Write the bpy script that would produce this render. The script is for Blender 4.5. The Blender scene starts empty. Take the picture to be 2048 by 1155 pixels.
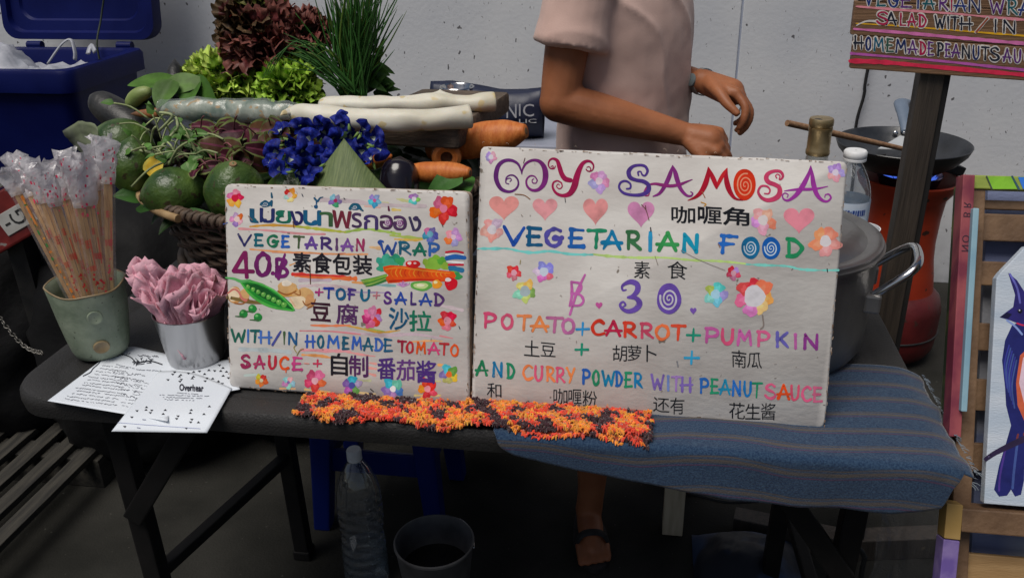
import bpy, bmesh, math, random
from mathutils import Vector, Matrix, noise
random.seed(7)
SC = bpy.context.scene
COL = SC.collection
rad = math.radians
PI = math.pi

# ------------------------------------------------------------------ camera
F_PX, PITCH, YAW, ROLL = 1750.0, 0.425, 0.160, -0.018
CAM_O = Vector((1.0434, -1.0951, 1.481))
_f = Vector((-math.sin(YAW)*math.cos(PITCH), math.cos(YAW)*math.cos(PITCH), -math.sin(PITCH)))
_r = Vector((math.cos(YAW), math.sin(YAW), 0)); _u = _r.cross(_f)
CR = _r*math.cos(ROLL) + _u*math.sin(ROLL); CU = -_r*math.sin(ROLL) + _u*math.cos(ROLL); CF = _f
cam = bpy.data.objects.new('camera', bpy.data.cameras.new('camera')); COL.objects.link(cam)
cam.data.sensor_width = 36; cam.data.lens = 36*F_PX/2048
cam.data.clip_start = 0.02; cam.data.clip_end = 500
M3 = Matrix((CR, CU, -CF)).transposed().to_4x4(); M3.translation = CAM_O
cam.matrix_world = M3
SC.camera = cam

# ------------------------------------------------------------------ light
SUN_EL, SUN_AZ = 66.0, 212.0          # azimuth clockwise from +Y (north)
world = bpy.data.worlds.new('World'); SC.world = world; world.use_nodes = True
wn = world.node_tree.nodes; wl = world.node_tree.links
sky = wn.new('ShaderNodeTexSky'); sky.sky_type = 'NISHITA'; sky.sun_disc = False
sky.sun_elevation = rad(SUN_EL); sky.sun_rotation = rad(SUN_AZ)
sky.air_density = 1.0; sky.dust_density = 3.0; sky.ozone_density = 1.0
bg = wn['Background']; bg.inputs['Strength'].default_value = 0.05
wl.new(sky.outputs[0], bg.inputs[0])
sun = bpy.data.objects.new('sun', bpy.data.lights.new('sun', 'SUN')); COL.objects.link(sun)
sun.data.energy = 3.0; sun.data.angle = rad(36); sun.data.color = (1.0, 0.95, 0.88)
sd = Vector((math.sin(rad(SUN_AZ))*math.cos(rad(SUN_EL)), math.cos(rad(SUN_AZ))*math.cos(rad(SUN_EL)), math.sin(rad(SUN_EL))))
sun.rotation_euler = sd.to_track_quat('Z', 'Y').to_euler(); sun.location = (0, -1, 6)
SC.view_settings.view_transform = 'Standard'; SC.view_settings.look = 'None'
SC.view_settings.gamma = 1.0; SC.view_settings.exposure = -0.18
SC.cycles.max_bounces = 8; SC.cycles.transparent_max_bounces = 24

# ------------------------------------------------------------------ helpers
def ray(u, v): return CF + CR*((u-1024)/F_PX) - CU*((v-577.5)/F_PX)
def P(u, v, y=None, z=None, pl=None):
    """world point seen at photo pixel (u,v) on the plane y=, z= or pl=(point, normal)"""
    d = ray(u, v)
    if y is not None: t = (y-CAM_O.y)/d.y
    elif z is not None: t = (z-CAM_O.z)/d.z
    else: t = (pl[0]-CAM_O).dot(pl[1])/d.dot(pl[1])
    return CAM_O + d*t
def lin(c):
    def g(x):
        x /= 255.0
        return x/12.92 if x <= 0.04045 else ((x+0.055)/1.055)**2.4
    return tuple(g(x) for x in c[:3])
def clampc(c, lo=0.004, hi=0.85): return tuple(min(hi, max(lo, x)) for x in c)
def gain(c, k): return clampc([x*k for x in lin(c)])

class MB:
    def __init__(s): s.v = []; s.f = []; s.c = []; s.m = []; s.uv = None
    def add(s, vs, fs, col=None, mi=0):
        o = len(s.v); s.v += [Vector(p) for p in vs]
        for f in fs: s.f.append(tuple(i+o for i in f)); s.c.append(col); s.m.append(mi)
    def box(s, c, size, R=None, col=None, mi=0):
        c = Vector(c); h = Vector(size)/2; vs = []
        for x in (-1, 1):
            for y in (-1, 1):
                for z in (-1, 1):
                    p = Vector((x*h.x, y*h.y, z*h.z)); vs.append(c + (R @ p if R else p))
        s.add(vs, [(0,1,3,2),(4,6,7,5),(0,4,5,1),(2,3,7,6),(0,2,6,4),(1,5,7,3)], col, mi)
    def bar(s, p0, p1, w, h, up=(0,0,1), col=None, mi=0):
        p0 = Vector(p0); p1 = Vector(p1); d = (p1-p0); L = d.length; d.normalize()
        x = d.cross(Vector(up))
        if x.length < 1e-4: x = d.cross(Vector((0,1,0)))
        x.normalize(); y = x.cross(d)
        s.box((p0+p1)/2, (w, L, h), Matrix((x, d, y)).transposed(), col, mi)
    def tube(s, pts, r, n=10, cap=True, col=None, mi=0, flat=1.0):
        pts = [Vector(p) for p in pts]; k = len(pts)
        rr = r if isinstance(r, (list, tuple)) else [r]*k
        t = [(pts[min(i+1,k-1)]-pts[max(i-1,0)]).normalized() for i in range(k)]
        a = Vector((0,0,1)) if abs(t[0].z) < 0.9 else Vector((1,0,0))
        x = t[0].cross(a).normalized(); vs = []
        for i in range(k):
            x = (x - t[i]*x.dot(t[i])).normalized(); y = t[i].cross(x)
            for j in range(n):
                an = 2*PI*j/n; vs.append(pts[i] + x*(math.cos(an)*rr[i]) + y*(math.sin(an)*rr[i]*flat))
        fs = [(i*n+j, i*n+(j+1)%n, (i+1)*n+(j+1)%n, (i+1)*n+j) for i in range(k-1) for j in range(n)]
        if cap: fs += [tuple(range(n-1,-1,-1)), tuple((k-1)*n+j for j in range(n))]
        s.add(vs, fs, col, mi)
    def lathe(s, prof, n=32, c=(0,0,0), R=None, col=None, mi=0, sx=1, sy=1, cap0=False, cap1=False):
        c = Vector(c); vs = []; k = len(prof)
        for (r, z) in prof:
            for j in range(n):
                an = 2*PI*j/n; p = Vector((r*math.cos(an)*sx, r*math.sin(an)*sy, z)); vs.append(c + (R @ p if R else p))
        fs = [(i*n+j, i*n+(j+1)%n, (i+1)*n+(j+1)%n, (i+1)*n+j) for i in range(k-1) for j in range(n)]
        if cap0: fs.append(tuple(range(n-1,-1,-1)))
        if cap1: fs.append(tuple((k-1)*n+j for j in range(n)))
        s.add(vs, fs, col, mi)
    def grid(s, fn, nu, nv, col=None, mi=0, colfn=None):
        o = len(s.v)
        s.v += [Vector(fn(i/nu, j/nv)) for i in range(nu+1) for j in range(nv+1)]
        for i in range(nu):
            for j in range(nv):
                a = o+i*(nv+1)+j; s.f.append((a, a+nv+1, a+nv+2, a+1))
                s.c.append(colfn((i+.5)/nu, (j+.5)/nv) if colfn else col); s.m.append(mi)
    def build(s, name, mats, parent=None, loc=None, smooth=None, bevel=0, bevseg=2, world=True, solid=0, subdiv=0):
        """one mesh object. world=True: verts are world coordinates; the origin goes to the base (or loc)"""
        me = bpy.data.meshes.new(name)
        base = Vector((0,0,0))
        if parent is not None:
            if world: base = parent_loc(parent)
        elif loc is not None: base = Vector(loc)
        elif world:
            xs = [p.x for p in s.v]; ys = [p.y for p in s.v]; zs = [p.z for p in s.v]
            base = Vector(((min(xs)+max(xs))/2, (min(ys)+max(ys))/2, min(zs)))
        me.from_pydata([tuple(p-base) for p in s.v], [], s.f); me.update()
        if any(c is not None for c in s.c):
            ca = me.color_attributes.new('Col', 'FLOAT_COLOR', 'CORNER'); buf = []
            for p in me.polygons:
                c = s.c[p.index] or (0.5,0.5,0.5)
                buf += [c[0], c[1], c[2], 1.0]*len(p.vertices)
            ca.data.foreach_set('color', buf)
        if s.uv is not None:
            ul = me.uv_layers.new(name='UVMap')
            ul.data.foreach_set('uv', [x for l in me.loops for x in s.uv[l.vertex_index]])
        for m in (mats if isinstance(mats, (list, tuple)) else [mats]): me.materials.append(m)
        me.polygons.foreach_set('material_index', s.m)
        if bevel:
            bm = bmesh.new(); bm.from_mesh(me); bm.normal_update()
            es = [e for e in bm.edges if len(e.link_faces) == 2 and e.calc_face_angle(0) > rad(35)]
            bmesh.ops.bevel(bm, geom=es, offset=bevel, segments=bevseg, profile=0.6, affect='EDGES', clamp_overlap=True)
            bm.to_mesh(me); bm.free()
        if smooth:
            me.polygons.foreach_set('use_smooth', [True]*len(me.polygons))
            if smooth < 170: me.set_sharp_from_angle(angle=rad(smooth))
        o = bpy.data.objects.new(name, me); COL.objects.link(o)
        if parent is not None: o.parent = parent
        else: o.location = base
        if solid: md = o.modifiers.new('thickness', 'SOLIDIFY'); md.thickness = solid; md.offset = 0
        if subdiv: md = o.modifiers.new('smooth', 'SUBSURF'); md.levels = subdiv; md.render_levels = subdiv
        return o
def parent_loc(p):
    l = Vector((0,0,0))
    while p is not None: l = l + p.location; p = p.parent
    return l
def tag(o, label=None, cat=None, group=None, kind=None):
    if label: o['label'] = label
    if cat: o['category'] = cat
    if group: o['group'] = group
    if kind: o['kind'] = kind
    return o
def thing(name, label, cat, loc=(0,0,0), group=None):
    o = bpy.data.objects.new(name, None); COL.objects.link(o); o.location = loc; o.empty_display_size = 0.05
    return tag(o, label, cat, group)
def copy_tree(o, parent=None):
    c = o.copy(); COL.objects.link(c)
    if parent is not None: c.parent = parent
    for ch in list(o.children): copy_tree(ch, c)
    return c
def catmull(pts, sub=6, closed=False):
    pts = [Vector(p) for p in pts]; n = len(pts); out = []
    rng = range(n) if closed else range(n-1)
    for i in rng:
        if closed: a, b, c, d = pts[(i-1)%n], pts[i], pts[(i+1)%n], pts[(i+2)%n]
        else: a, b, c, d = pts[max(i-1,0)], pts[i], pts[i+1], pts[min(i+2,n-1)]
        for k in range(sub):
            t = k/sub; t2 = t*t; t3 = t2*t
            out.append(0.5*((2*b)+(c-a)*t+(2*a-5*b+4*c-d)*t2+(3*b-a-3*c+d)*t3))
    if not closed: out.append(pts[-1])
    return out
def lerp(a, b, t): return a+(b-a)*t
def rz(a): return Matrix.Rotation(a, 3, 'Z')
def rx(a): return Matrix.Rotation(a, 3, 'X')
def ry(a): return Matrix.Rotation(a, 3, 'Y')
def fbm(p, s=1.0, o=3): return noise.fractal(Vector(p)*s, 0.9, 2.0, o)

# ------------------------------------------------------------------ materials
def mat(name, c, c2=None, rough=0.6, scale=8, bump=0.0, bscale=40, metal=0.0, spec=0.5, vcol=False, detail=4,
        contrast=(0.35, 0.65), stretch=None, coat=0.0, trans=0.0, sub=0.0, rvar=0.0, specks=None, sheen=0.0, coords='Object'):
    m = bpy.data.materials.new(name); m.use_nodes = True; nt = m.node_tree; N = nt.nodes; L = nt.links
    b = N['Principled BSDF']; b.inputs['Roughness'].default_value = rough; b.inputs['Metallic'].default_value = metal
    b.inputs['Specular IOR Level'].default_value = spec
    if coat: b.inputs['Coat Weight'].default_value = coat; b.inputs['Coat Roughness'].default_value = 0.15
    if trans: b.inputs['Transmission Weight'].default_value = trans
    if sub: b.inputs['Subsurface Weight'].default_value = sub; b.inputs['Subsurface Radius'].default_value = (0.02,0.008,0.004); b.inputs['Subsurface Scale'].default_value = 0.5
    if sheen: b.inputs['Sheen Weight'].default_value = sheen
    tc = N.new('ShaderNodeTexCoord'); mp = N.new('ShaderNodeMapping'); L.new(tc.outputs[coords], mp.inputs[0])
    if stretch: mp.inputs['Scale'].default_value = stretch
    nz = N.new('ShaderNodeTexNoise'); nz.inputs['Scale'].default_value = scale; nz.inputs['Detail'].default_value = detail
    L.new(mp.outputs[0], nz.inputs['Vector'])
    rp = N.new('ShaderNodeValToRGB'); rp.color_ramp.elements[0].position = contrast[0]; rp.color_ramp.elements[1].position = contrast[1]
    L.new(nz.outputs['Fac'], rp.inputs[0])
    if vcol:
        at = N.new('ShaderNodeAttribute'); at.attribute_name = 'Col'
        mx = N.new('ShaderNodeMix'); mx.data_type = 'RGBA'; mx.blend_type = 'MULTIPLY'; mx.inputs[0].default_value = 1.0
        k = c if isinstance(c, (int, float)) else 0.7
        rp.color_ramp.elements[0].color = (k, k, k, 1); rp.color_ramp.elements[1].color = (1.12, 1.12, 1.12, 1)
        L.new(at.outputs['Color'], mx.inputs[6]); L.new(rp.outputs[0], mx.inputs[7]); out = mx.outputs[2]
    else:
        rp.color_ramp.elements[0].color = (*c, 1); rp.color_ramp.elements[1].color = (*(c2 or c), 1); out = rp.outputs[0]
    if specks:
        sc_, th, colr = specks
        vo = N.new('ShaderNodeTexNoise'); vo.inputs['Scale'].default_value = sc_; vo.inputs['Detail'].default_value = 2
        L.new(tc.outputs[coords], vo.inputs['Vector'])
        r2 = N.new('ShaderNodeValToRGB'); r2.color_ramp.elements[0].position = th; r2.color_ramp.elements[1].position = min(1, th+0.03)
        L.new(vo.outputs['Fac'], r2.inputs[0])
        m2 = N.new('ShaderNodeMix'); m2.data_type = 'RGBA'; L.new(r2.outputs[0], m2.inputs[0]); L.new(out, m2.inputs[6]); m2.inputs[7].default_value = (*colr, 1); out = m2.outputs[2]
    L.new(out, b.inputs['Base Color'])
    if rvar:
        mr = N.new('ShaderNodeMapRange'); mr.inputs['To Min'].default_value = max(0.02, rough-rvar); mr.inputs['To Max'].default_value = min(1, rough+rvar)
        L.new(nz.outputs['Fac'], mr.inputs[0]); L.new(mr.outputs[0], b.inputs['Roughness'])
    if bump:
        n2 = N.new('ShaderNodeTexNoise'); n2.inputs['Scale'].default_value = bscale; n2.inputs['Detail'].default_value = 4
        L.new(mp.outputs[0], n2.inputs['Vector'])
        bp = N.new('ShaderNodeBump'); bp.inputs['Strength'].default_value = min(1, bump); bp.inputs['Distance'].default_value = 0.004
        L.new(n2.outputs['Fac'], bp.inputs['Height']); L.new(bp.outputs[0], b.inputs['Normal'])
    return m
def film(name, tint=(1,1,1), opacity=0.12, haze=(0.8,0.85,0.9), rough=0.08, gloss=0.25, bump=0.0, bscale=30):
    """thin clear plastic or glass: see-through, with a facing-dependent sheen and some milky scatter"""
    m = bpy.data.materials.new(name); m.use_nodes = True; nt = m.node_tree; N = nt.nodes; L = nt.links
    N.remove(N['Principled BSDF']); out = N['Material Output']
    tr = N.new('ShaderNodeBsdfTransparent'); tr.inputs[0].default_value = (*tint, 1)
    di = N.new('ShaderNodeBsdfDiffuse'); di.inputs[0].default_value = (*haze, 1)
    gl = N.new('ShaderNodeBsdfGlossy'); gl.inputs['Roughness'].default_value = rough
    tl = N.new('ShaderNodeBsdfTranslucent'); tl.inputs[0].default_value = (*haze, 1)
    lw = N.new('ShaderNodeLayerWeight'); lw.inputs[0].default_value = 0.35
    mr = N.new('ShaderNodeMapRange'); mr.inputs['To Min'].default_value = gloss*0.25; mr.inputs['To Max'].default_value = gloss*2.2
    L.new(lw.outputs['Facing'], mr.inputs[0])
    a0 = N.new('ShaderNodeMixShader'); a0.inputs[0].default_value = 0.5; L.new(di.outputs[0], a0.inputs[1]); L.new(tl.outputs[0], a0.inputs[2])
    a = N.new('ShaderNodeMixShader'); a.inputs[0].default_value = opacity; L.new(tr.outputs[0], a.inputs[1]); L.new(a0.outputs[0], a.inputs[2])
    c = N.new('ShaderNodeMixShader'); L.new(mr.outputs[0], c.inputs[0]); L.new(a.outputs[0], c.inputs[1]); L.new(gl.outputs[0], c.inputs[2])
    L.new(c.outputs[0], out.inputs[0])
    if bump:
        tc = N.new('ShaderNodeTexCoord'); n2 = N.new('ShaderNodeTexNoise'); n2.inputs['Scale'].default_value = bscale; L.new(tc.outputs['Object'], n2.inputs['Vector'])
        bp = N.new('ShaderNodeBump'); bp.inputs['Strength'].default_value = bump; bp.inputs['Distance'].default_value = 0.01
        L.new(n2.outputs['Fac'], bp.inputs['Height']); L.new(bp.outputs[0], gl.inputs['Normal']); L.new(bp.outputs[0], di.inputs['Normal']); L.new(bp.outputs[0], lw.inputs['Normal'])
    return m

# ------------------------------------------------------------------ setting: ground, wall
M_ground = mat('asphalt', (0.016,0.016,0.014), (0.034,0.033,0.029), spec=0.15, rough=0.95, scale=3.5, bump=0.6, bscale=160, detail=9, specks=(90, 0.72, (0.07,0.068,0.06)))
g = MB(); g.grid(lambda a, b: (-60+120*a, -60+120*b, 0), 8, 8)
tag(g.build('ground', M_ground, loc=(0,0,0)), kind='structure')

WALL_Y = 2.40
def wall_mat():
    m = mat('painted_wall', (0.60,0.62,0.66), (0.76,0.765,0.775), rough=0.85, spec=0.2, scale=1.6, bump=0.2, bscale=55, detail=6)
    nt = m.node_tree; N = nt.nodes; L = nt.links; b = N['Principled BSDF']; src = b.inputs['Base Color'].links[0].from_socket
    tc = N.new('ShaderNodeTexCoord')
    def speck(scale, th, cut, stretch):
        mp = N.new('ShaderNodeMapping'); mp.inputs['Scale'].default_value = stretch; L.new(tc.outputs['Object'], mp.inputs[0])
        wz = N.new('ShaderNodeTexNoise'); wz.inputs['Scale'].default_value = scale*1.5; L.new(mp.outputs[0], wz.inputs['Vector'])
        av = N.new('ShaderNodeVectorMath'); av.operation = 'MULTIPLY_ADD'; av.inputs[1].default_value = (0.03,)*3
        L.new(wz.outputs['Color'], av.inputs[0]); L.new(mp.outputs[0], av.inputs[2])
        vo = N.new('ShaderNodeTexVoronoi'); vo.inputs['Scale'].default_value = scale; L.new(av.outputs[0], vo.inputs['Vector'])
        lt = N.new('ShaderNodeMath'); lt.operation = 'LESS_THAN'; lt.inputs[1].default_value = th; L.new(vo.outputs['Distance'], lt.inputs[0])
        sx = N.new('ShaderNodeSeparateColor'); L.new(vo.outputs['Color'], sx.inputs[0])
        gt = N.new('ShaderNodeMath'); gt.operation = 'GREATER_THAN'; gt.inputs[1].default_value = cut; L.new(sx.outputs[0], gt.inputs[0])
        mu = N.new('ShaderNodeMath'); mu.operation = 'MULTIPLY'; L.new(lt.outputs[0], mu.inputs[0]); L.new(gt.outputs[0], mu.inputs[1])
        return mu.outputs[0]
    out = src
    for args, colr, f in (((22, 0.10, 0.45, (1,1,0.7)), (0.07,0.065,0.07), 0.85), ((48, 0.13, 0.62, (1.3,1,0.6)), (0.2,0.19,0.19), 0.7), ((9, 0.055, 0.5, (1,1,0.8)), (0.16,0.15,0.15), 0.8)):
        s = speck(*args); k = N.new('ShaderNodeMath'); k.operation = 'MULTIPLY'; k.inputs[1].default_value = f; L.new(s, k.inputs[0])
        mx = N.new('ShaderNodeMix'); mx.data_type = 'RGBA'; L.new(k.outputs[0], mx.inputs[0]); L.new(out, mx.inputs[6]); mx.inputs[7].default_value = (*colr, 1); out = mx.outputs[2]
    # splashed dirt in the lowest half metre
    sp = N.new('ShaderNodeSeparateXYZ'); L.new(tc.outputs['Object'], sp.inputs[0])
    mr = N.new('ShaderNodeMapRange'); mr.inputs['From Min'].default_value = 0.45; mr.inputs['From Max'].default_value = 0.0; mr.inputs['To Max'].default_value = 0.75
    nz = N.new('ShaderNodeTexNoise'); nz.inputs['Scale'].default_value = 14; nz.inputs['Detail'].default_value = 6; L.new(tc.outputs['Object'], nz.inputs['Vector'])
    L.new(sp.outputs['Z'], mr.inputs[0]); k = N.new('ShaderNodeMath'); k.operation = 'MULTIPLY'; L.new(mr.outputs[0], k.inputs[0]); L.new(nz.outputs['Fac'], k.inputs[1])
    mx = N.new('ShaderNodeMix'); mx.data_type = 'RGBA'; L.new(k.outputs[0], mx.inputs[0]); L.new(out, mx.inputs[6]); mx.inputs[7].default_value = (0.12,0.115,0.11,1)
    L.new(mx.outputs[2], b.inputs['Base Color'])
    return m
M_wall = wall_mat()
M_seam = mat('seam_filler', (0.36,0.40,0.52), (0.45,0.49,0.58), rough=0.8)
SEAM_X = P(1474, 140, y=WALL_Y).x
wall = thing('wall', 'white painted concrete wall with dark specks behind the stall', 'wall', (1, WALL_Y, 0))
w = MB(); w.box(((-7+SEAM_X-0.004)/2, WALL_Y+0.1, 1.35), (SEAM_X-0.004+7, 0.2, 2.7)); w.box(((8+SEAM_X+0.004)/2, WALL_Y+0.1, 1.35), (8-SEAM_X-0.004, 0.2, 2.7))
w.build('wall_panel', M_wall, wall, bevel=0.003)
w = MB(); w.box((SEAM_X, WALL_Y+0.1, 1.345), (0.0078, 0.19, 2.69)); w.build('seam_strip', M_seam, wall)

# ------------------------------------------------------------------ folding table
TW, TD, TZ = 1.50, 0.70, 0.74
M_top = mat('table_plastic', (0.018,0.0175,0.017), (0.032,0.031,0.031), spec=0.35, rough=0.5, scale=5, bump=0.35, bscale=260, detail=7, rvar=0.12)
M_leg = mat('dark_steel', (0.006,0.006,0.006), (0.011,0.010,0.010), rough=0.55, scale=14, bump=0.1, spec=0.25)
table = thing('folding_table', 'dark grey folding table with rounded corners and black steel legs, carrying the whole stall', 'table', (TW/2, TD/2, 0))
def rrect(x0, x1, y0, y1, r, n=10):
    out = []
    for cx, cy, a0 in ((x1-r, y1-r, 0), (x0+r, y1-r, 90), (x0+r, y0+r, 180), (x1-r, y0+r, 270)):
        for k in range(n+1): a = rad(a0+90*k/n); out.append((cx+r*math.cos(a), cy+r*math.sin(a)))
    return out
def loft_outline(mb, rings, cap_last=True, cap_first=True, col=None, mi=0):
    n = len(rings[0]); vs = [p for r in rings for p in r]
    fs = [(i*n+j, i*n+(j+1)%n, (i+1)*n+(j+1)%n, (i+1)*n+j) for i in range(len(rings)-1) for j in range(n)]
    if cap_first: fs.append(tuple(range(n-1,-1,-1)))
    if cap_last: fs.append(tuple((len(rings)-1)*n+j for j in range(n)))
    mb.add(vs, fs, col, mi)
t = MB(); ring = []
for ins, z in ((0.012, TZ-0.042), (0.003, TZ-0.038), (0, TZ-0.02), (0.001, TZ-0.008), (0.006, TZ-0.001), (0.012, TZ), (0.045, TZ-0.0005), (0.050, TZ-0.003), (0.058, TZ-0.0035)):
    ring.append([(x, y, z) for x, y in rrect(ins, TW-ins, ins, TD-ins, 0.085-ins*0.6)])
loft_outline(t, ring); t.build('table_top', M_top, table, smooth=40)
def leg_pair(pf, pb, sgn):
    for (x, y) in (pf, pb):
        lg = MB(); lg.bar((x-sgn*0.01, y, TZ-0.045), (x+sgn*0.006, y, 0.012), 0.036, 0.034, up=(0,1,0)); lg.build('leg', M_leg, table, bevel=0.004)
        ft = MB(); ft.bar((x+sgn*0.006, y, 0.026), (x+sgn*0.006, y, 0.0), 0.042, 0.040, up=(0,1,0)); ft.build('foot_cap', M_leg, table, bevel=0.004)
    br = MB(); zc = 0.30
    br.bar((pf[0], pf[1]+0.017, zc), (pb[0], pb[1]-0.017, zc), 0.024, 0.024)
    br.build('cross_bar', M_leg, table, bevel=0.003)
    br = MB(); br.bar((pf[0], pf[1], TZ-0.058), (pb[0], pb[1], TZ-0.058), 0.03, 0.022); br.build('top_rail', M_leg, table, bevel=0.003)
    bb = MB(); y = pf[1]-0.025
    bb.bar((pf[0]-sgn*0.004, y, 0.455), (pf[0]+sgn*0.16, y, TZ-0.046), 0.036, 0.013, up=(0,1,0)); bb.build('folding_brace', M_leg, table, bevel=0.003)
leg_pair((0.155, 0.085), (0.25, 0.50), 1); leg_pair((1.39, 0.10), (1.37, 0.52), -1)
# ------------------------------------------------------------------ painted signs
def paint_mat(name, rough=0.55):
    return mat(name, 0.80, rough=rough, scale=45, vcol=True, bump=0.08, bscale=160, contrast=(0.3, 0.55), spec=0.25, detail=7)
M_paint = paint_mat('brush_paint')
class Paint:
    """flat brush paint on a plane: shapes are given in photo pixels and laid onto the plane"""
    def __init__(s, pl, k=1.12, step=1.2e-6, base=0.7e-4):
        s.pl = pl; s.mb = MB(); s.n = 0; s.k = k; s.nrm = pl[1].normalized()
        if s.nrm.dot(CAM_O-pl[0]) < 0: s.nrm = -s.nrm
        s.step = step; s.base = base
    def col(s, c):
        l = [x*s.k for x in lin(c)]; g = sum(l)/3; return clampc([g+(x-g)*1.08 for x in l])
    def pt(s, u, v, off): return P(u, v, pl=s.pl) + s.nrm*off
    def lift(s): s.n += 1; return s.base + s.n*s.step
    def poly(s, pts, c, lift=None):
        o = lift or s.lift(); c = s.col(c)
        s.mb.add([s.pt(u, v, o) for u, v in pts], [tuple(range(len(pts)))[::-1]], c)
    def fan(s, pts, c):
        o = s.lift(); cu = sum(p[0] for p in pts)/len(pts); cv = sum(p[1] for p in pts)/len(pts); n = len(pts)
        s.mb.add([s.pt(cu, cv, o)]+[s.pt(u, v, o) for u, v in pts], [(0, 1+(i+1)%n, 1+i) for i in range(n)], s.col(c))
    def ell(s, u, v, ru, rv, c, rot=0, wob=0.06, n=22):
        ph = random.random()*6; pts = []
        for i in range(n):
            a = 2*PI*i/n; r = 1+wob*math.sin(3*a+ph)+wob*0.6*math.sin(5*a+2*ph)
            x = ru*r*math.cos(a); y = rv*r*math.sin(a); pts.append((u+x*math.cos(rot)-y*math.sin(rot), v+x*math.sin(rot)+y*math.cos(rot)))
        s.fan(pts, c)
    def stroke(s, pts, w, c, smooth=True, sub=7, c2=None, wob=0.0):
        """brush stroke of pixel width w (number or list along the stroke) with round ends"""
        k = len(pts); ws = list(w) if isinstance(w, (list, tuple)) else [w]*k
        if len(ws) != k: ws = [ws[min(len(ws)-1, int(i*len(ws)/k))] for i in range(k)]
        p3 = [Vector((a, b, q)) for (a, b), q in zip(pts, ws)]
        if k > 2 and smooth: p3 = catmull(p3, sub)
        elif k == 2: p3 = [p3[0].lerp(p3[1], i/4) for i in range(5)]
        if len(p3) < 2: return
        d0 = (p3[1]-p3[0]).xy.normalized(); d1 = (p3[-1]-p3[-2]).xy.normalized()
        ex = []
        for q in (1.0, 0.75, 0.4): ex.append(Vector((p3[0].x-d0.x*p3[0].z*0.5*q, p3[0].y-d0.y*p3[0].z*0.5*q, p3[0].z*math.sqrt(1-q*q*0.98))))
        ey = []
        for q in (0.4, 0.75, 1.0): ey.append(Vector((p3[-1].x+d1.x*p3[-1].z*0.5*q, p3[-1].y+d1.y*p3[-1].z*0.5*q, p3[-1].z*math.sqrt(1-q*q*0.98))))
        p3 = ex+p3+ey; n = len(p3); o = s.lift(); vs = []
        for i, p in enumerate(p3):
            d = (p3[min(i+1,n-1)]-p3[max(i-1,0)]).xy
            d = d.normalized() if d.length > 1e-6 else d0
            h = max(0.12, p.z*0.5*(1+wob*noise.noise(Vector((p.x*0.11, p.y*0.11, s.n)))))
            oo = o + i*4e-7
            vs += [s.pt(p.x-d.y*h, p.y+d.x*h, oo), s.pt(p.x+d.y*h, p.y-d.x*h, oo)]
        ca = s.col(c); cb = s.col(c2) if c2 else ca
        base = len(s.mb.v)
        s.mb.add(vs, [], None)
        for i in range(n-1):
            t = i/(n-2) if n > 2 else 0; cc = tuple(lerp(x, y, t) for x, y in zip(ca, cb))
            a = base+2*i; s.mb.f.append((a, a+1, a+3, a+2)); s.mb.c.append(cc); s.mb.m.append(0)
    def letter(s, ch, u0, u1, v0, v1, c, w, sl=None):
        """single-stroke brush capital in the box u0..u1, v0 (top)..v1 (bottom), sheared by slope sl"""
        sl = SLOPE if sl is None else sl; W = u1-u0; H = v1-v0
        for st in FONT[ch]:
            cur = isinstance(st[0], str)
            pp = [(u0+x*W, v1-y*H+(x-0.5)*W*sl) for x, y in (st[1:] if cur else st)]
            pp = [(a+random.uniform(-.35,.35), b+random.uniform(-.35,.35)) for a, b in pp]
            if cur: s.stroke(pp, w, c, wob=0.5)
            else:
                for a, b in zip(pp[:-1], pp[1:]): s.stroke([a, b], [w*random.uniform(.85,1.12), w*random.uniform(.75,1.0)], c, wob=0.55)
    def word(s, spec, v0, v1, w, dv=0.0, ref=None):
        """spec: list of (char,u0,u1,colour); v0,v1 at u=ref, both moving dv per pixel"""
        for ch, u0, u1, c in spec:
            m = (u0+u1)/2-(ref if ref is not None else spec[0][1]); j = random.uniform(-0.8, 0.8)
            s.letter(ch, u0+w*0.4, u1-w*0.4, v0+m*dv+w*0.4+j, v1+m*dv-w*0.4+j, c, w)
    def glyph(s, ch, u0, u1, v0, v1, c, bold=0.02, sl=None):
        sl = SLOPE if sl is None else sl
        if bold > 0.012:
            d = 0.55 if bold < 0.02 else 0.7
            for du, dv in ((-d,-d*.5),(d,d*.5),(d*.6,-d),(-d*.6,d)): s.glyph(ch, u0+du, u1+du, v0+dv, v1+dv, c, 0, sl)
            return
        vs, fs = glyph_mesh(ch, 0)
        if not vs: return
        x0 = min(p[0] for p in vs); x1 = max(p[0] for p in vs); y0 = min(p[1] for p in vs); y1 = max(p[1] for p in vs)
        o = s.lift(); sl = sl+random.uniform(-.05,.05); hj = random.uniform(-.8,.8); v0 += hj; v1 += hj*.6
        def mp(p):
            fx = (p[0]-x0)/max(1e-6, x1-x0); fy = (p[1]-y0)/max(1e-6, y1-y0); u = u0+fx*(u1-u0)
            return s.pt(u+noise.noise(Vector((p[0]*3, p[1]*3, s.n)))*0.9, v1-fy*(v1-v0)+(fx-0.5)*(u1-u0)*sl+noise.noise(Vector((p[1]*3, p[0]*3, s.n+9)))*0.9, o)
        s.mb.add([mp(p) for p in vs], [tuple(f)[::-1] for f in fs], s.col(c))
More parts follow.
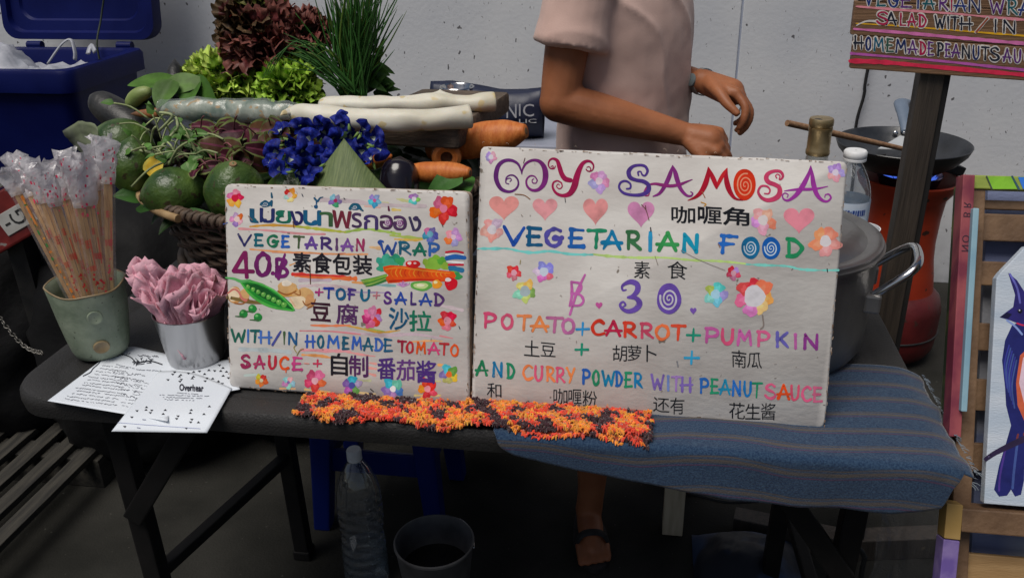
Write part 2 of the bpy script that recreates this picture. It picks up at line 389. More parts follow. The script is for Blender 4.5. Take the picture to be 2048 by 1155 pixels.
    def flower(s, u, v, r, petals, cc, rc=0.38, a0=0.3, pr=0.52, asp=1.05):
        n = len(petals)
        for i, c in enumerate(petals):
            a = a0+2*PI*i/n
            c = tuple(max(0,min(255,x+random.uniform(-14,14))) for x in c); q = random.uniform(.52,.70); s.ell(u+math.cos(a+random.uniform(-.12,.12))*r*q, v+math.sin(a)*r*q*asp, r*pr*random.uniform(.85,1.12), r*pr*random.uniform(.75,1.0)*asp, c, rot=a, wob=0.15, n=16)
            s.ell(u+math.cos(a)*r*q*.9, v+math.sin(a)*r*q*.9*asp, r*pr*.5, r*pr*.4*asp, tuple(min(255,x+16) for x in c), rot=a, wob=0.3, n=12)
        s.ell(u, v, r*rc, r*rc*asp, cc, n=14)
    def heart(s, u0, u1, v0, v1, c):
        pts = []
        for i in range(40):
            a = 2*PI*i/40; x = 16*math.sin(a)**3; y = 13*math.cos(a)-5*math.cos(2*a)-2*math.cos(3*a)-math.cos(4*a)
            pts.append(((u0+u1)/2+x/32*(u1-u0), v0+(12-y)/29*(v1-v0)))
        s.fan(pts, c)
    def spiral(s, u, v, ru, rv, turns, w, c, a0=0, dirn=1):
        n = int(turns*16); pts = []; ws = []
        for i in range(n+1):
            t = i/n; a = a0+dirn*2*PI*turns*t; k = 0.08+0.92*t; pts.append((u+ru*k*math.cos(a), v+rv*k*math.sin(a))); ws.append(w*(0.7+0.5*t))
        s.stroke(pts, ws, c, sub=2)
    def build(s, name, parent, m=None): return s.mb.build(name, m or M_paint, parent)
SLOPE = 0.045
_gc = {}
def glyph_mesh(ch, bold):
    if (ch, bold) not in _gc:
        cu = bpy.data.curves.new('glyph', 'FONT'); cu.body = ch; cu.offset = bold; cu.resolution_u = 3
        ob = bpy.data.objects.new('glyph', cu); COL.objects.link(ob)
        dg = bpy.context.evaluated_depsgraph_get(); ev = ob.evaluated_get(dg); me = ev.to_mesh()
        _gc[(ch, bold)] = ([tuple(v.co) for v in me.vertices], [tuple(p.vertices) for p in me.polygons]); ev.to_mesh_clear()
        bpy.data.objects.remove(ob); bpy.data.curves.remove(cu)
    return _gc[(ch, bold)]
C = 'c'
FONT = {
 'A': [[(0.02,0),(0.5,1),(0.95,0)], [(-0.08,0.33),(1.05,0.36)]],
 'B': [[(0.1,0),(0.1,1)], [C,(0.1,1),(0.7,0.95),(0.8,0.75),(0.55,0.55),(0.1,0.52)], [C,(0.1,0.52),(0.7,0.48),(0.95,0.25),(0.7,0.03),(0.1,0)]],
 'C': [[C,(0.95,0.85),(0.6,1),(0.2,0.8),(0.05,0.45),(0.25,0.08),(0.6,0),(1,0.12)]],
 'D': [[(0.12,0),(0.12,1)], [C,(0,1),(0.5,0.93),(0.93,0.6),(0.9,0.35),(0.55,0.05),(0,0)]],
 'E': [[(0.15,1),(0.1,0)], [(0.05,1),(0.95,0.98)], [(-0.02,0.5),(0.82,0.52)], [(0,0),(1,0.04)]],
 'F': [[(0.2,1),(0.12,0)], [(0.05,1),(1,0.97)], [(-0.05,0.52),(0.8,0.53)]],
 'G': [[C,(0.9,0.9),(0.55,1),(0.15,0.78),(0.03,0.4),(0.25,0.06),(0.6,0),(0.88,0.2),(0.85,0.45),(0.6,0.55),(0.5,0.42),(0.75,0.38),(1.02,0.5)]],
 'H': [[(0.1,1),(0.08,0)], [(0.85,1),(0.87,0)], [(-0.1,0.46),(1.1,0.52)]],
 'I': [[(0.5,1),(0.45,0)]],
 'K': [[(0.08,1),(0.08,0)], [(0.95,1),(0.1,0.42)], [(0.35,0.58),(1,0)]],
 'L': [[(0.15,1),(0.1,0)], [(0.1,0),(1,0.03)]],
 'M': [[(0.02,0),(0.15,1)], [(0.15,1),(0.5,0.35),(0.88,1)], [(0.88,1),(1,0)]],
 'N': [[(0.06,0),(0.1,1)], [(0.1,1),(0.9,0)], [(0.9,0),(0.94,1)]],
 'O': [[C,(0.5,1),(0.15,0.8),(0.04,0.45),(0.2,0.1),(0.5,0),(0.85,0.18),(0.96,0.55),(0.82,0.88),(0.48,1)]],
 'P': [[(0.15,1),(0.1,0)], [C,(0.05,1),(0.6,0.99),(0.95,0.8),(0.8,0.5),(0.15,0.42)]],
 'R': [[(0.12,1),(0.1,0)], [C,(0.02,0.98),(0.6,0.98),(0.85,0.78),(0.65,0.52),(0.12,0.46)], [(0.3,0.45),(1,0)]],
 'S': [[C,(0.9,0.85),(0.6,1),(0.2,0.9),(0.1,0.7),(0.4,0.55),(0.8,0.42),(0.95,0.2),(0.6,0.0),(0.2,0.03),(0,0.2)]],
 'T': [[(0,0.98),(1,1)], [(0.52,1),(0.45,0)]],
 'U': [[C,(0.08,1),(0.06,0.4),(0.25,0.03),(0.6,0.02),(0.88,0.3),(0.94,1)]],
 'V': [[(0,1),(0.48,0),(1,0.98)]],
 'W': [[(0,1),(0.25,0),(0.5,0.7),(0.75,0),(1,1)]],
 'Y': [[(0,1),(0.48,0.45)], [(1,1),(0.35,-0.02)]],
 '/': [[(0,-0.12),(1,1.08)]],
 '+': [[(0,0.45),(1,0.5)], [(0.52,1),(0.46,0)]],
 '-': [[(0,0.5),(1,0.5)]],
 '4': [[(0.55,1),(0.0,0.22)], [(0.0,0.22),(1,0.24)], [(0.6,1),(0.68,0)]],
 '0': [[C,(0.5,1),(0.15,0.8),(0.04,0.45),(0.2,0.1),(0.5,0),(0.85,0.18),(0.96,0.55),(0.82,0.88),(0.48,1)]],
}
LEAN = rad(16.5)
SIGN_Y, SIGN_Z = 0.071, TZ+0.006
SPL = (Vector((0.6, SIGN_Y, SIGN_Z)), Vector((0, -math.cos(LEAN), math.sin(LEAN))))
M_board = mat('white_gesso', (0.49,0.455,0.43), (0.66,0.635,0.605), rough=0.8, scale=6, bump=0.16, bscale=40, detail=12, contrast=(0.22,0.66), spec=0.25, stretch=(1.6,3,3), specks=(55, 0.74, (0.22,0.19,0.16)))
M_edge = mat('raw_canvas_edge', (0.30,0.21,0.15), (0.60,0.50,0.40), rough=0.8, scale=22, bump=0.5, bscale=90, contrast=(0.35,0.6))
def sign_board(root, corners, thick, M_face):
    """tilted box canvas: corners are TL,TR,BR,BL photo pixels of the front face"""
    c = [P(u, v, pl=SPL) for u, v in corners]; nb = -SPL[1]*thick     # towards the back
    # soft rounded outline
    def outline(shrink, off):
        n = 14; pts = []
        for e in range(4):
            a, b2 = c[e], c[(e+1)%4]; pr = c[(e-1)%4]
            r = 0.011
            da = (b2-a).normalized(); dp = (pr-a).normalized()
            for k in range(4): q = k/3; pts.append(a+dp*r*(1-q)**2+da*r*q**2)
            for k in range(1, n): pts.append((a+da*r).lerp(b2-da*r, k/n))
        ctr = sum(c, Vector())/4; out = []
        for p in pts:
            d = (ctr-p); w = 0.0009*noise.noise(p*60)
            out.append(p+d.normalized()*(shrink+w)+SPL[1]*off)
        return out
    def ring(sh, off): return outline(sh, off)
    mb = MB(); rings = [ring(0.0045, 0), ring(0.0012, -0.0022), ring(0, -0.006)]
    loft_outline(mb, [[tuple(p) for p in r] for r in rings], cap_last=False, cap_first=True)
    mb.build('painted_face', M_face, root, smooth=50)
    mb = MB(); loft_outline(mb, [[tuple(p) for p in r] for r in (ring(0, -0.006), ring(0.0008, -thick*0.6), ring(0, -thick))], cap_first=False)
    mb.build('board_edge', M_edge, root, smooth=50)
    return c

def grime(p, cs):
    rg = random.Random(int(cs[0][0]))
    for e in range(4):
        a = Vector((*cs[e],0)); b = Vector((*cs[(e+1)%4],0)); d = (b-a).normalized(); n = Vector((-d.y, d.x, 0)); L_ = (b-a).length
        for k in range(int(L_/13)):
            q = a+d*rg.uniform(6, L_-6)+n*abs(rg.gauss(2.2, 1.6)); w = rg.uniform(.7, 2.4); l_ = rg.uniform(1, 9)
            c = rg.choice([(150,128,108),(165,145,128),(120,98,80),(172,158,148),(95,78,66)]); p.stroke([(q.x, q.y),(q.x+d.x*l_+rg.uniform(-.6,.6), q.y+d.y*l_+rg.uniform(-.6,.6))], [w, w*.5], c, wob=.8)
    for k in range(46):
        s_, t_ = rg.random(), rg.random(); q = Vector((*cs[0],0)).lerp(Vector((*cs[1],0)), s_).lerp(Vector((*cs[3],0)).lerp(Vector((*cs[2],0)), s_), t_); a = rg.uniform(0, 6.28); l_ = rg.uniform(.5, 5)
        p.stroke([(q.x, q.y),(q.x+math.cos(a)*l_, q.y+math.sin(a)*l_)], rg.uniform(.6, 1.2), rg.choice([(140,130,122),(120,110,104),(158,150,146),(90,82,78)]), wob=.6)
# --- the small sign
small = thing('sign_board', 'smaller white board sign, hand-painted with Thai lettering, a 40 baht price, carrot and pea pod', 'sign', (0.58, SIGN_Y, TZ))
sign_board(small, [(447,367),(938,383),(938,808),(458,775)], 0.030, M_board)
p = Paint(SPL); SLOPE = 0.05
# loose washes and underlines
def wash(p, pts, w, c, a=0.75):
    base = (188,180,178); cc = tuple(lerp(x, y, a) for x, y in zip(base, c)); p.stroke(pts, w, cc, wob=0.8)
PINK=(215,150,160); PEACH=(226,160,110); LIME=(160,185,90); TEAL=(140,190,190); YEL=(225,185,80); LILAC=(195,165,200); SAL=(225,120,110)
for pts, w, c, a in (
  ([(500,453),(540,450),(590,452)], [3,6,4], (205,150,60), .9), ([(588,452),(640,458),(690,464)], [4,6,4], (175,180,70), .9), ([(690,464),(730,458),(765,462),(800,468)], 5, (150,185,80), .85),
  ([(780,470),(820,475),(850,476)], [3,6,3], (160,180,80), .85), ([(790,478),(830,480),(845,478)], 4, (215,170,70), .8), ([(478,457),(540,461),(600,467),(650,468)], 4, (220,140,145), .75),
  ([(500,498),(560,503),(620,505),(680,508),(735,508)], [3,4,3,4,3], (225,150,95), .8), ([(545,504),(620,506),(660,508),(690,506)], 3, (215,110,80), .8),
  ([(585,548),(640,551),(700,554)], [6,7,5], (205,60,55), .95), ([(590,552),(650,556),(711,557)], [3,6,8], (225,110,60), .9), ([(705,564),(730,566)], 4, (225,150,80), .8),
  ([(600,560),(660,560)], 8, LILAC, .35), ([(470,560),(455,562)], 14, (150,200,205), .5), ([(462,632),(520,640),(600,640)], 18, (165,200,205), .45), ([(600,640),(660,634)], 12, (200,165,210), .4),
  ([(622,650),(660,651),(700,650)], [3,5,3], (225,115,70), .8), ([(690,650),(720,656),(760,664),(800,660)], [3,4,4,2], (205,155,60), .85), ([(730,655),(770,663)], 3, (150,180,80), .8), ([(600,661),(660,662),(720,668)], 3, (215,110,120), .7),
  ([(690,662),(760,670),(830,668),(880,676)], [3,7,6,3], (200,165,190), .4), ([(602,699),(660,701),(700,702)], [5,7,4], (228,140,150), .7), ([(604,709),(640,711),(662,715)], [3,6,5], (230,150,80), .8), ([(690,702),(720,708),(750,712)], [3,5,2], (230,140,140), .7),
  ([(480,698),(540,700),(580,704)], 8, (165,200,210), .4), ([(490,750),(520,748)], 6, (165,210,200), .4), ([(530,745),(580,750)], [8,10], (222,214,210), 1), ([(820,683),(860,681),(885,682)], [2,4,2], (235,165,100), .75), ([(880,671),(905,676)], 3, (215,110,120), .7),
  ([(877,729),(890,730)], 5, (235,165,90), .8), ([(740,725),(752,727)], 4, (235,150,140), .7), ([(738,735),(752,737)], 5, (235,150,140), .7), ([(740,747),(750,750)], 6, (235,150,140), .7),
  ([(700,762),(740,760)], 6, (175,190,120), .5), ([(560,776),(590,777)], 3, (230,165,100), .7), ([(610,778),(660,784)], 4, (225,180,90), .6), ([(715,784),(750,788)], 4, (230,190,110), .6), ([(830,790),(880,790)], 5, (225,200,110), .6), ([(852,760),(880,762)], 4, (200,200,120), .6),
  ([(645,577),(700,583),(780,585)], 3, (150,130,180), .6), ([(730,568),(790,571)], [3,5], (110,170,175), .7), ([(600,522),(580,530)], 3, (225,150,80), .8), ([(740,494),(760,496)], [4,6], (230,180,120), .7),
  ([(640,399),(700,402),(760,409),(850,412)], 8, (205,180,195), .35), ([(785,419),(800,420)], 5, (220,190,90), .7), ([(730,412),(760,415)], 4, (225,165,150), .6), ([(850,424),(860,450)], 9, (235,190,130), .5), ([(880,455),(884,500)], 9, (240,205,150), .45), ([(895,490),(915,500)], 14, (230,180,190), .45), ([(755,404),(775,407)], 6, (200,205,120), .6), ([(795,398),(815,402)], 5, (200,205,120), .6),
  ([(455,400),(452,470),(456,520)], 9, (225,195,195), .35), ([(470,600),(466,700),(470,760)], 12, (222,190,190), .3), ([(700,575),(640,570),(600,572)], 6, (228,190,200), .4), ([(880,610),(925,620)], 6, (215,190,205), .4)):
    if max(w if isinstance(w, list) else [w]) < 9: wash(p, pts, w, c, a)
p.build('painted_underlines', small); p = Paint(SPL, base=2.0e-4)
# small flower borders
R_=(200,50,60); PK=(215,115,150); OR=(225,95,55); PU=(140,110,170); BL=(70,120,170); CY=(70,165,180); GR=(110,165,80); LP=(205,140,170); PE=(235,165,130); VI=(165,130,190); WH=(220,215,222)
p.flower(470,396,17,[(205,120,150),(215,140,160),(205,45,70),(225,180,70),(225,160,80)],(195,40,65),0.42,a0=3.6)
p.flower(474,438,13,[(215,150,170),(150,130,175),(205,140,170),(165,140,190),(220,95,60)],(225,200,195),0.45,a0=0.6)
p.flower(580,390,13,[(225,130,70),(225,165,70),(215,200,140),(150,200,195),(205,60,60)],(220,190,190),0.4,a0=5.2)
p.flower(671,401,12,[(140,120,170),(80,165,120),(130,120,175),(120,180,190),(140,130,175)],(175,50,100),0.32)
p.flower(749,401,12,[(100,170,180),(70,140,170),(70,175,190),(150,130,180),(140,140,180)],(200,90,140),0.28)
p.flower(828,398,11,[(120,175,90),(80,185,185),(100,190,185),(155,120,180),(165,120,180)],WH,0.42,a0=0.1)
p.flower(887,417,26,[(190,35,50),(195,45,60),(228,110,55),(195,80,110),(215,85,45)],(215,125,150),0.3,a0=0.25,pr=0.50)
p.flower(860,468,15,[(95,90,160),(110,130,180),(75,130,170),(190,110,150),(110,90,165)],(120,180,200),0.42,a0=0.3)
p.flower(907,474,17,[(195,140,185),(165,140,190),(225,110,70),(220,150,165),(195,130,180)],(215,190,205),0.3,a0=0.1)
p.flower(745,634,19,[(195,35,50),(165,120,170),(215,80,60),(205,110,150),(165,50,100),(205,100,140),(200,110,150)],(205,130,160),0.2,a0=5.6)
p.flower(895,641,18,[(205,75,50),(215,110,120),(215,105,55),(200,50,60),(195,40,55)],(220,150,165),0.42,a0=0.5)
p.flower(523,760,12,[(215,80,60),(225,110,60),(225,150,70),(205,170,60),(205,60,60)],(230,215,180),0.3)
p.flower(577,764,12,[(140,190,200),(150,205,205),(195,150,190),(150,200,205),(215,150,170)],(140,110,170),0.25)
p.flower(630,761,20,[(205,95,60),(195,50,70),(200,70,90),(180,70,120),(220,120,150)],(215,170,180),0.34,a0=0.3)
p.flower(704,770,18,[(175,140,190),(95,160,90),(170,90,150),(110,95,170),(70,175,190)],(75,80,150),0.36,a0=6.0)
p.flower(786,777,20,[(60,120,165),(170,130,175),(140,120,180),(70,175,175),(110,190,160)],(225,225,225),0.3,a0=0.4)
p.flower(855,777,18,[(200,80,110),(205,55,50),(225,130,60),(220,85,45),(190,40,50)],(225,150,160),0.36,a0=0.6)
p.flower(898,748,18,[(225,180,70),(165,180,120),(130,125,180),(80,180,195),(90,155,75)],(220,110,60),0.34,a0=0.6)
p.build('painted_flowers', small)
# vegetables
p = Paint(SPL, base=2.0e-4)
for u, v, r, c in ((762,522,10,(60,150,130)),(775,518,12,(70,165,140)),(790,517,11,(50,140,110)),(800,522,10,(60,150,95)),(764,535,10,(60,150,120)),(780,528,14,(70,160,130)),
                   (855,525,10,(140,175,70)),(870,520,12,(120,170,60)),(884,522,10,(90,160,60)),(890,532,9,(140,175,70)),(866,530,14,(130,175,70)),(908,540,11,(110,165,75)),(915,552,9,(60,140,80)),(905,535,8,(60,100,120))):
    p.ell(u, v, r, r*0.85, c, wob=0.16)
for uu in range(6): p.stroke([(772,550+uu*2),(748,556+uu*2.6),(722+uu*2,560+uu*2.5)], [5,4,2], [(90,150,60),(140,175,80),(110,160,60),(70,130,60),(150,180,90),(60,120,60)][uu])
p.fan([(766,533),(780,530),(800,531),(830,533),(860,538),(890,541),(908,543),(912,552),(905,562),(880,563),(850,561),(820,562),(795,565),(776,566),(771,556),(777,550),(768,542)], (215,85,40))
for i in range(13):
    u = 785+i*9; p.stroke([(u,537+i*.5),(u-3,545+i*.3),(u+1,553)], [1.6,2.4,1.2], random.choice([(235,140,60),(195,60,35),(228,115,50)]))
p.stroke([(772,538),(800,535),(850,541),(900,546)], [3,3,3,2], (235,130,60)); p.stroke([(780,562),(830,559),(880,560)], [4,4,3], (190,50,35))
p.ell(826,528,15,8,(200,45,45)); p.ell(819,526,4,3,(240,215,210)); p.ell(830,526,3,2,(240,190,190))
p.ell(902,567,13,13,(195,35,50)); p.ell(896,559,6,4,(240,220,220)); p.ell(874,568,10,9,(225,150,60)); p.ell(871,564,4,3,(240,220,170))
p.ell(843,571,22,10,(95,160,75)); p.ell(842,571,15,6,(185,205,140)); p.ell(841,570,8,3,(225,225,190))
for k in range(7): p.stroke([(806,572),(794+k*4,562+abs(k-3)*2)], [4,2], (165,120,175) if k%2 else (190,140,190))
# flag ribbon
p.stroke([(892,504),(910,502),(926,505)], 4, (190,40,60)); p.stroke([(892,509),(926,510)], 4, (228,225,230)); p.stroke([(894,516),(910,513),(929,515)], [9,10,8], (45,95,165)); p.stroke([(896,523),(926,525)], 4, (228,225,230)); p.stroke([(897,529),(926,529)], 4, (190,40,60)); p.stroke([(900,535),(924,540)], [8,10], (50,110,150))
# pea pod, mushrooms, peas
MU=(205,165,115); MD=(150,95,55); ML=(228,205,175)
p.stroke([(455,594),(475,598),(500,603),(530,606)], [6,7,8,4], (120,100,60))
p.ell(470,590,14,17,(195,145,95)); p.ell(468,588,12,14,ML); p.stroke([(456,586),(468,578),(478,584),(484,596),(492,600)], [3,4,4,5,6], (200,120,110)); p.ell(490,590,9,15,MU); p.stroke([(470,606),(485,607),(497,598)], 3, MD)
p.ell(575,580,20,14,(200,150,85)); p.ell(574,574,19,12,MU); p.ell(573,566,10,6,(228,215,200)); p.stroke([(556,582),(574,589),(592,582)], 3, MD)
p.ell(607,592,22,17,MU); p.ell(596,604,17,13,ML); p.ell(620,602,10,14,(200,150,105)); p.stroke([(590,586),(600,590),(600,580)], 2.4, MD); p.stroke([(606,602),(612,610),(622,606)], 2.4, MD); p.stroke([(614,617),(626,610),(631,598)], 2.2, MD); p.stroke([(590,612),(584,603),(580,596)], 3, (220,180,150))
p.stroke([(452,555),(468,557),(482,562),(500,560)], [3,5,6,4], (90,165,95))
p.fan([(478,560),(500,559),(524,566),(548,578),(570,595),(584,608),(591,621),(578,621),(552,618),(528,609),(508,596),(492,580)], (40,135,50))
p.fan([(490,567),(512,568),(536,578),(558,593),(576,610),(586,619),(562,611),(536,601),(514,588)], (22,85,35))
p.stroke([(482,565),(505,592),(540,612),(586,621)], [3,5,5,3], (80,170,75)); p.stroke([(486,561),(520,567),(556,586),(588,618)], [2,3,3,2], (95,185,90))
for i in range(8): t = i/7; p.ell(496+t*72, 573+t*36, 4+t*1.6, 4+t*1.6, (95,165,75)); p.ell(495+t*72, 571+t*36, 1.8, 1.8, (160,200,120))
for u, v in ((487,627),(505,617),(516,634)):
    p.stroke([(u-16,v+5),(u,v+6)], [2,4], (60,100,60)); p.ell(u, v, 8.5, 8.5, (40,130,60), wob=0.02); p.ell(u-2.5, v-3, 3, 2.6, (110,185,110))
p.build('painted_vegetables', small)
# lettering
p = Paint(SPL, base=3.4e-4)
NV=(45,45,95); TL=(30,95,110); GN=(35,110,80); BU=(50,95,175); OL=(75,95,65); VIO=(105,75,150); DV=(70,50,110); MG=(150,60,110); WN=(120,40,65)
for ch, u0, u1, v0, v1, c in (('เ',500,517,418,445,(30,80,110)),('ม',520,549,417,445,(40,50,105)),('ย',552,582,421,446,(30,105,85)),('ง',581,606,422,449,(40,40,90)),('น',607,642,421,450,(30,90,125)),('า',640,665,424,452,(60,95,60)),
    ('พ',665,703,422,455,(110,40,55)),('ร',704,723,426,455,(70,50,85)),('ก',728,756,430,458,(65,50,100)),('อ',760,786,431,458,(70,45,75)),('อ',787,813,432,460,(75,50,85)),('ง',817,842,434,462,(55,50,80))):
    p.glyph(ch, u0, u1, v0, v1, c, bold=0.022)
for u, v, r in ((776,445,7),(800,446,7)): p.ell(u, v, r, r, (110,50,110)); p.spiral(u, v, 6, 6, 1.8, 1.4, (200,185,200))
p.ell(562,426,6,5,(30,105,85)); p.ell(530,441,5,4,(40,50,105)); p.ell(509,440,4.5,4.5,(30,90,110)); p.ell(630,445,6,5,(30,90,130)); p.ell(832,437,6,5,(60,50,85)); p.ell(593,446,5,5,(40,40,90))
p.ell(531,408,11,6,(30,85,115)); p.stroke([(521,409),(530,402),(538,406),(544,401),(543,411)], [3,4,4,3,4], (30,80,110)); p.spiral(530,408,7,4,1.4,1.2,(190,190,195))
p.stroke([(543,386),(544,394)], [3,4.5], (30,80,105)); p.stroke([(629,396),(635,402),(640,396),(646,394)], [4,4,3,2], (30,80,110)); p.ell(632,413,4,4,(35,80,120)); p.stroke([(633,407),(633,402)],3,(35,80,120))
p.stroke([(700,417),(706,410),(716,410),(722,418),(726,421)], [6,7,6,5,3], (30,85,110)); p.ell(711,415,10,5,(35,85,115)); p.spiral(709,414,6,3.5,1.4,1.2,(190,190,195))
p.stroke([(777,413),(778,420)], [3,4.5], (95,40,65))
SLOPE = 0.05
p.word([('V',475,504,NV),('E',508,527,TL),('G',533,558,GN),('E',562,580,BU),('T',586,610,OL),('A',611,635,VIO),('R',640,665,DV),('I',670,677,(90,60,100)),('A',683,707,(120,80,150)),('N',711,730,(150,55,95))], 466, 492, 5.2, 0.048, 489)
p.word([('W',758,794,(50,80,150)),('R',796,823,(35,90,115)),('A',826,853,(30,105,85)),('P',855,880,(55,95,160))], 481, 509, 5.6, 0.04, 775)
p.stroke([(759,488),(757,484),(761,481),(766,483)], [3,4,4,4], (50,80,150)); p.spiral(810,494,6,6,1.5,1.8,(35,90,115)); p.spiral(868,499,7,6,1.5,2.2,(55,95,160))
p.letter('4',468,506,505,553,(120,35,85),8.5); p.letter('0',512,540,507,550,(105,35,95),9.5); p.ell(546,546,4.5,4,(115,40,105))
p.letter('B',551,576,518,552,(110,40,105),7); p.stroke([(570,508),(563,530),(557,557)], [4,7,6], (110,40,105))
BKK=(28,26,34)
for ch, u0, u1, v0, v1, c in (('素',586,622,505,543,BKK),('食',625,663,506,546,BKK),('包',666,702,508,548,BKK),('装',706,744,511,549,BKK),('豆',622,661,606,641,(60,30,45)),('腐',673,716,608,648,(85,50,95)),('沙',778,818,616,659,(30,85,120)),('拉',819,863,622,662,(30,110,85)),
    ('自',662,695,706,750,BKK),('制',698,736,711,752,(80,45,90)),('番',755,791,715,757,(75,50,115)),('茄',793,830,719,760,(95,60,120)),('酱',833,872,721,765,(75,50,120))):
    p.glyph(ch, u0, u1, v0, v1, c, bold=0.022)
p.word([('T',647,669,(50,65,150)),('O',671,692,(35,85,125)),('F',695,713,(75,55,130)),('U',720,741,(30,95,125))], 574, 598, 5, 0.05, 658)
p.word([('S',767,784,(85,50,120)),('A',790,813,(50,75,155)),('L',820,833,(70,50,110)),('A',839,864,(50,75,155)),('D',868,889,(85,55,110))], 581, 607, 4.8, 0.05, 775)
p.letter('+',631,646,577,590,(165,60,120),3.6); p.letter('+',747,760,584,596,(190,120,130),3)
p.word([('W',462,492,(35,95,80)),('I',493,500,(70,110,175)),('T',500,521,(30,90,90)),('H',518,543,(75,110,180)),('/',543,563,(75,80,150)),('I',565,572,(65,90,60)),('N',575,596,(45,90,135))], 657, 684, 4.6, 0.055, 477)
p.word([('H',611,630,(60,90,170)),('O',634,649,(35,90,115)),('M',654,679,(60,100,180)),('E',684,699,(35,85,110)),('M',703,724,(60,95,175)),('A',726,747,(35,90,115)),('D',749,767,(65,100,175)),('E',767,786,(30,85,120))], 668, 695, 4.6, 0.05, 620)
p.word([('T',795,814,(140,40,60)),('O',812,828,(175,50,60)),('M',832,852,(220,95,50)),('A',856,880,(200,75,120)),('T',878,899,(180,55,60)),('O',900,918,(215,90,50))], 680, 705, 4.4, 0.065, 805)
p.word([('S',481,502,(140,45,80)),('A',508,530,(165,55,95)),('U',536,554,(175,50,65)),('C',558,579,(215,85,50)),('E',584,606,(190,75,130))], 708, 736, 5.2, 0.05, 491)
p.stroke([(486,727),(492,731),(494,724),(488,722)], 2.6, (140,45,80)); p.letter('+',627,643,719,733,(190,60,90),3.4); p.letter('-',609,618,724,728,(230,150,140),2.4); p.stroke([(572,737),(572,744)], [4,2], (225,110,80))
# nicks, thorn scratches and stuck-on scraps
for pts, c in (([(586,443),(588,455)],(110,75,40)),([(620,530),(621,567)],(90,60,40)),([(741,777),(747,782)],(40,35,35)),([(884,448),(886,453)],(90,60,50)),([(918,652),(920,657)],(50,60,70)),([(447,448),(455,445)],(70,90,150)),([(497,432),(505,440)],(120,100,90)),([(593,704),(588,695),(591,690)],(150,140,80)),([(594,710),(600,700),(607,697)],(130,120,70)),([(604,388),(606,392)],(50,60,80)),([(688,396),(690,398)],(40,50,60))):
    p.stroke(pts, 1.8, c)
grime(p, [(447,367),(938,383),(938,808),(458,775)]); p.build('painted_lettering', small)

# --- the large sign
big = thing('sign_board', 'larger white board sign with pink hearts and a 30 baht price, hand-painted in rainbow capitals', 'sign', (1.05, SIGN_Y, TZ))
sign_board(big, [(960,292),(1697,323),(1650,859),(942,806)], 0.028, M_board)
p = Paint(SPL); SLOPE = 0.045
for pts, w, c, a in (([(955,497),(985,497),(1015,497),(1040,502),(1066,505),(1100,502),(1141,508),(1185,509)], [3,5,4,5,6,5,5,4], (120,205,200), .95), ([(1185,508),(1220,512),(1270,515),(1329,515),(1385,520),(1440,522),(1490,527)], [3,5,5,4,5,5,4], (185,215,130), .95),
   ([(1490,528),(1530,530),(1574,532),(1600,538),(1636,540),(1677,540)], [3,5,4,5,5,4], (125,205,195), .95), ([(1240,330),(1300,340)], 40, (215,215,160), .18), ([(1000,410),(1060,400)], 20, (235,200,170), .22), ([(1340,405),(1420,410)], 10, (230,215,160), .3), ([(1400,590),(1430,600)], 30, (170,215,220), .2),
   ([(1050,640),(1060,660)], 20, (210,215,150), .15), ([(960,700),(965,780)], 16, (228,190,190), .25), ([(1180,832),(1260,842)], 14, (235,200,190), .3), ([(1010,320),(990,380)], 20, (235,200,200), .2), ([(1640,620),(1630,760)], 30, (205,205,210), .4), ([(1690,350),(1665,560)], 10, (195,190,188), .4)):
    if max(w if isinstance(w, list) else [w]) < 9: wash(p, pts, w, c, a)
p.build('painted_underlines', big); p = Paint(SPL, base=2.0e-4)
for a in ((978,1038,392,441,(222,150,145)),(1065,1115,397,442,(222,155,160)),(1166,1216,397,451,(222,150,150)),(1255,1309,403,456,(205,140,180)),(1567,1629,416,468,(222,140,155))): p.heart(*a)
LPK=(225,165,165)
p.flower(982,314,11,[LP,(205,150,195),(175,150,200),(185,150,205),(215,150,180)],WH,0.45,a0=0.3)
p.flower(1198,362,20,[(210,140,190),(185,155,205),(150,150,205),(210,140,185),(205,140,195)],(222,205,215),0.36,a0=0.2)
p.flower(984,459,22,[(225,165,160),(225,150,145),(225,155,150),(228,165,160),(205,160,190)],(210,205,210),0.42,a0=0.4)
p.flower(1671,345,17,[(175,145,205),(225,150,180),(228,170,150),(190,160,205),(165,140,210)],(215,205,220),0.38,a0=0.1)
p.flower(1526,440,24,[(225,145,115),(225,160,190),(205,155,200),(228,160,170),(228,165,150)],(212,205,205),0.42,a0=0.4)
p.flower(1651,482,27,[(225,150,130),(215,150,160),(228,150,120),(228,155,110),(228,145,120)],(210,205,208),0.42,a0=0.3,pr=0.55)
p.flower(1028,545,14,[(200,70,90),(205,110,130),(200,90,110),(205,60,70),(200,50,65)],(215,160,175),0.42,a0=0.2)
p.flower(1088,543,19,[(205,100,130),(205,130,190),(205,190,205),(140,145,200),(150,150,205)],(195,205,220),0.46,a0=0.7)
p.flower(1050,582,21,[(130,175,90),(195,210,130),(130,195,190),(215,205,120),(228,175,90)],(165,180,185),0.5,a0=0.2)
p.flower(1467,546,13,[(205,90,110),(200,110,140),(200,75,95),(205,60,80),(165,140,200)],(215,165,180),0.42,a0=0.4)
p.flower(1431,588,22,[(150,150,205),(110,190,205),(120,195,200),(165,190,90),(100,190,195)],(165,205,225),0.42,a0=0.1)
p.flower(1509,592,38,[(225,170,80),(228,205,130),(205,130,180),(205,120,150),(200,70,90),(205,70,85),(225,130,80)],(205,203,208),0.56,a0=0.15,pr=0.42)
p.heart(1191,1205,604,618,(185,90,150)); p.heart(1380,1393,615,629,(115,85,165))
p.build('painted_flowers', big)
p = Paint(SPL, base=3.4e-4)
def z5(q): return [(940+x/3.982, 290+y/3.982) for x, y in q]
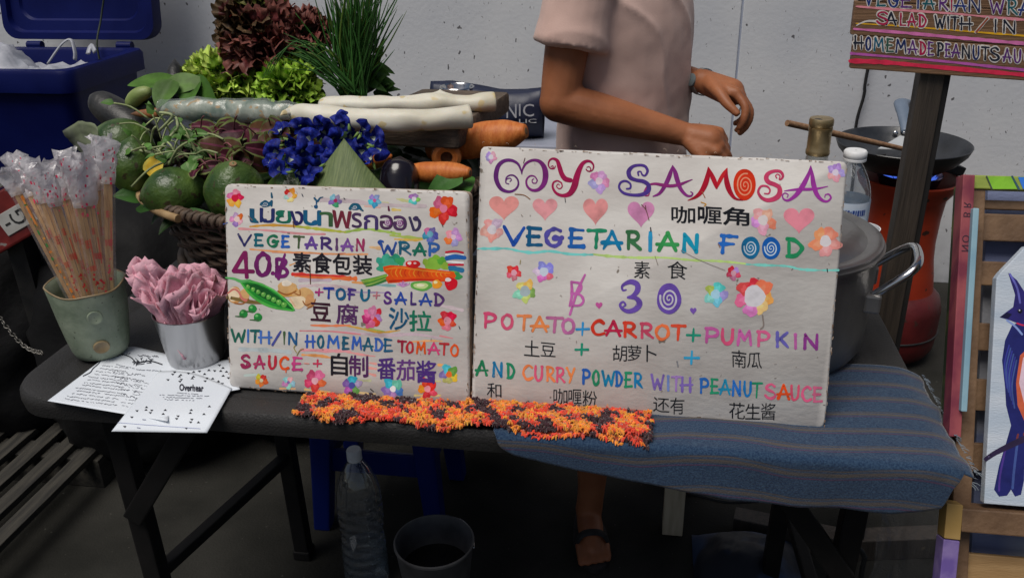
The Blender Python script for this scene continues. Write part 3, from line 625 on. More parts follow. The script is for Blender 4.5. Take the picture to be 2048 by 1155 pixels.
def z6(q): return [(1310+x/3.982, 290+y/3.982) for x, y in q]
def sw(w): return [max(1.6, x/3.982) for x in w]
MV=(95,40,110); MR=(150,30,75)
p.stroke(z5([(330,292),(334,272),(312,264),(290,285),(305,312),(345,306)]), sw([7,8,9,10,10,9]), MV) if False else None
p.stroke(z5([(318,290),(330,278),(318,264),(292,272),(286,300),(310,310),(336,290)][:6]), sw([8,8,9,9,9,8]), MV)
p.stroke(z5([(284,290),(290,258),(318,240),(352,244),(380,275),(384,318),(358,355),(308,371),(250,350),(216,295),(207,235),(226,165),(272,126),(330,122),(380,148),(404,195),(413,232)]), sw([9,10,12,13,14,15,18,22,30,36,38,34,28,24,20,14,6]), MV)
p.stroke(z5([(413,232),(420,190),(448,145),(500,121),(552,130),(590,175),(602,240),(588,308),(545,354),(492,358),(455,325),(450,278),(478,246),(515,250),(536,280)]), sw([6,14,20,22,28,40,46,40,28,22,18,15,13,11,10]), (110,40,110), c2=(125,45,120))
p.stroke(z5([(536,280),(525,302),(500,300),(495,278),(508,268)]), sw([10,9,9,8,7]), (125,45,120))
p.stroke(z5([(645,172),(660,165),(662,180),(645,188)]), sw([7,7,8,8]), MR)
p.stroke(z5([(680,168),(668,188),(640,185),(624,158),(634,122),(662,108),(695,125),(712,172),(730,228),(758,268),(800,280)]), sw([8,9,10,11,14,18,28,36,38,40,36]), MR)
p.stroke(z5([(925,192),(935,205),(955,208),(962,190),(948,172),(930,178)]), sw([9,10,10,9,8,7]), MR)
p.stroke(z5([(950,212),(975,200),(984,165),(965,135),(930,128),(895,150),(868,200),(848,260),(830,330),(795,385),(742,402),(690,385),(660,340),(664,300),(695,284),(728,300)]), sw([8,10,14,18,24,32,42,50,52,42,28,22,18,15,12,11]), MR, c2=(160,35,80))
p.stroke(z5([(728,300),(734,330),(712,348),(690,330),(700,310),(712,318)]), sw([11,10,9,8,7,6]), (160,35,80))
SB=(80,55,130)
p.stroke(z5([(1342,240),(1338,215),(1360,212),(1372,236),(1395,242),(1414,205),(1392,168),(1345,160),(1295,172),(1264,210),(1275,256),(1320,278),(1382,290),(1420,318),(1420,362),(1375,392),(1300,398),(1225,382),(1188,340),(1200,298),(1240,286),(1276,308),(1276,342),(1248,348)]), sw([14,14,12,14,16,22,22,22,26,36,34,28,32,34,36,30,24,22,18,18,18,16,16,14]), SB, c2=(75,55,135))
AP=(130,50,125)
p.stroke(z6([(140,162),(125,215),(105,270),(75,330),(35,385),(-15,408)]), sw([6,30,36,32,24,10]), AP); p.stroke(z6([(140,162),(160,215),(178,280),(205,350),(248,398),(285,405),(300,385),(285,372)]), sw([6,34,38,30,22,16,12,9]), AP)
p.stroke(z6([(-70,385),(-60,365),(-45,378),(-55,402),(-82,398),(-82,365),(-50,320),(0,308),(60,318),(130,325),(200,312),(250,292),(296,274)]), sw([8,9,9,10,12,14,16,20,26,26,24,16,5]), (150,45,95), c2=(135,50,125))
MM=(165,30,50)
p.stroke(z6([(424,178),(420,240),(400,310),(365,375),(320,415),(262,440)]), sw([8,36,44,36,24,6]), MM); p.stroke(z6([(424,178),(452,240),(478,300),(490,340)]), sw([10,34,36,20]), (175,35,50)); p.stroke(z6([(490,340),(515,285),(545,230),(574,185)]), sw([16,30,28,8]), (190,45,50)); p.stroke(z6([(574,185),(566,250),(578,320),(602,380),(640,425),(700,440)]), sw([8,34,44,36,22,6]), MM)
p.ell(1310+713/3.982, 290+314/3.982, 22.5, 31.5, (205,60,40), wob=0.01, n=32)
p.spiral(1310+718/3.982, 290+320/3.982, 17, 24, 2.6, 2.4, (225,150,120), a0=1.2)
S2=(195,70,105)
p.stroke(z6([(970,262),(960,245),(975,232),(995,245),(990,272),(1008,268),(1018,240),(995,210),(945,208),(900,228),(885,262),(905,295),(955,315),(990,340),(990,390),(955,425),(895,438),(845,415),(822,370),(845,328),(890,328),(915,355),(905,385),(872,385)]), sw([10,10,9,10,12,16,22,24,26,32,38,36,34,36,42,40,32,26,20,17,16,14,12,10]), S2)
A2=(150,60,150)
p.stroke(z6([(1240,165),(1225,225),(1195,290),(1160,350),(1115,405),(1060,440),(1025,430),(1015,400),(1035,382),(1060,395),(1052,415)]), sw([5,26,38,40,32,20,14,11,10,9,8]), A2); p.stroke(z6([(1240,165),(1252,240),(1262,310),(1285,385),(1325,435),(1370,448),(1400,420),(1385,392),(1358,395),(1352,415)]), sw([5,30,40,36,26,18,16,13,10,8]), A2)
p.stroke(z6([(1030,365),(1080,358),(1150,352),(1230,352),(1300,345),(1375,328)]), sw([5,14,22,24,16,4]), A2)
def BW(spec, v0, v1, w, dv=0.043, ref=None): p.word(spec, v0, v1, w, dv, ref)
V1=(40,80,165); V2=(25,85,125); V3=(85,80,160); V4=(45,100,175); V5=(40,135,100); V6=(30,120,165); V7=(60,115,75); V8=(60,150,195); V9=(60,150,85); V10=(40,145,175)
BW([('V',1005,1051,V1),('E',1052,1086,V2),('G',1088,1127,V3),('E',1136,1171,V4),('T',1173,1214,V5),('A',1204,1245,V6),('R',1251,1284,V7),('I',1294,1308,V8),('A',1314,1357,V9),('N',1363,1399,V10),('F',1438,1477,(50,105,185)),('D',1571,1608,(40,135,90))], 450.5, 491, 8.2, 0.0425, 1028)
for u, v, c in ((1501,495,(25,105,150)),(1542,496,(30,90,165))):
    p.ell(u, v, 18.5, 22.5, c, wob=0.015, n=28); p.spiral(u, v, 13, 16, 2.4, 2.2, (190,205,215), a0=0.8)
for ch, u0, u1, v0, v1 in (('咖',1343,1390,413,446),('喱',1396,1443,414,447),('角',1446,1498,416,450),('素',1268,1300,522,556),('食',1335,1375,523,558),('土',1048,1079,680,712),('豆',1081,1111,684,712),('胡',1225,1254,689,722),('萝',1255,1283,690,722),('卜',1293,1313,690,723),('南',1463,1493,701,735),('瓜',1494,1524,704,736),
     ('和',974,1003,766,795),('咖',1107,1135,776,808),('喱',1137,1163,778,808),('粉',1165,1194,780,812),('还',1306,1339,793,823),('有',1340,1369,795,828),('花',1458,1490,804,837),('生',1490,1521,806,838),('酱',1522,1551,805,839)):
    p.glyph(ch, u0, u1, v0, v1, (22,24,30), bold=0.018 if u0 < 1500 and v0 < 500 else 0.008)
p.stroke([(1143,566),(1144,588),(1139,611)], [5,6,4], (190,105,170)); p.letter('B',1140,1168,564,611,(190,105,170),5); p.stroke([(1170,549),(1155,580),(1147,605),(1140,628)], [4,6,5,5], (190,105,170))
T3=(105,80,165)
p.stroke([(1252,579),(1246,580),(1244,573),(1250,567),(1262,563),(1274,568),(1275,580),(1266,591),(1256,594)], [3,4,5,7,10,11,11,8,5], T3); p.stroke([(1258,594),(1272,596),(1279,606),(1272,617),(1258,622),(1246,618),(1240,609),(1246,603),(1251,609),(1246,613)], [6,9,12,11,9,7,5,4,4,3], T3)
p.ell(1338,597,24.5,31,T3,wob=.02,n=28); p.spiral(1338,597,18,23,2.4,3.4,(200,197,205),a0=0.9)
p.ell(1230-32,611,3,3,(185,90,150))
BW([('P',966,994,(200,80,115)),('O',1001,1028,(205,90,120)),('T',1033,1064,(225,135,90)),('A',1062,1097,(228,135,85)),('T',1092,1128,(175,105,145)),('O',1122,1151,(185,110,160)),('C',1181,1211,(205,65,50)),('A',1210,1244,(180,45,75)),('R',1245,1274,(205,70,55)),('R',1279,1308,(195,80,105)),('O',1309,1340,(225,115,75)),('T',1341,1373,(205,80,60)),('P',1408,1439,(185,95,155)),('U',1441,1469,(200,85,120)),('M',1473,1504,(190,100,160)),('P',1512,1541,(205,100,140)),('K',1550,1578,(105,100,175)),('I',1586,1596,(180,100,160)),('N',1605,1638,(140,65,140))], 624, 657, 6.4, 0.0665, 980)
p.letter('+',1153,1178,645,669,(60,140,195),5); p.letter('+',1374,1400,657,681,(40,140,115),5); p.letter('+',1151,1176,687,709,(40,135,110),5); p.letter('+',1369,1398,702,727,(60,150,190),5)
BW([('A',951,976,(40,125,85)),('N',984,1006,(40,115,160)),('D',1013,1031,(40,130,95)),('C',1044,1067,(225,130,85)),('U',1068,1087,(205,90,120)),('R',1091,1111,(225,130,85)),('R',1111,1131,(205,90,120)),('Y',1132,1151,(225,135,85)),('P',1163,1182,(45,90,165)),('O',1184,1200,(40,130,95)),('W',1203,1230,(40,125,165)),('D',1230,1246,(45,100,170)),('E',1248,1265,(40,135,100)),('R',1267,1286,(40,120,170)),
    ('W',1301,1329,(120,100,170)),('I',1332,1341,(110,130,185)),('T',1342,1363,(150,120,180)),('H',1361,1385,(120,100,170)),('P',1398,1419,(45,95,165)),('E',1420,1438,(40,135,100)),('A',1438,1462,(45,130,165)),('N',1463,1483,(50,105,180)),('U',1486,1504,(40,110,170)),('T',1502,1526,(40,130,95)),('S',1529,1553,(205,95,130)),('A',1554,1581,(225,85,50)),('U',1580,1600,(200,85,110)),('C',1602,1624,(205,95,130)),('E',1625,1645,(190,100,130))], 720, 752, 5.0, 0.0775, 963)
for pts, c, w in (([(1283,409),(1292,420),(1298,440)],(110,80,70),1.6),([(1292,420),(1291,411)],(90,50,50),1.6),([(1301,455),(1302,462)],(40,40,45),2.4),([(1030,388),(1048,390),(1060,398)],(140,100,70),1.8),([(1130,396),(1131,404)],(70,70,75),1.6),([(1654,537),(1655,543)],(40,45,50),2),([(1525,630),(1527,650),(1521,657)],(130,120,115),3),([(1310,512),(1316,530)],(130,120,110),1.2),([(1362,500),(1400,520),(1450,540)],(150,140,135),1.1),([(1133,805),(1135,813)],(150,70,60),2),([(1215,808),(1218,820)],(190,150,120),3),([(1354,722),(1356,732)],(120,120,125),3),([(1437,488),(1440,494)],(140,110,90),2.4),([(1404,383),(1410,395)],(150,90,60),1.6),([(1402,404),(1412,408),(1408,412)],(205,150,60),1.8),([(1047,326),(1050,316)],(90,60,60),1.5),([(1040,527),(1041,520)],(165,150,110),2)):
    p.stroke(pts, w, c)
grime(p, [(960,292),(1697,323),(1650,859),(942,806)]); p.build('painted_lettering', big)
# frayed threads on the upper edge
th = MB()
for i in range(14):
    t = random.random(); a = P(960+t*730, 292+t*31, pl=SPL)+Vector((0, 0.012, 0.001))
    d = Vector((random.uniform(-1,1), random.uniform(-.6,.2), random.uniform(0,.5)))*random.uniform(.003,.006)
    th.tube(catmull([a, a+d*0.6+Vector((0,0,.002)), a+d*1.2], 3), 0.0002, 4, col=None)
th.build('frayed_threads', mat('thread', (0.55,0.45,0.35), rough=0.9), big)
# ------------------------------------------------------------------ crochet mat
M_yarn = mat('yarn', 0.75, rough=0.95, scale=90, vcol=True, sheen=0.3)
rnd = random.Random(3)
def yarn_col(x, row):
    v = noise.noise(Vector((x*36+row*0.20, row*0.30, 5.0)))
    if v < -0.13: return gain((58,24,32), 1.0)
    if v < 0.10: return gain((205,62,36), 1.25) if rnd.random() < .8 else gain((222,118,40), 1.25)
    return gain((230,130,40), 1.3) if rnd.random() < .85 else gain((214,84,42), 1.25)
m = MB()
MX0, MX1 = 0.520, 1.066
def mat_front(x):      # front edge of the mat in y
    t = (x-MX0)/(MX1-MX0); return 0.002 - 0.018*max(0, t-0.45) + 0.004*math.sin(x*40)
def mat_z(x, y):
    z = TZ+0.004
    if y < 0.004: z -= (0.004-y)*0.9
    return z + (0.0075 if x > 0.785 else 0)
def mbase(a, b):
    x = lerp(MX0, MX1, a); y = lerp(0.115, mat_front(x), b); return (x, y, mat_z(x, y))
m.grid(mbase, 60, 16, col=gain((150,60,35), 1.2))
for i in range(118):
    for row in range(11):
        x = MX0+(MX1-MX0)*(i+rnd.uniform(-.5,.5))/117; f = mat_front(x); y = f + row*0.0068 + rnd.uniform(-.003,.003)
        if y > SIGN_Y-0.006: continue
        c = yarn_col(x, row); z = mat_z(x, y); b0 = Vector((x, y, z)); h = 0.008+0.004*noise.noise(Vector((x*60, y*60, 0)))
        for lp in range(6):
            a2 = rnd.uniform(0, 2*PI); d = Vector((math.cos(a2), math.sin(a2)-.25, 0))*rnd.uniform(.0025,.0058); top = Vector((0,0,h*rnd.uniform(.6,1.15))); r0_ = rnd.uniform(.0012,.0020)
            m.tube([b0-d*.2, b0+d*0.25+top*0.75, b0+d*.7+top*.9, b0+d*1.1+top*rnd.uniform(.25,.7)], [r0_*1.3, r0_*1.2, r0_, r0_*.5], 4, cap=False, col=tuple(k*rnd.uniform(.75,1.15) for k in c))
tag(m.build('crochet_mat', M_yarn, smooth=180), 'fuzzy orange, red and maroon crochet strip under the two painted signs', 'mat')

# ------------------------------------------------------------------ blue striped cloth
def cloth_mat():
    m = mat('blue_cloth', (0.011,0.028,0.068), (0.033,0.066,0.118), spec=0.12, rough=0.95, scale=380, bump=0.4, bscale=420, detail=6, sheen=0.25)
    nt = m.node_tree; N = nt.nodes; L = nt.links; b = N['Principled BSDF']; src = b.inputs['Base Color'].links[0].from_socket
    uv = N.new('ShaderNodeUVMap'); sx = N.new('ShaderNodeSeparateXYZ'); L.new(uv.outputs[0], sx.inputs[0])
    nz = N.new('ShaderNodeTexNoise'); nz.inputs['Scale'].default_value = 7; L.new(uv.outputs[0], nz.inputs['Vector'])
    ad = N.new('ShaderNodeMath'); ad.operation = 'MULTIPLY_ADD'; ad.inputs[1].default_value = 0.010; L.new(nz.outputs['Fac'], ad.inputs[0]); L.new(sx.outputs['Y'], ad.inputs[2])
    md = N.new('ShaderNodeMath'); md.operation = 'DIVIDE'; md.inputs[1].default_value = 0.047; L.new(ad.outputs[0], md.inputs[0])
    fr = N.new('ShaderNodeMath'); fr.operation = 'FRACT'; L.new(md.outputs[0], fr.inputs[0])
    r = N.new('ShaderNodeValToRGB'); r.color_ramp.interpolation = 'EASE'; e = r.color_ramp.elements
    B=(0,0,0,0); 
    e[0].position = 0; e[0].color = (0,0,0,0); e[1].position = 1; e[1].color = (0,0,0,0)
    for p, c in ((.26,(0,0,0,0)),(.31,(.085,.065,.05,.95)),(.36,(.06,.07,.09,.3)),(.42,(.10,.075,.055,.95)),(.50,(.08,.065,.05,.9)),(.55,(.05,.06,.1,.2)),(.60,(.09,.03,.075,.9)),(.65,(0,0,0,0))):
        x = e.new(p); x.color = c
    L.new(fr.outputs[0], r.inputs[0])
    mp = N.new('ShaderNodeMapping'); mp.inputs['Scale'].default_value = (25,900,1); L.new(uv.outputs[0], mp.inputs[0])
    wv = N.new('ShaderNodeTexNoise'); wv.inputs['Scale'].default_value = 1; L.new(mp.outputs[0], wv.inputs['Vector'])
    ml = N.new('ShaderNodeMath'); ml.operation = 'MULTIPLY'; L.new(r.outputs['Alpha'], ml.inputs[0]); L.new(wv.outputs['Fac'], ml.inputs[1])
    m2 = N.new('ShaderNodeMath'); m2.operation = 'MULTIPLY'; m2.inputs[1].default_value = 1.6; m2.use_clamp = True; L.new(ml.outputs[0], m2.inputs[0])
    mx = N.new('ShaderNodeMix'); mx.data_type = 'RGBA'; L.new(m2.outputs[0], mx.inputs[0]); L.new(src, mx.inputs[6]); L.new(r.outputs['Color'], mx.inputs[7])
    L.new(mx.outputs[2], b.inputs['Base Color']); return m
HEM = [(985,866),(1000,893),(1025,907),(1090,925),(1160,940),(1300,962),(1450,990),(1600,1010),(1780,1020),(1880,1008),(1926,946)]
hem = [P(u, v, y=-0.013) for u, v in HEM]
CX0, CX1 = hem[0].x, 1.512
def hem_z(x):
    for a, b in zip(hem[:-1], hem[1:]):
        if x <= b.x: return lerp(a.z, b.z, (x-a.x)/(b.x-a.x+1e-6))
    return hem[-1].z
cl = MB(); NU, NV = 150, 90; cl.uv = []
def cloth_pt(i, j):
    a = i/NU; x = lerp(CX0, CX1, a); back = 0.268+0.006*math.sin(x*23)
    drop = max(0.0, TZ+0.003-hem_z(x)); flat = back+0.004; R = 0.011; arc = R*PI/2; total = flat+arc+max(0.0, drop-R)
    if drop < R: total = flat+arc*max(0.05, drop/R)
    s = total*j/NV
    if s < flat: y = back-s; z = TZ+0.0035
    elif s < flat+arc: q = (s-flat)/R; y = -0.004-R*math.sin(q); z = TZ+0.0035-R*(1-math.cos(q))
    else: y = -0.004-R; z = TZ+0.0035-R-(s-flat-arc)
    hang = max(0.0, s-flat)
    wr = fbm((x*5, s*6, 1.0), 1.6)*0.0022 + 0.0012*math.sin(x*60+s*30)*fbm((x*3, s*3, 4), 1.0)
    z += max(0, wr)+0.0004; y -= hang*0.16*(0.35+0.65*math.sin(x*9+0.8)**2)+0.004*hang*10*noise.noise(Vector((x*16, s*3, 2))) - hang*0.05 + abs(wr)*0.6*min(1, hang*30)
    # small overhang past the table's right end
    xe = x + 0.006*fbm((s*14, 2, 3), 1.5)*a**8
    if x > TW-0.03: z -= max(0, (x-(TW-0.03)))**2*6
    if x < CX0+0.05: z += 0.003*((CX0+0.05-x)/0.05)
    cl.uv.append((x, s)); return (xe, y, z)
cl.v = [Vector(cloth_pt(i, j)) for i in range(NU+1) for j in range(NV+1)]
for i in range(NU):
    for j in range(NV): q = i*(NV+1)+j; cl.f.append((q, q+NV+1, q+NV+2, q+1)); cl.c.append(None); cl.m.append(0)
cloth = tag(cl.build('table_cloth', cloth_mat(), smooth=180, solid=0.0016), 'faded blue striped cloth draped over the right front edge of the table', 'cloth')
fr = MB()
for i in range(90):
    s = rnd.uniform(0, 0.30); y = 0.262-s; z = TZ+0.003
    a = Vector((CX1+0.001, max(-0.012, y), z-0.004 if y > -0.012 else z-(s-0.274))); d = Vector((rnd.uniform(.004,.011), rnd.uniform(-.005,.005), rnd.uniform(-.007,.001)))
    fr.tube([a, a+d*0.6, a+d+Vector((0,0,-.002))], 0.0005, 4)
fr.build('frayed_edge', mat('cloth_thread', (0.12,0.17,0.25), (0.25,0.28,0.3), rough=0.95), cloth)

# ------------------------------------------------------------------ leaflets
M_paper = mat('paper', (0.68,0.73,0.80), (0.74,0.79,0.85), rough=0.7, scale=6)
M_ink = mat('ink', 0.9, rough=0.6, vcol=True)
class PaperPaint(Paint):
    def __init__(s, zf): s.zf = zf; s.mb = MB(); s.n = 0; s.k = 1.0; s.step = 2e-6; s.base = 7.5e-4
    def pt(s, u, v, off): return P(u, v, z=s.zf(u, v)+off)
def leaflet(name, label, corners, zf, thick, edges=None):
    """corners TL,TR,BR,BL in pixels; zf gives the paper's height"""
    TLc, TRc, BRc, BLc = [Vector((*c, 0)) for c in corners]
    top = [Vector((*c, 0)) for c in edges] if edges else [TLc, TRc]
    def q(a, b):
        k = a*(len(top)-1); i = min(int(k), len(top)-2); t = top[i].lerp(top[i+1], k-i); bo = BLc.lerp(BRc, a)
        p = t.lerp(bo, b); return P(p.x, p.y, z=zf(p.x, p.y))
    mb = MB(); mb.grid(lambda a, b: q(a, b), 24, 24)
    o = mb.build(name, M_paper, smooth=180, solid=thick); return tag(o, label, 'leaflet')
zA = lambda u, v: TZ+0.0022+0.004*max(0, (v-790)/40)**2*(1 if u < 140 else .4)+0.0015*math.sin(u*0.02)
la = leaflet('leaflet', 'white leaflet with close handwriting and an ink drawing, before the green cup', [(200,722),(372,716),(335,842),(95,801)], zA, 0.0004, edges=[tuple(p.xy) for p in catmull([(200,722,0),(243,697,0),(268,693,0),(300,700,0),(372,716,0)], 4)])
zC = lambda u, v: TZ+0.0040
lc = leaflet('leaflet', 'leaflet printed with black arrowheads, mostly hidden beside the small sign', [(335,742),(458,718),(480,778),(350,800)], zC, 0.0004)
zB = lambda u, v: TZ+0.0056-0.016*max(0, (v-822)/45)**1.6
lb = leaflet('leaflet', 'white leaflet headed Overhear, hanging over the front edge of the table', [(322,741),(463,776),(414,865),(223,862)], zB, 0.0009, edges=[tuple(p.xy) for p in catmull([(318,742,0),(360,742,0),(400,750,0),(464,776,0)], 4)])
INK = (60,62,72)
def scribble(p, u0, v0, u1, v1, amp, w, c, gaps=0.2):
    n = max(3, int(abs(u1-u0)/2.2)); seg = []
    for i in range(n+1):
        t = i/n; seg.append((lerp(u0, u1, t)+rnd.uniform(-.5,.5), lerp(v0, v1, t)+rnd.uniform(-1, 1)*amp))
        if rnd.random() < gaps or i == n:
            if len(seg) >= 2: p.stroke(seg, w, c, sub=2)
            seg = []
pa = PaperPaint(zA)
for k in range(13):
    t = k/12; u0 = lerp(205, 130, t)+rnd.uniform(-4,4); v0 = lerp(730, 797, t); L_ = lerp(60, 130, t)*rnd.uniform(.75,1)
    scribble(pa, u0, v0, u0+L_, v0+L_*0.12, 1.1, 0.9, (110,112,120), .22)
    if k > 3: scribble(pa, u0+L_+10, v0+L_*0.12, min(u0+L_+50, 322-(k-3)*6), v0+L_*0.12+5, 1.0, 0.8, (125,127,135), .25)
for k in range(5): scribble(pa, 225+k*4, 742+k*11, 290-k*3, 750+k*12, 2.4, 1.0, (95,97,105), .3)
pa.stroke([(203,718),(196,727),(186,736),(180,744),(166,751)], 1.6, INK); pa.stroke([(240,706),(258,712),(266,718),(272,726)], 2.0, (40,42,50)); pa.stroke([(272,726),(290,722),(305,722),(324,728)], 2.2, (40,42,50))
for k in range(16): u = rnd.uniform(266,300); v = 719+rnd.uniform(-4,8); pa.stroke([(u,v),(u+rnd.uniform(-6,9),v+rnd.uniform(-5,5)),(u+rnd.uniform(-4,12),v+rnd.uniform(-5,5))], 1.2, (45,48,56), sub=3)
scribble(pa, 225, 712, 262, 706, 2, 1.2, (70,72,82), .15); scribble(pa, 276, 710, 316, 712, 2, 1.2, (70,72,82), .15); scribble(pa, 232, 728, 268, 736, .8, .9, (110,115,125)); scribble(pa, 272, 738, 322, 741, .8, .9, (110,115,125))
pa.build('handwriting', la, M_ink)
pb = PaperPaint(zB)
def tri(p, u, v, up=1, s=1.0): p.poly([(u-3.6*s, v+1.6*up), (u+3.6*s, v+1.6*up), (u+0.4*s, v-2.2*up)][::1 if up > 0 else -1], (28,30,40))
for x, y, up in ((1065,700,1),(1060,728,1),(1120,735,-1),(1105,760,-1),(965,740,-1),(1262,730,1),(1240,770,1),(1287,815,-1),(910,806,-1),(1395,795,-1),(1380,822,-1),(1535,730,1),(1525,760,1),(1540,830,-1),(1527,858,-1),(1610,858,1),(1668,772,1),(1725,692,1),(835,905,-1),(1480,920,-1),(1360,335,-1),(1340,358,-1),(1425,362,1),(1410,378,1),(1290,415,-1),(1430,412,-1),(1415,432,-1),(1505,347,-1),(1558,380,1),(1545,398,1),(1680,428,-1),(1700,398,-1)):
    tri(pb, 90+x/5.25, 680+y/5.25, up)
SLOPE = 0.02; pb.glyph('Overhear', 359, 407, 768, 781, (45,46,58), bold=0.015)
for k, (a, b, v) in enumerate(((352,396,786),(320,418,790),(326,404,794.5),(330,392,799))): scribble(pb, a, v-1, b, v+1.5, .7, 1.1, (95,98,112), .3)
pb.stroke([(236,844),(300,849),(400,856)], 0.8, (165,172,205)); pb.stroke([(285,838),(291,838.5)], 1.4, (120,125,150)); pb.stroke([(274,854),(280,855)], 1.4, (120,125,150))
pb.build('printing', lb, M_ink)
pc = PaperPaint(zC)
for x, y, up in ((1830,262,-1),(1868,288,1),(1780,320,-1),(1845,320,1),(1905,328,1),(1720,312,1),(1620,325,-1),(1675,352,1),(1645,382,-1),(1870,370,1),(1820,428,1),(1812,445,-1),(1860,455,-1),(1850,470,-1),(1925,395,-1),(1560,330,1),(1760,400,1)):
    tri(pc, 90+x/5.25, 680+y/5.25, up)
pc.build('printing', lc, M_ink)

# ------------------------------------------------------------------ green cup with chopsticks
M_glaze = mat('green_glaze', (0.19,0.24,0.17), (0.30,0.35,0.26), rough=0.42, scale=26, bump=0.25, bscale=90, detail=7, rvar=0.12, specks=(120,0.68,(0.09,0.10,0.07)))
M_glaze2 = mat('bronze_glaze', (0.20,0.14,0.07), (0.30,0.23,0.13), rough=0.35, scale=40, bump=0.2)
CUP = Vector((0.090, 0.165, TZ))
cup = thing('pottery_cup', 'green glazed pottery cup with two small raised badges, full of wrapped chopsticks', 'cup', CUP)
H = 0.136
prof = [(0.001,0.002),(0.036,0.001),(0.043,0.004),(0.047,0.014),(0.052,0.04),(0.0575,0.08),(0.0615,0.115),(0.064,H-0.002),(0.0635,H+0.001),(0.0615,H),(0.058,0.11),(0.053,0.06),(0.045,0.012),(0.001,0.010)]
c_ = MB(); c_.lathe(prof, 48, CUP, sx=1.04, sy=0.98)
for p in c_.v:
    k = (p.z-CUP.z)/H; a = math.atan2(p.y-CUP.y, p.x-CUP.x); p.z += k*k*0.0035*math.sin(2*a+0.6)+k*0.002*math.sin(5*a); r = 1+0.012*math.sin(3*a+k*3); p.x = CUP.x+(p.x-CUP.x)*r; p.y = CUP.y+(p.y-CUP.y)*r
c_.build('cup_body', M_glaze, cup, smooth=180)
c_ = MB(); pts = []
for i in range(49):
    a = 2*PI*i/48; r = 1+0.012*math.sin(3*a+3); pts.append(CUP+Vector((0.0632*1.04*r*math.cos(a), 0.0632*0.98*r*math.sin(a), H+0.0035*math.sin(2*a+0.6)+0.002*math.sin(5*a))))
c_.tube(pts, 0.0017, 6, cap=False); c_.build('rim', M_glaze2, cup, smooth=180)
for u, v, z_, r_, mm in ((203,622,0.093,0.0125,M_glaze),(218,690,0.034,0.0135,M_glaze2)):
    d = Vector((math.sin(rad(38)), -math.cos(rad(38)), 0)); k = lerp(0.0515, 0.0605, (z_-0.03)/0.09)
    ctr = CUP+d*(k+0.0005)+Vector((0,0,z_)); Rm = d.to_track_quat('Z','Y').to_matrix()
    b_ = MB(); b_.lathe([(0.0001,0.003),(r_*0.6,0.0028),(r_*0.72,0.0042),(r_*0.95,0.0040),(r_,0.0015),(r_,-0.004)], 24, ctr, Rm, sy=1.0 if z_ > .05 else .85); b_.build('badge', mm, cup, smooth=60)
M_bamboo = mat('bamboo_stick', (0.44,0.23,0.085), (0.64,0.38,0.16), rough=0.6, scale=3, stretch=(60,60,3), bump=0.15)
M_wrap = film('clear_wrapper', opacity=0.12, haze=(0.90,0.88,0.90), rough=0.2, gloss=0.10, bump=0.4, bscale=60)
M_wraptop = film('milky_wrapper', opacity=0.62, haze=(0.92,0.89,0.92), rough=0.25, gloss=0.12, bump=0.6, bscale=70)
M_print = mat('wrapper_print', 0.9, rough=0.5, vcol=True)
PACK = [  # base pixel, stick-top pixel, y base, y top, print colour, wrapper extra length, sticks
 ((141,590),(30,376),.135,.150,(214,120,50),.020), ((158,592),(84,392),.150,.175,(176,40,44),.045), ((172,588),(108,398),.128,.140,(196,30,36),.050),
 ((182,585),(128,386),.160,.185,(186,36,44),.048), ((190,586),(141,352),.150,.195,(196,40,50),.030), ((197,586),(159,400),.130,.140,(200,28,34),.055),
 ((208,582),(178,396),.140,.150,(190,30,50),.060), ((221,580),(196,366),.165,.180,(200,40,60),.050), ((236,575),(216,352),.150,.165,(196,60,80),.045), ((150,588),(58,380),.185,.215,(190,60,60),.050), ((226,580),(206,340),.190,.215,(190,50,60),.045)]
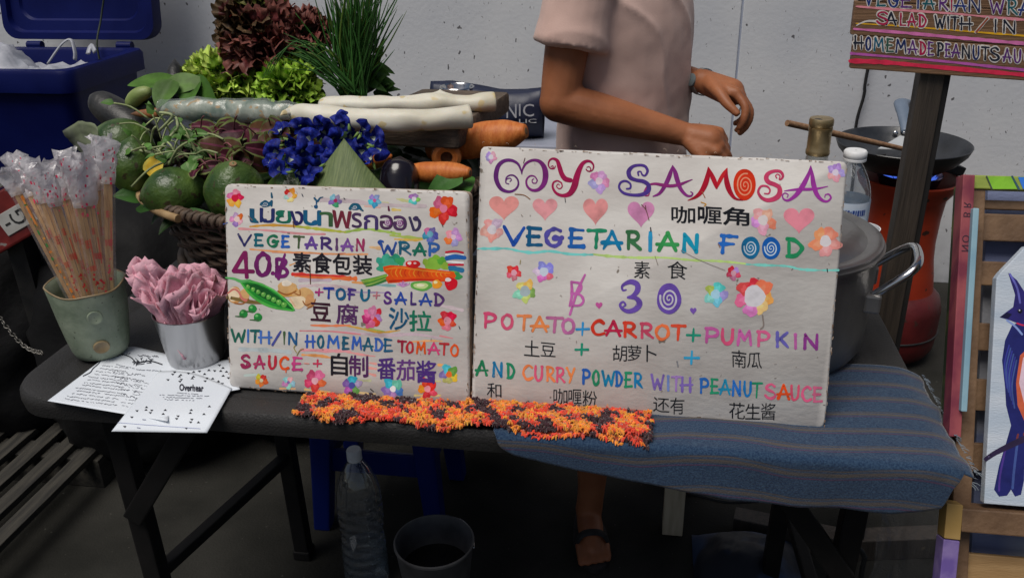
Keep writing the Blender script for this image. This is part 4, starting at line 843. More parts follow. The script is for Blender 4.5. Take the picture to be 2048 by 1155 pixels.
for i, (b, t, yb, yt, pcol, ext) in enumerate(PACK):
    pb0 = P(*b, y=lerp(yb, CUP.y, 0.5)); pt = P(*t, y=yt)
    r0 = Vector((pb0.x-CUP.x, pb0.y-CUP.y, 0)); pb0 = CUP+r0*min(1, 0.046/max(.001, r0.length))+Vector((0,0,0.125))
    d = (pt-pb0).normalized(); foot = pb0-d*((pb0.z-TZ-0.014)/d.z); r0 = Vector((foot.x-CUP.x, foot.y-CUP.y, 0))
    foot = CUP+r0*min(1, 0.034/max(.001, r0.length))+Vector((0,0,0.014)); d = (pt-foot).normalized()
    names = ['leftmost chopstick packet, printed orange and green, leaning out of the green cup'] + ['paper-thin clear packet of bamboo chopsticks with red print, standing in the green cup']*20
    k = thing('chopstick_packet', names[i], 'chopsticks', foot, 'wrapped chopsticks in the green cup')
    side = d.cross(ray(*t)).normalized()
    for s_ in (-1, 1):
        cs = MB(); tw = Matrix((side, d.cross(side), d)).transposed(); o = side*(s_*0.0033)
        L_ = (pt-foot).length - (0.006 if s_ > 0 else 0)
        w0, w1 = 0.0026, 0.0031
        vs = [foot+o+side*(sx_*w0)+d.cross(side)*(sy_*w0) for sx_, sy_ in ((-1,-1),(1,-1),(1,1),(-1,1))] + [foot+o+d*L_+side*(sx_*w1)+d.cross(side)*(sy_*w1) for sx_, sy_ in ((-1,-1),(1,-1),(1,1),(-1,1))]
        cs.add(vs, [(3,2,1,0),(4,5,6,7),(0,1,5,4),(1,2,6,5),(2,3,7,6),(3,0,4,7)]); cs.build('chopstick', M_bamboo, k, bevel=0.0006)
    # wrapper: flat sleeve around the pair, crumpled where it closes above the sticks
    wr = MB(); wt = MB(); nrm = d.cross(side); n = 14; L_ = (pt-foot).length
    def wring(s, wd, th, jit):
        out = []
        for j in range(n):
            a = 2*PI*j/n; q = foot+d*s+side*(math.cos(a)*wd)+nrm*(math.sin(a)*th); out.append(tuple(q+Vector([noise.noise(q*90+Vector((i,k2,0)))*jit for k2 in range(3)])))
        return out
    rings = [wring(s_*L_, 0.0108, 0.0052, 0.0009) for s_ in [q/10 for q in range(3, 11)]]
    loft_outline(wr, rings, cap_last=False, cap_first=False); wr.build('wrapper', M_wrap, k, smooth=180)
    rings = [wring(L_-0.012, 0.0110, 0.0054, 0.001)]+[wring(L_+(ext+.014)*q, 0.0125+0.007*q, 0.0055*(1-q)+0.0012, 0.006+0.010*q) for q in (0.0,.2,.4,.6,.8,1.0)]
    loft_outline(wt, rings, cap_last=False, cap_first=False); wt.build('wrapper_end', M_wraptop, k, smooth=60)
    # print facing the viewer
    nf = -nrm if nrm.dot(CAM_O-pt) < 0 else nrm; pr_ = MB()
    def mark(s, x, w, h, c):
        o = foot+d*s+side*x+nf*0.0060; pr_.add([o+side*(-w)+d*(-h), o+side*w+d*(-h), o+side*w+d*h, o+side*(-w)+d*h], [(0,1,2,3)], gain(c, 1.15))
    def mglyph(chs, s, x, hgt, c):
        vs, fs = glyph_mesh(chs, 0); o = foot+d*s+side*x+nf*0.0061; sgn = 1 if (d.cross(nf)).dot(side) > 0 else -1
        pr_.add([o+d*(v[0]*hgt)+side*(-sgn*(v[1]-0.35)*hgt) for v in vs], [tuple(f) for f in fs], gain(c, 1.15))
    if i == 0:
        for q in range(16): mark(L_*(0.34+q*0.04), rnd.uniform(-.004,.001), rnd.uniform(.001,.0022), rnd.uniform(.001,.004), random.choice([(222,130,50),(226,150,60),(60,140,70),(222,130,50)]))
        mark(L_*0.86, -0.0025, 0.0016, 0.026, (224,140,70))
    else:
        for q in range(7): mark(L_*rnd.uniform(.40,.55), rnd.uniform(-.003,.003), rnd.uniform(.001,.002), rnd.uniform(.001,.003), pcol)
        if i % 2: mglyph('999', L_*0.70, 0.001, 0.0105, pcol); mglyph('福', L_*0.55, 0.0, 0.012, pcol)
        else: mglyph('福', L_*0.62, 0.0, 0.013, pcol); mglyph('999', L_*0.78, 0.001, 0.0085, pcol)
        for q in range(14): mark(L_*(0.60+q*0.012), -0.0035, 0.0009, 0.0011, pcol)
        for q in range(16): mark(L_+ext*rnd.uniform(-.5,1.1), rnd.uniform(-.010,.010), rnd.uniform(.0006,.0018), rnd.uniform(.0006,.003), (214,50,90))
    pr_.build('print', M_print, k)

# ------------------------------------------------------------------ steel cup with napkins
M_steel = mat('brushed_steel', (0.34,0.34,0.35), (0.46,0.46,0.47), rough=0.30, scale=5, contrast=(.2,.8), metal=1.0, bump=0.05, rvar=0.1)
SC_ = Vector((0.276, 0.160, TZ))
steel = thing('steel_cup', 'plain steel cup holding pink paper napkins, beside the small sign', 'cup', SC_)
s_ = MB(); hs = 0.096
s_.lathe([(0.001,0.001),(0.044,0.001),(0.0465,0.003),(0.048,0.008),(0.0585,hs-0.003),(0.0600,hs-0.001),(0.0600,hs+0.0015),(0.0585,hs+0.0015),(0.0570,hs-0.003),(0.046,0.006),(0.001,0.005)], 56, SC_)
s_.build('cup_body', M_steel, steel, smooth=50)
M_nap = mat('pink_napkin', (0.66,0.34,0.42), (0.75,0.42,0.50), rough=0.95, scale=18, bump=0.3, bscale=300, sub=0.05)
nb = MB(); right = CR.copy(); right.z = 0; right.normalize(); fwd = Vector((-right.y, right.x, 0))
def zig(x): x = x % 1.0; return 4*abs(x-0.5)-1
for k in range(30):
    front = k < 13; t = k/12 if front else (k-13)/16
    ang = (lerp(-0.35, 0.30, t) if front else lerp(0.95, 1.25, t))+rnd.uniform(-.08,.08)
    ax = (right*math.cos(ang)+fwd*math.sin(ang)); nx = Vector((-ax.y, ax.x, 0))
    hk = (lerp(.150, .205, t) if front else lerp(.190, .135, t))-0.012*rnd.random(); wk = (0.036 if front else 0.040)+0.008*rnd.random(); ph = rnd.random()*9
    off = (right*(-0.014+0.006*t)+fwd*lerp(-.030, .008, t)) if front else (right*lerp(.004, .036, t)+fwd*rnd.uniform(-.004,.006)); lean = (-.20 if front else lerp(-.10, .16, t))
    def nsheet(a, b, k=k, ax=ax, nx=nx, hk=hk, wk=wk, lean=lean, ph=ph, off=off, front=front):
        curl = 0.016*b*b*fbm((a*2.2, b*2.5, ph), 1.3)+0.007*b*math.sin(a*11+ph)+0.004*zig(a*2.5+ph)*b
        top = hk-(0.055*(a-.25)**2*4 if front else .02*(a-.5)**2*4)+0.010*noise.noise(Vector((a*5, ph, 1)))+0.006*zig(a*2.2+ph)
        return SC_+off+right*(lean*b*0.15)+ax*((a-.5)*2*wk*(.60+.60*b))+nx*curl+Vector((0,0,.03+b*(top-.03)-.012*b*b*abs(math.sin(a*7+ph))))
    nb.grid(nsheet, 22, 12)
def inside(p):
    r = Vector((p.x-SC_.x, p.y-SC_.y)); lim = 0.053+max(0, p.z-TZ-hs)*0.8
    if r.length > lim: k = lim/r.length; p.x = SC_.x+r.x*k; p.y = SC_.y+r.y*k
for p in nb.v: inside(p)
tag(nb.build('paper_napkins', M_nap, smooth=60, solid=0.0004), 'bunch of folded pink paper napkins stuffed in the steel cup', 'napkins')
# ------------------------------------------------------------------ basket on its stand
BC = Vector((0.405, 0.535, 0)); RZ, RR = 0.985, 0.340      # rim height and radius
M_wick = mat('dark_wicker', (0.035,0.022,0.015), (0.13,0.085,0.055), rough=0.65, scale=30, bump=0.4, bscale=120, contrast=(0.3,0.7))
M_cane = mat('pale_cane', (0.30,0.19,0.09), (0.45,0.31,0.16), rough=0.5, scale=20, bump=0.2)
basket = thing('wicker_basket', 'wide dark woven basket heaped with vegetables behind the small sign', 'basket', (BC.x, BC.y, 0.865))
bk = MB(); NST = 54; ROWS = 9
def brad(z): t = max(0.0, (z-0.865)/(RZ-0.865)); return 0.285+(RR-0.285-0.006)*t**0.8
for r_ in range(ROWS):
    z0 = 0.87+(RZ-0.015-0.87)*r_/(ROWS-1); pts = []; n = NST*4
    for i in range(n+1):
        a = 2*PI*i/n; rr = brad(z0)+0.0045*math.cos(a*NST/2+PI*r_); pts.append((BC.x+rr*math.cos(a), BC.y+rr*math.sin(a), z0+0.0015*noise.noise(Vector((a*9, r_, 0)))))
    bk.tube(pts, 0.0068, 6, cap=False, flat=0.55)
for i in range(NST):
    a = 2*PI*(i+0.5)/NST; pts = []
    for q in range(7): z = lerp(0.862, RZ, q/6); rr = brad(z); pts.append((BC.x+rr*math.cos(a), BC.y+rr*math.sin(a), z))
    bk.tube(pts, 0.0045, 5, cap=False)
bk.build('woven_side', M_wick, basket, smooth=180)
bt = MB(); bt.lathe([(0.001,0.862),(0.285,0.862),(0.290,0.872),(0.278,0.876),(0.001,0.874)], 48, (BC.x,BC.y,0)); bt.build('basket_bottom', M_wick, basket, smooth=50)
rm = MB(); pts = []; n = 900
for i in range(n+1):     # cane wound round the rim hoop
    a = 2*PI*i/n; w = 2*PI*i/n*130; pts.append((BC.x+(RR+0.0105*math.cos(w))*math.cos(a), BC.y+(RR+0.0105*math.cos(w))*math.sin(a), RZ+0.0095*math.sin(w)))
rm.tube(pts, 0.0042, 5, cap=False)
rm.tube([(BC.x+RR*math.cos(2*PI*i/72), BC.y+RR*math.sin(2*PI*i/72), RZ) for i in range(73)], 0.0095, 8, cap=False); rm.build('rim', M_wick, basket, smooth=180)
rm = MB(); a0 = rad(212); rm.tube([(BC.x+(RR+0.013)*math.cos(a0+rad(2.2*i)), BC.y+(RR+0.013)*math.sin(a0+rad(2.2*i)), RZ-0.003) for i in range(16)], 0.0075, 8); rm.build('cane_hoop', M_cane, basket, smooth=60)
M_stand = mat('dark_bamboo', (0.03,0.022,0.016), (0.085,0.06,0.042), rough=0.6, scale=14, bump=0.3)
stand = thing('basket_stand', 'low dark bamboo stand holding the vegetable basket above the table', 'stand', (BC.x, BC.y, TZ))
for z, r_ in ((0.850, 0.285), (0.832, 0.30)):
    h = MB(); h.tube([(BC.x+r_*math.cos(2*PI*i/60), min(BC.y+r_*math.sin(2*PI*i/60), 9), z) for i in range(61)], 0.0095, 8, cap=False); h.build('hoop', M_stand, stand, smooth=180)
for a in (205, 250, 295, 340):
    lg = MB(); a = rad(a); lg.tube([(BC.x+0.285*math.cos(a), BC.y+0.285*math.sin(a), 0.84), (BC.x+0.22*math.cos(a+0.5), BC.y+0.24*math.sin(a+0.5), TZ)], 0.009, 8); lg.build('leg', M_stand, stand, smooth=50)
for a in (70, 110):
    lg = MB(); a = rad(a); lg.tube([(BC.x+0.285*math.cos(a), BC.y+0.285*math.sin(a), 0.84), (BC.x+0.30*math.cos(a), TD-0.03, TZ)], 0.009, 8); lg.build('leg', M_stand, stand, smooth=50)

# ------------------------------------------------------------------ leaf helpers
def leafmat(name, k=0.65, rough=0.5, spec=0.22, **kw): return mat(name, k, rough=rough, scale=kw.pop('scale', 30), vcol=True, spec=spec, bump=kw.pop('bump', 0.25), bscale=70, sub=kw.pop('sub', 0.0), **kw)
M_leaf = leafmat('leaf_skin'); M_frill = leafmat('lettuce_skin', rough=0.5, scale=60, sub=0.12)
def vary(c, a=0.12): k = random.uniform(1-a, 1+a); return tuple(min(.9, x*k) for x in c)
def leaf(mb, base, d, up, L, W, c, c2=None, curl=0.2, fold=0.25, edge=None, ruf=0.0, rufn=7, nu=10, nv=8, shape=0.5, seed=0.0, tipw=0.0):
    """one leaf blade: base point, direction, upper-side normal, length, width; edge = rim colour"""
    d = Vector(d).normalized(); up = Vector(up); s = d.cross(up).normalized(); n = s.cross(d).normalized()
    def pt(a, b):
        x = b*2-1; w = W*0.5*(math.sin(PI*min(1, a**shape*0.98+0.015))**0.75*(1-tipw)+tipw*a**0.5); aa = a*L
        r = ruf*abs(x)**1.5*math.sin(a*rufn*6+x*3+seed)*a**.4 + ruf*0.6*abs(x)*math.sin(a*rufn*11+seed*2)
        th = curl*a; cx = d*math.cos(th)-n*math.sin(th); cn = n*math.cos(th)+d*math.sin(th)
        return Vector(base)+cx*aa+s*(x*w)+cn*(fold*abs(x)*w+r)
    def cf(a, b):
        x = abs(b*2-1); q = c if (edge is None or (x < 0.72 and a < .88)) else edge
        if c2 and x < 0.09: q = c2
        return q
    mb.grid(pt, nu, nv, colfn=cf)
def frill_head(mb, ctr, R, n, cin, cout, tips, squash=0.8, ruf=0.014, seed=1):
    """a head of lettuce: overlapping cupped leaves whose outer edges are gathered into tight frills"""
    rr = random.Random(seed); NU_, NV_ = 9, 34
    for i in range(n):
        a = rr.uniform(0, 2*PI); el = rr.uniform(-0.2, 1.5); d = Vector((math.cos(a)*math.cos(el), math.sin(a)*math.cos(el), math.sin(el)*squash+0.1)).normalized()
        base = ctr + d*R*rr.uniform(0.15, 0.50); L = R*rr.uniform(0.42, 0.62); W = R*rr.uniform(0.7, 1.15)
        up = Vector((rr.uniform(-.6,.6), rr.uniform(-.8,.3), 1.0)) if abs(d.z) < .8 else Vector((rr.uniform(-1,1), -1, 0.2)); sd = rr.uniform(0, 99)
        s = d.cross(up).normalized(); nrm = s.cross(d).normalized(); k = rr.uniform(.7, 1.25); cc = tuple(x*k for x in cout); ci = tuple(x*k for x in cin); ct = tuple(x*k for x in tips); f1 = rr.uniform(26, 34); f2 = rr.uniform(50, 66)
        def pt(aa, b, base=base, d=d, s=s, nrm=nrm, L=L, W=W, sd=sd, f1=f1, f2=f2):
            x = (b*2-1); th = x*1.45; e = aa**2.2
            rad_ = L*aa*(1+.10*math.sin(b*f1*.5+sd)*e)
            q = d*(math.cos(th)*rad_) + s*(math.sin(th)*rad_*W/L*.75)
            fr_ = (math.sin(b*f1+sd)+.6*math.sin(b*f2+sd*2)+.8*noise.noise(Vector((b*9, aa*3, sd))))*ruf*.55*e
            return base + q + nrm*(fr_ - L*.35*(1-math.cos(th*.8)) - .28*L*aa*aa + ruf*.6*noise.noise(Vector((aa*7, b*7, sd+5)))) + d*(ruf*.4*e*math.sin(b*f2*1.3+sd))
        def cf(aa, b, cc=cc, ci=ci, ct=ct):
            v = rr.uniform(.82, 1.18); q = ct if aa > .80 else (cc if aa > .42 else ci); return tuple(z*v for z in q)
        mb.grid(pt, NU_, NV_, colfn=cf)

# ------------------------------------------------------------------ lettuces, chives, herbs
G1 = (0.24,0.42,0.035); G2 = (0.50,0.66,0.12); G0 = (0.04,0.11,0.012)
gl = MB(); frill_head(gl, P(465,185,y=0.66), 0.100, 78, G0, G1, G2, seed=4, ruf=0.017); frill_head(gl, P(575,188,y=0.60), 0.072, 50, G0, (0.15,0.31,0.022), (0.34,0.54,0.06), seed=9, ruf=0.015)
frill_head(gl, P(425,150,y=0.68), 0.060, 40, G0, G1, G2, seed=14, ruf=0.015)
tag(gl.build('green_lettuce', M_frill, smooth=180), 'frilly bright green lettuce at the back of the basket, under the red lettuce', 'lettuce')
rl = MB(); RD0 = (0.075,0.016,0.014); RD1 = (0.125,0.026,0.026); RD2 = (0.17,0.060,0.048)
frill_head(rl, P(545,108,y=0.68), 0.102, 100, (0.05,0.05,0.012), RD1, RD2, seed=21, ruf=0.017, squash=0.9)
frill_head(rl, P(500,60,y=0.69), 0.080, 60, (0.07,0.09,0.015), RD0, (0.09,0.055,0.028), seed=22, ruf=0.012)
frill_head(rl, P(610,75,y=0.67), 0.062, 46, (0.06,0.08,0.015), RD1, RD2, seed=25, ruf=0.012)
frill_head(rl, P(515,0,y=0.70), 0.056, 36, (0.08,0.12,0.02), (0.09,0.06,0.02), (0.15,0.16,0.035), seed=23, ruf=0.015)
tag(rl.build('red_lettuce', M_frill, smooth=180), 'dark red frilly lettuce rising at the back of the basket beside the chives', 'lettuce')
ch = MB(); rc = random.Random(31)
for i in range(190):
    b = P(705+rc.uniform(-22,28), 196+rc.uniform(-10,8), y=0.60+rc.uniform(-.012,.05))
    k = rc.random()
    if k < .80: t = P(700+rc.gauss(12, 42), rc.uniform(-75, 30), y=0.60+rc.uniform(-.03,.08)); bend = Vector((rc.uniform(-.012,.012), rc.uniform(-.01,.01), 0.008))
    elif k < .92: t = P(rc.uniform(560,640), rc.uniform(60,150), y=0.60+rc.uniform(-.06,.04)); bend = Vector((-.005, -.01, rc.uniform(.02,.05)))
    else: t = P(rc.uniform(740,790), rc.uniform(20,120), y=0.60+rc.uniform(-.04,.05)); bend = Vector((.004, 0, rc.uniform(.005,.02)))
    m_ = b.lerp(t, .55)+bend; w = rc.uniform(.0014,.0024); q = rc.uniform(.7,1.35); c = (0.035*q, 0.115*q, 0.022*q)
    if rc.random() < .12: c = (0.10*q, 0.17*q, 0.03*q)
    ch.tube(catmull([b, b.lerp(m_, .5)+bend*.3, m_, t], 4), [w]*8+[w*.9,w*.8,w*.6,w*.4,w*.15], 5, col=c)
for i in range(4):   # flat bent leaves crossing the red lettuce
    a = P(700-i*6, 175, y=0.57); b2 = P(585-i*12, 85+i*10, y=0.55); c2 = P(540-i*5, 150+i*3, y=0.54)
    ch.tube(catmull([a, a.lerp(b2,.6)+Vector((0,0,.012)), b2, c2], 5), [.0022]*12+[.002,.0016,.0012,.0006], 5, col=(0.05,0.14,0.035), flat=.5)
tag(ch.build('chive_bunch', M_leaf, smooth=180), 'tall bunch of dark green garlic chives fanning up behind the cutting board', 'chives')
hb = MB(); rh = random.Random(5)
for i in range(26):
    b = P(738+rh.uniform(-22,22), 170+rh.uniform(-45,15), y=0.66+rh.uniform(-.02,.03)); a = rh.uniform(-.4,1.2); d = Vector((math.cos(a)*.9, rh.uniform(-.7,.2), math.sin(a)+.1))
    leaf(hb, b, d, (-.3,-.8,.6), rh.uniform(.03,.052), rh.uniform(.018,.026), vary((0.05,0.12,0.022),.3), c2=(0.09,0.17,0.04), curl=rh.uniform(-.2,.6), nu=7, nv=6)
tag(hb.build('basil_sprigs', M_leaf, smooth=180), 'leafy green herb sprigs tucked right of the chives', 'herbs')
bc = MB()
def leafpx(mb, bpx, tpx, y0, y1, W, c, up=(0,-.5,.9), **kw):
    a = P(*bpx, y=y0); b = P(*tpx, y=y1); leaf(mb, a, b-a, up, (b-a).length, W, c, **kw)
leafpx(bc, (365,168), (254,148), .55, .50, .060, (0.075,0.17,0.025), c2=(0.22,0.32,0.10), up=(0.1,-.35,1), curl=0.25, fold=0.12, nu=14, shape=.8)
leafpx(bc, (330,175), (404,150), .50, .50, .048, (0.10,0.20,0.035), c2=(0.22,0.32,0.10), up=(0,-.7,.7), curl=0.3, fold=.1, nu=12, shape=.7)
leafpx(bc, (345,160), (312,212), .50, .44, .050, (0.07,0.15,0.025), c2=(0.2,0.3,0.1), up=(0,-1,.2), curl=0.1, nu=12, shape=.7)
leafpx(bc, (380,165), (415,205), .53, .46, .060, (0.055,0.14,0.02), c2=(0.2,0.3,0.1), up=(0,-.9,.5), curl=0.3, nu=12, shape=.7)
leafpx(bc, (390,160), (365,205), .53, .45, .045, (0.06,0.15,0.02), c2=(0.2,0.3,0.1), up=(0,-.9,.5), curl=0.2, nu=12, shape=.7)
tag(bc.build('mustard_leaves', M_leaf, smooth=180), 'broad smooth green leaves poking out at the back left of the basket', 'greens')

# dark leaves and stems that fill the basket under the produce
lb = MB()
def mound(a, b):
    th = 2*PI*b; r = RR*0.965*a; x = BC.x+r*math.cos(th); y = BC.y+r*math.sin(th); t = 1-a
    z = RZ-0.03 + 0.085*(1-a**2.2)*(0.75+0.25*math.sin(th)) + 0.012*fbm((x*14, y*14, 3), 1.0)
    return (x, y, z)
lb.grid(mound, 22, 72, colfn=lambda a, b: vary((0.018,0.045,0.012), .5))
rl_ = random.Random(77)
for i in range(70):
    th = rl_.uniform(0, 2*PI); a = rl_.uniform(.35, .95); q = Vector(mound(a, th/(2*PI)))+Vector((0,0,.004)); d = Vector((math.cos(th+rl_.uniform(-1,1)), math.sin(th+rl_.uniform(-1,1)), rl_.uniform(-.1,.25)))
    leaf(lb, q, d, (0,-.3,1), rl_.uniform(.04,.07), rl_.uniform(.025,.04), vary((0.025,0.065,0.014), .45), c2=(0.05,0.09,0.03), curl=.5, nu=6, nv=5)
tag(lb.build('leaf_lining', M_leaf, smooth=180), 'dark green leaves lining the wicker basket under the produce', 'leaves')

# ------------------------------------------------------------------ gourds and fruit
def blob(name, p0, p1, rads, m, label, cat, group=None, n=20, bump=0.0, sub=10, build=True, sq=1.0):
    """tapered fruit along the axis p0-p1 with radii given along it"""
    mb = MB(); p0 = Vector(p0); p1 = Vector(p1); k = len(rads); pts = []; rr = []
    prof = catmull([Vector((i/(k-1), r, 0)) for i, r in enumerate(rads)], sub)
    for q in prof: pts.append(p0.lerp(p1, q.x)); rr.append(max(0.0006, q.y))
    mb.tube(pts, rr, n, flat=sq)
    if bump:
        ax = (p1-p0).normalized()
        for p in mb.v:
            c = p0+ax*((p-p0).dot(ax)); d = p-c
            if d.length > 1e-5: d.normalize(); p += d*bump*noise.noise(p*38)
    if not build: return mb
    return tag(mb.build(name, m, smooth=180), label, cat, group)
M_avo = mat('avocado_skin', (0.020,0.052,0.010), (0.115,0.19,0.035), rough=0.38, scale=16, bump=0.5, bscale=120, detail=10, contrast=(0.32,0.68), rvar=.15, specks=(75,0.63,(0.055,0.045,0.02)), spec=0.5)
M_stemend = mat('stem_scar', (0.16,0.09,0.04), (0.28,0.17,0.08), rough=0.8, scale=60, bump=0.4)
EGG = [0.001,0.020,0.031,0.038,0.041,0.040,0.034,0.022,0.001]
def avocado(label, c, r, ax, stem=None):
    ax = Vector(ax).normalized(); c = Vector(c); L = r*1.36
    rads = [x/0.041*r for x in EGG]
    t = thing('avocado', label, 'avocado', c-Vector((0,0,r)), 'avocados along the front of the basket')
    mb = blob('skin', c-ax*L, c+ax*L, rads, None, '', '', bump=0.0015, build=False, n=28); mb.build('skin', M_avo, t, smooth=180)
    if stem:
        e = c+ax*L*(1 if stem > 0 else -1); s_ = MB(); d = ax*(1 if stem > 0 else -1); s_.tube([e-d*0.010, e-d*0.0012, e-d*0.0004], [0.0085,0.0062,0.001], 10); s_.build('stem_scar', M_stemend, t, smooth=50)
avocado('large avocado at the back left of the basket, under the dark gourd', P(243,288,y=.44), .050, (1,.1,-.05))
avocado('rounded avocado standing beside the yellow leaf in the basket', P(266,335,y=.355), .044, (.15,.1,1))
avocado('avocado lying on the front rim with its brown stem scar facing left', P(350,385,y=.285), .046, (-1,-.35,-.10), 1)
avocado('avocado half hidden behind the upper left corner of the small sign', P(470,388,y=.275), .052, (.25,-.35,.9), 1)
avocado('avocado seen as a green sliver above the middle of the small sign', P(590,385,y=.30), .045, (1,.2,.2))
M_dark = mat('dark_gourd_skin', (0.012,0.012,0.012), (0.032,0.031,0.030), rough=0.45, scale=18, bump=0.3, bscale=110, specks=(150,0.7,(0.05,0.05,0.045)))
blob('long_eggplant', P(180,190,y=.56), P(310,285,y=.50), [0.001,.024,.031,.034,.036,.036,.034,.03,.02], M_dark, 'long black eggplant leaning out of the basket towards the blue bin', 'eggplant', sq=.95)
blob('long_eggplant', P(350,118,y=.64), P(350,210,y=.56), [0.001,.013,.017,.018,.018,.017], M_dark, 'dark eggplant tip standing up behind the broad green leaves', 'eggplant')
blob('long_eggplant', P(345,205,y=.53), P(268,222,y=.50), [.02,.021,.020,.018,.001], M_dark, 'short dark eggplant lying behind the orange-tipped carrot', 'eggplant')
M_pale = mat('pale_gourd_skin', (0.17,0.24,0.06), (0.30,0.36,0.13), rough=0.5, scale=24, bump=0.4, bscale=60)
pg = MB(); a = P(258,212,y=.49); b = P(298,182,y=.49)
for i in range(1): pg.tube(catmull([a+Vector((0,-.004*i,.003*i)), a.lerp(b,.5)+Vector((0,-.008*i,.006-.004*i)), b+Vector((.004,-.003*i,-.006*i))], 6), [.008,.011,.013,.014,.015,.015,.015,.015,.014,.013,.011,.009,.005], 10)
tag(pg.build('bitter_gourd', M_pale, smooth=180), 'pale yellow-green bitter gourd piece behind the long black eggplant', 'gourd')
M_carrot = mat('carrot_skin', (0.50,0.13,0.025), (0.62,0.20,0.045), rough=0.5, scale=16, bump=0.3, bscale=60, stretch=(8,2,2), spec=0.4)
M_core = mat('carrot_end', (0.10,0.055,0.03), (0.2,0.11,0.05), rough=0.8, scale=50)
blob('carrot', P(318,226,y=.47), P(262,228,y=.47), [.010,.010,.008,.006,.001], mat('carrot_tip', (0.10,0.055,0.03), (0.45,0.16,0.05), rough=.6, scale=30), 'thin carrot end poking left out of the basket', 'carrot')
def carrot(label, p0, p1, rads, endc=True, **kw):
    t = thing('carrot', label, 'carrot', p0); mb = blob('root', p0, p1, rads, None, '', '', bump=0.0012, build=False, **kw); mb.build('root', M_carrot, t, smooth=180)
    if endc: d = (p1-p0).normalized(); e = MB(); e.tube([p1-d*0.006, p1+d*0.0008], [rads[-2]*0.34, rads[-2]*0.25], 10); e.build('crown', M_core, t, smooth=50)
    return t
carrot('thick carrot lying in front of the cutting board beside the black eggplant', P(812,344,y=.33), P(940,345,y=.30), [.012,.0150,.0170,.0180,.0180,.0172,.0150,.0085])
carrot('large orange root sticking out from under the right end of the cutting board', P(860,300,y=.50), P(1052,262,y=.46), [.019,.024,.029,.032,.033,.031,.025,.013])
carrot('carrot end showing between the blue flowers and the black eggplant', P(735,325,y=.40), P(782,312,y=.36), [.014,.015,.014,.011,.003], endc=False)
cr = MB(); c0 = P(893,314,y=.43); ax = (CAM_O-c0).normalized(); ax.z *= .3; ax.normalize(); Rm = ax.to_track_quat('Z','Y').to_matrix()
cr.lathe([(0.0105,0.0),(0.0115,0.010),(0.020,0.013),(0.0265,0.008),(0.028,-0.004),(0.026,-0.06),(0.001,-0.062)], 28, c0, Rm); crt = thing('carrot', 'thick carrot in shade under the board, its hollow cut end facing out', 'carrot', c0)
cr.build('root', M_carrot, crt, smooth=40); cr = MB(); cr.lathe([(0.001,-0.004),(0.0112,-0.003)], 18, c0, Rm); cr.build('hollow_core', M_core, crt)
M_egg = mat('eggplant_skin', (0.006,0.005,0.009), (0.014,0.010,0.016), rough=0.18, scale=12, bump=0.06, bscale=60, spec=0.6)
blob('round_eggplant', P(800,312,y=.31), P(796,395,y=.285), [.001,.0225,.0295,.0325,.034,.035,.035,.034], M_egg, 'glossy black eggplant standing between the banana leaf and the carrot', 'eggplant', n=24)
blob('round_eggplant', P(768,362,y=.30), P(800,385,y=.30), [.001,.012,.016,.018,.016,.001], M_egg, 'small glossy black eggplant behind the banana leaf tip', 'eggplant')

# ------------------------------------------------------------------ leaves, sprouts, flowers, package
M_bleaf = mat('banana_leaf', (0.07,0.11,0.03), (0.13,0.175,0.055), rough=0.5, scale=10, stretch=(40,3,3), bump=0.3, bscale=40, sub=0.05)
bl = MB(); apex = P(688,277,y=.285); bL = P(590,396,y=.225); bR = P(792,396,y=.225); keel = P(705,400,y=.20)
def cone(a, b):
    q = catmull([bL, bL.lerp(keel,.55)+Vector((0,-.012,0)), keel, keel.lerp(bR,.5)+Vector((0,-.010,0)), bR], 8); i = a*(len(q)-1); k = min(int(i), len(q)-2); e = q[k].lerp(q[k+1], i-k)
    return apex.lerp(e, b**0.9)+Vector((0,0,-0.004*math.sin(b*PI)))
bl.grid(cone, 24, 14); tag(bl.build('banana_leaf_cone', M_bleaf, smooth=60, solid=0.0008), 'folded banana leaf pointing up behind the small sign, by the blue flowers', 'leaf')
dl = MB(); a = P(165,245,y=.41)
def scrap(u_, v_):
    q = [(125,262),(160,240),(188,246),(196,262)]; i = u_*3; k = min(int(i), 2); t = i-k; tx = lerp(q[k][0], q[k+1][0], t); ty = lerp(q[k][1], q[k+1][1], t)
    bx = lerp(165, 192, u_); by = lerp(312, 330, u_); w = P(lerp(tx,bx,v_), lerp(ty,by,v_), y=.40-.05*u_); w.y += .006*fbm((u_*3, v_*3, 1), 1.5)
    return w
dl.grid(scrap, 10, 10); tag(dl.build('leaf_scrap', mat('wilted_leaf', (0.10,0.11,0.085), (0.20,0.24,0.13), rough=0.7, scale=12, bump=0.4, bscale=30), smooth=180, solid=0.0008), 'torn grey-green banana leaf scrap hanging over the left basket rim', 'leaf')
yl = MB(); leafpx(yl, (300,352), (322,300), .315, .34, .036, (0.62,0.42,0.03), up=(0,-1,.2), edge=(0.55,0.45,0.06), curl=.15, nu=8, shape=.6); tag(yl.build('yellow_leaf', M_leaf, smooth=180), 'bright yellow leaf between two avocados in the basket', 'leaf')
for label, args in (('green leaf bent over the basket rim left of the front avocado', ((282,392),(228,384),.33,.30,.040)), ('green leaf on the basket rim below the front avocado', ((300,420),(262,396),.25,.29,.03)), ('green leaf lying along the rim under the front avocado', ((370,424),(450,434),.225,.205,.02)),
       ('bright green leaf under the thick carrot, above the small sign', ((925,345),(845,380),.30,.27,.045)), ('green leaf standing between the carrot and the large sign', ((905,395),(950,325),.27,.36,.045))):
    q = MB(); leafpx(q, *args, vary((0.035,0.11,0.018),.35), c2=(0.10,0.2,0.05), up=(0.1,-.7,.8), curl=.3, nu=9); tag(q.build('leaf', M_leaf, smooth=180), label, 'leaf')
cv = MB(); rv = random.Random(11)
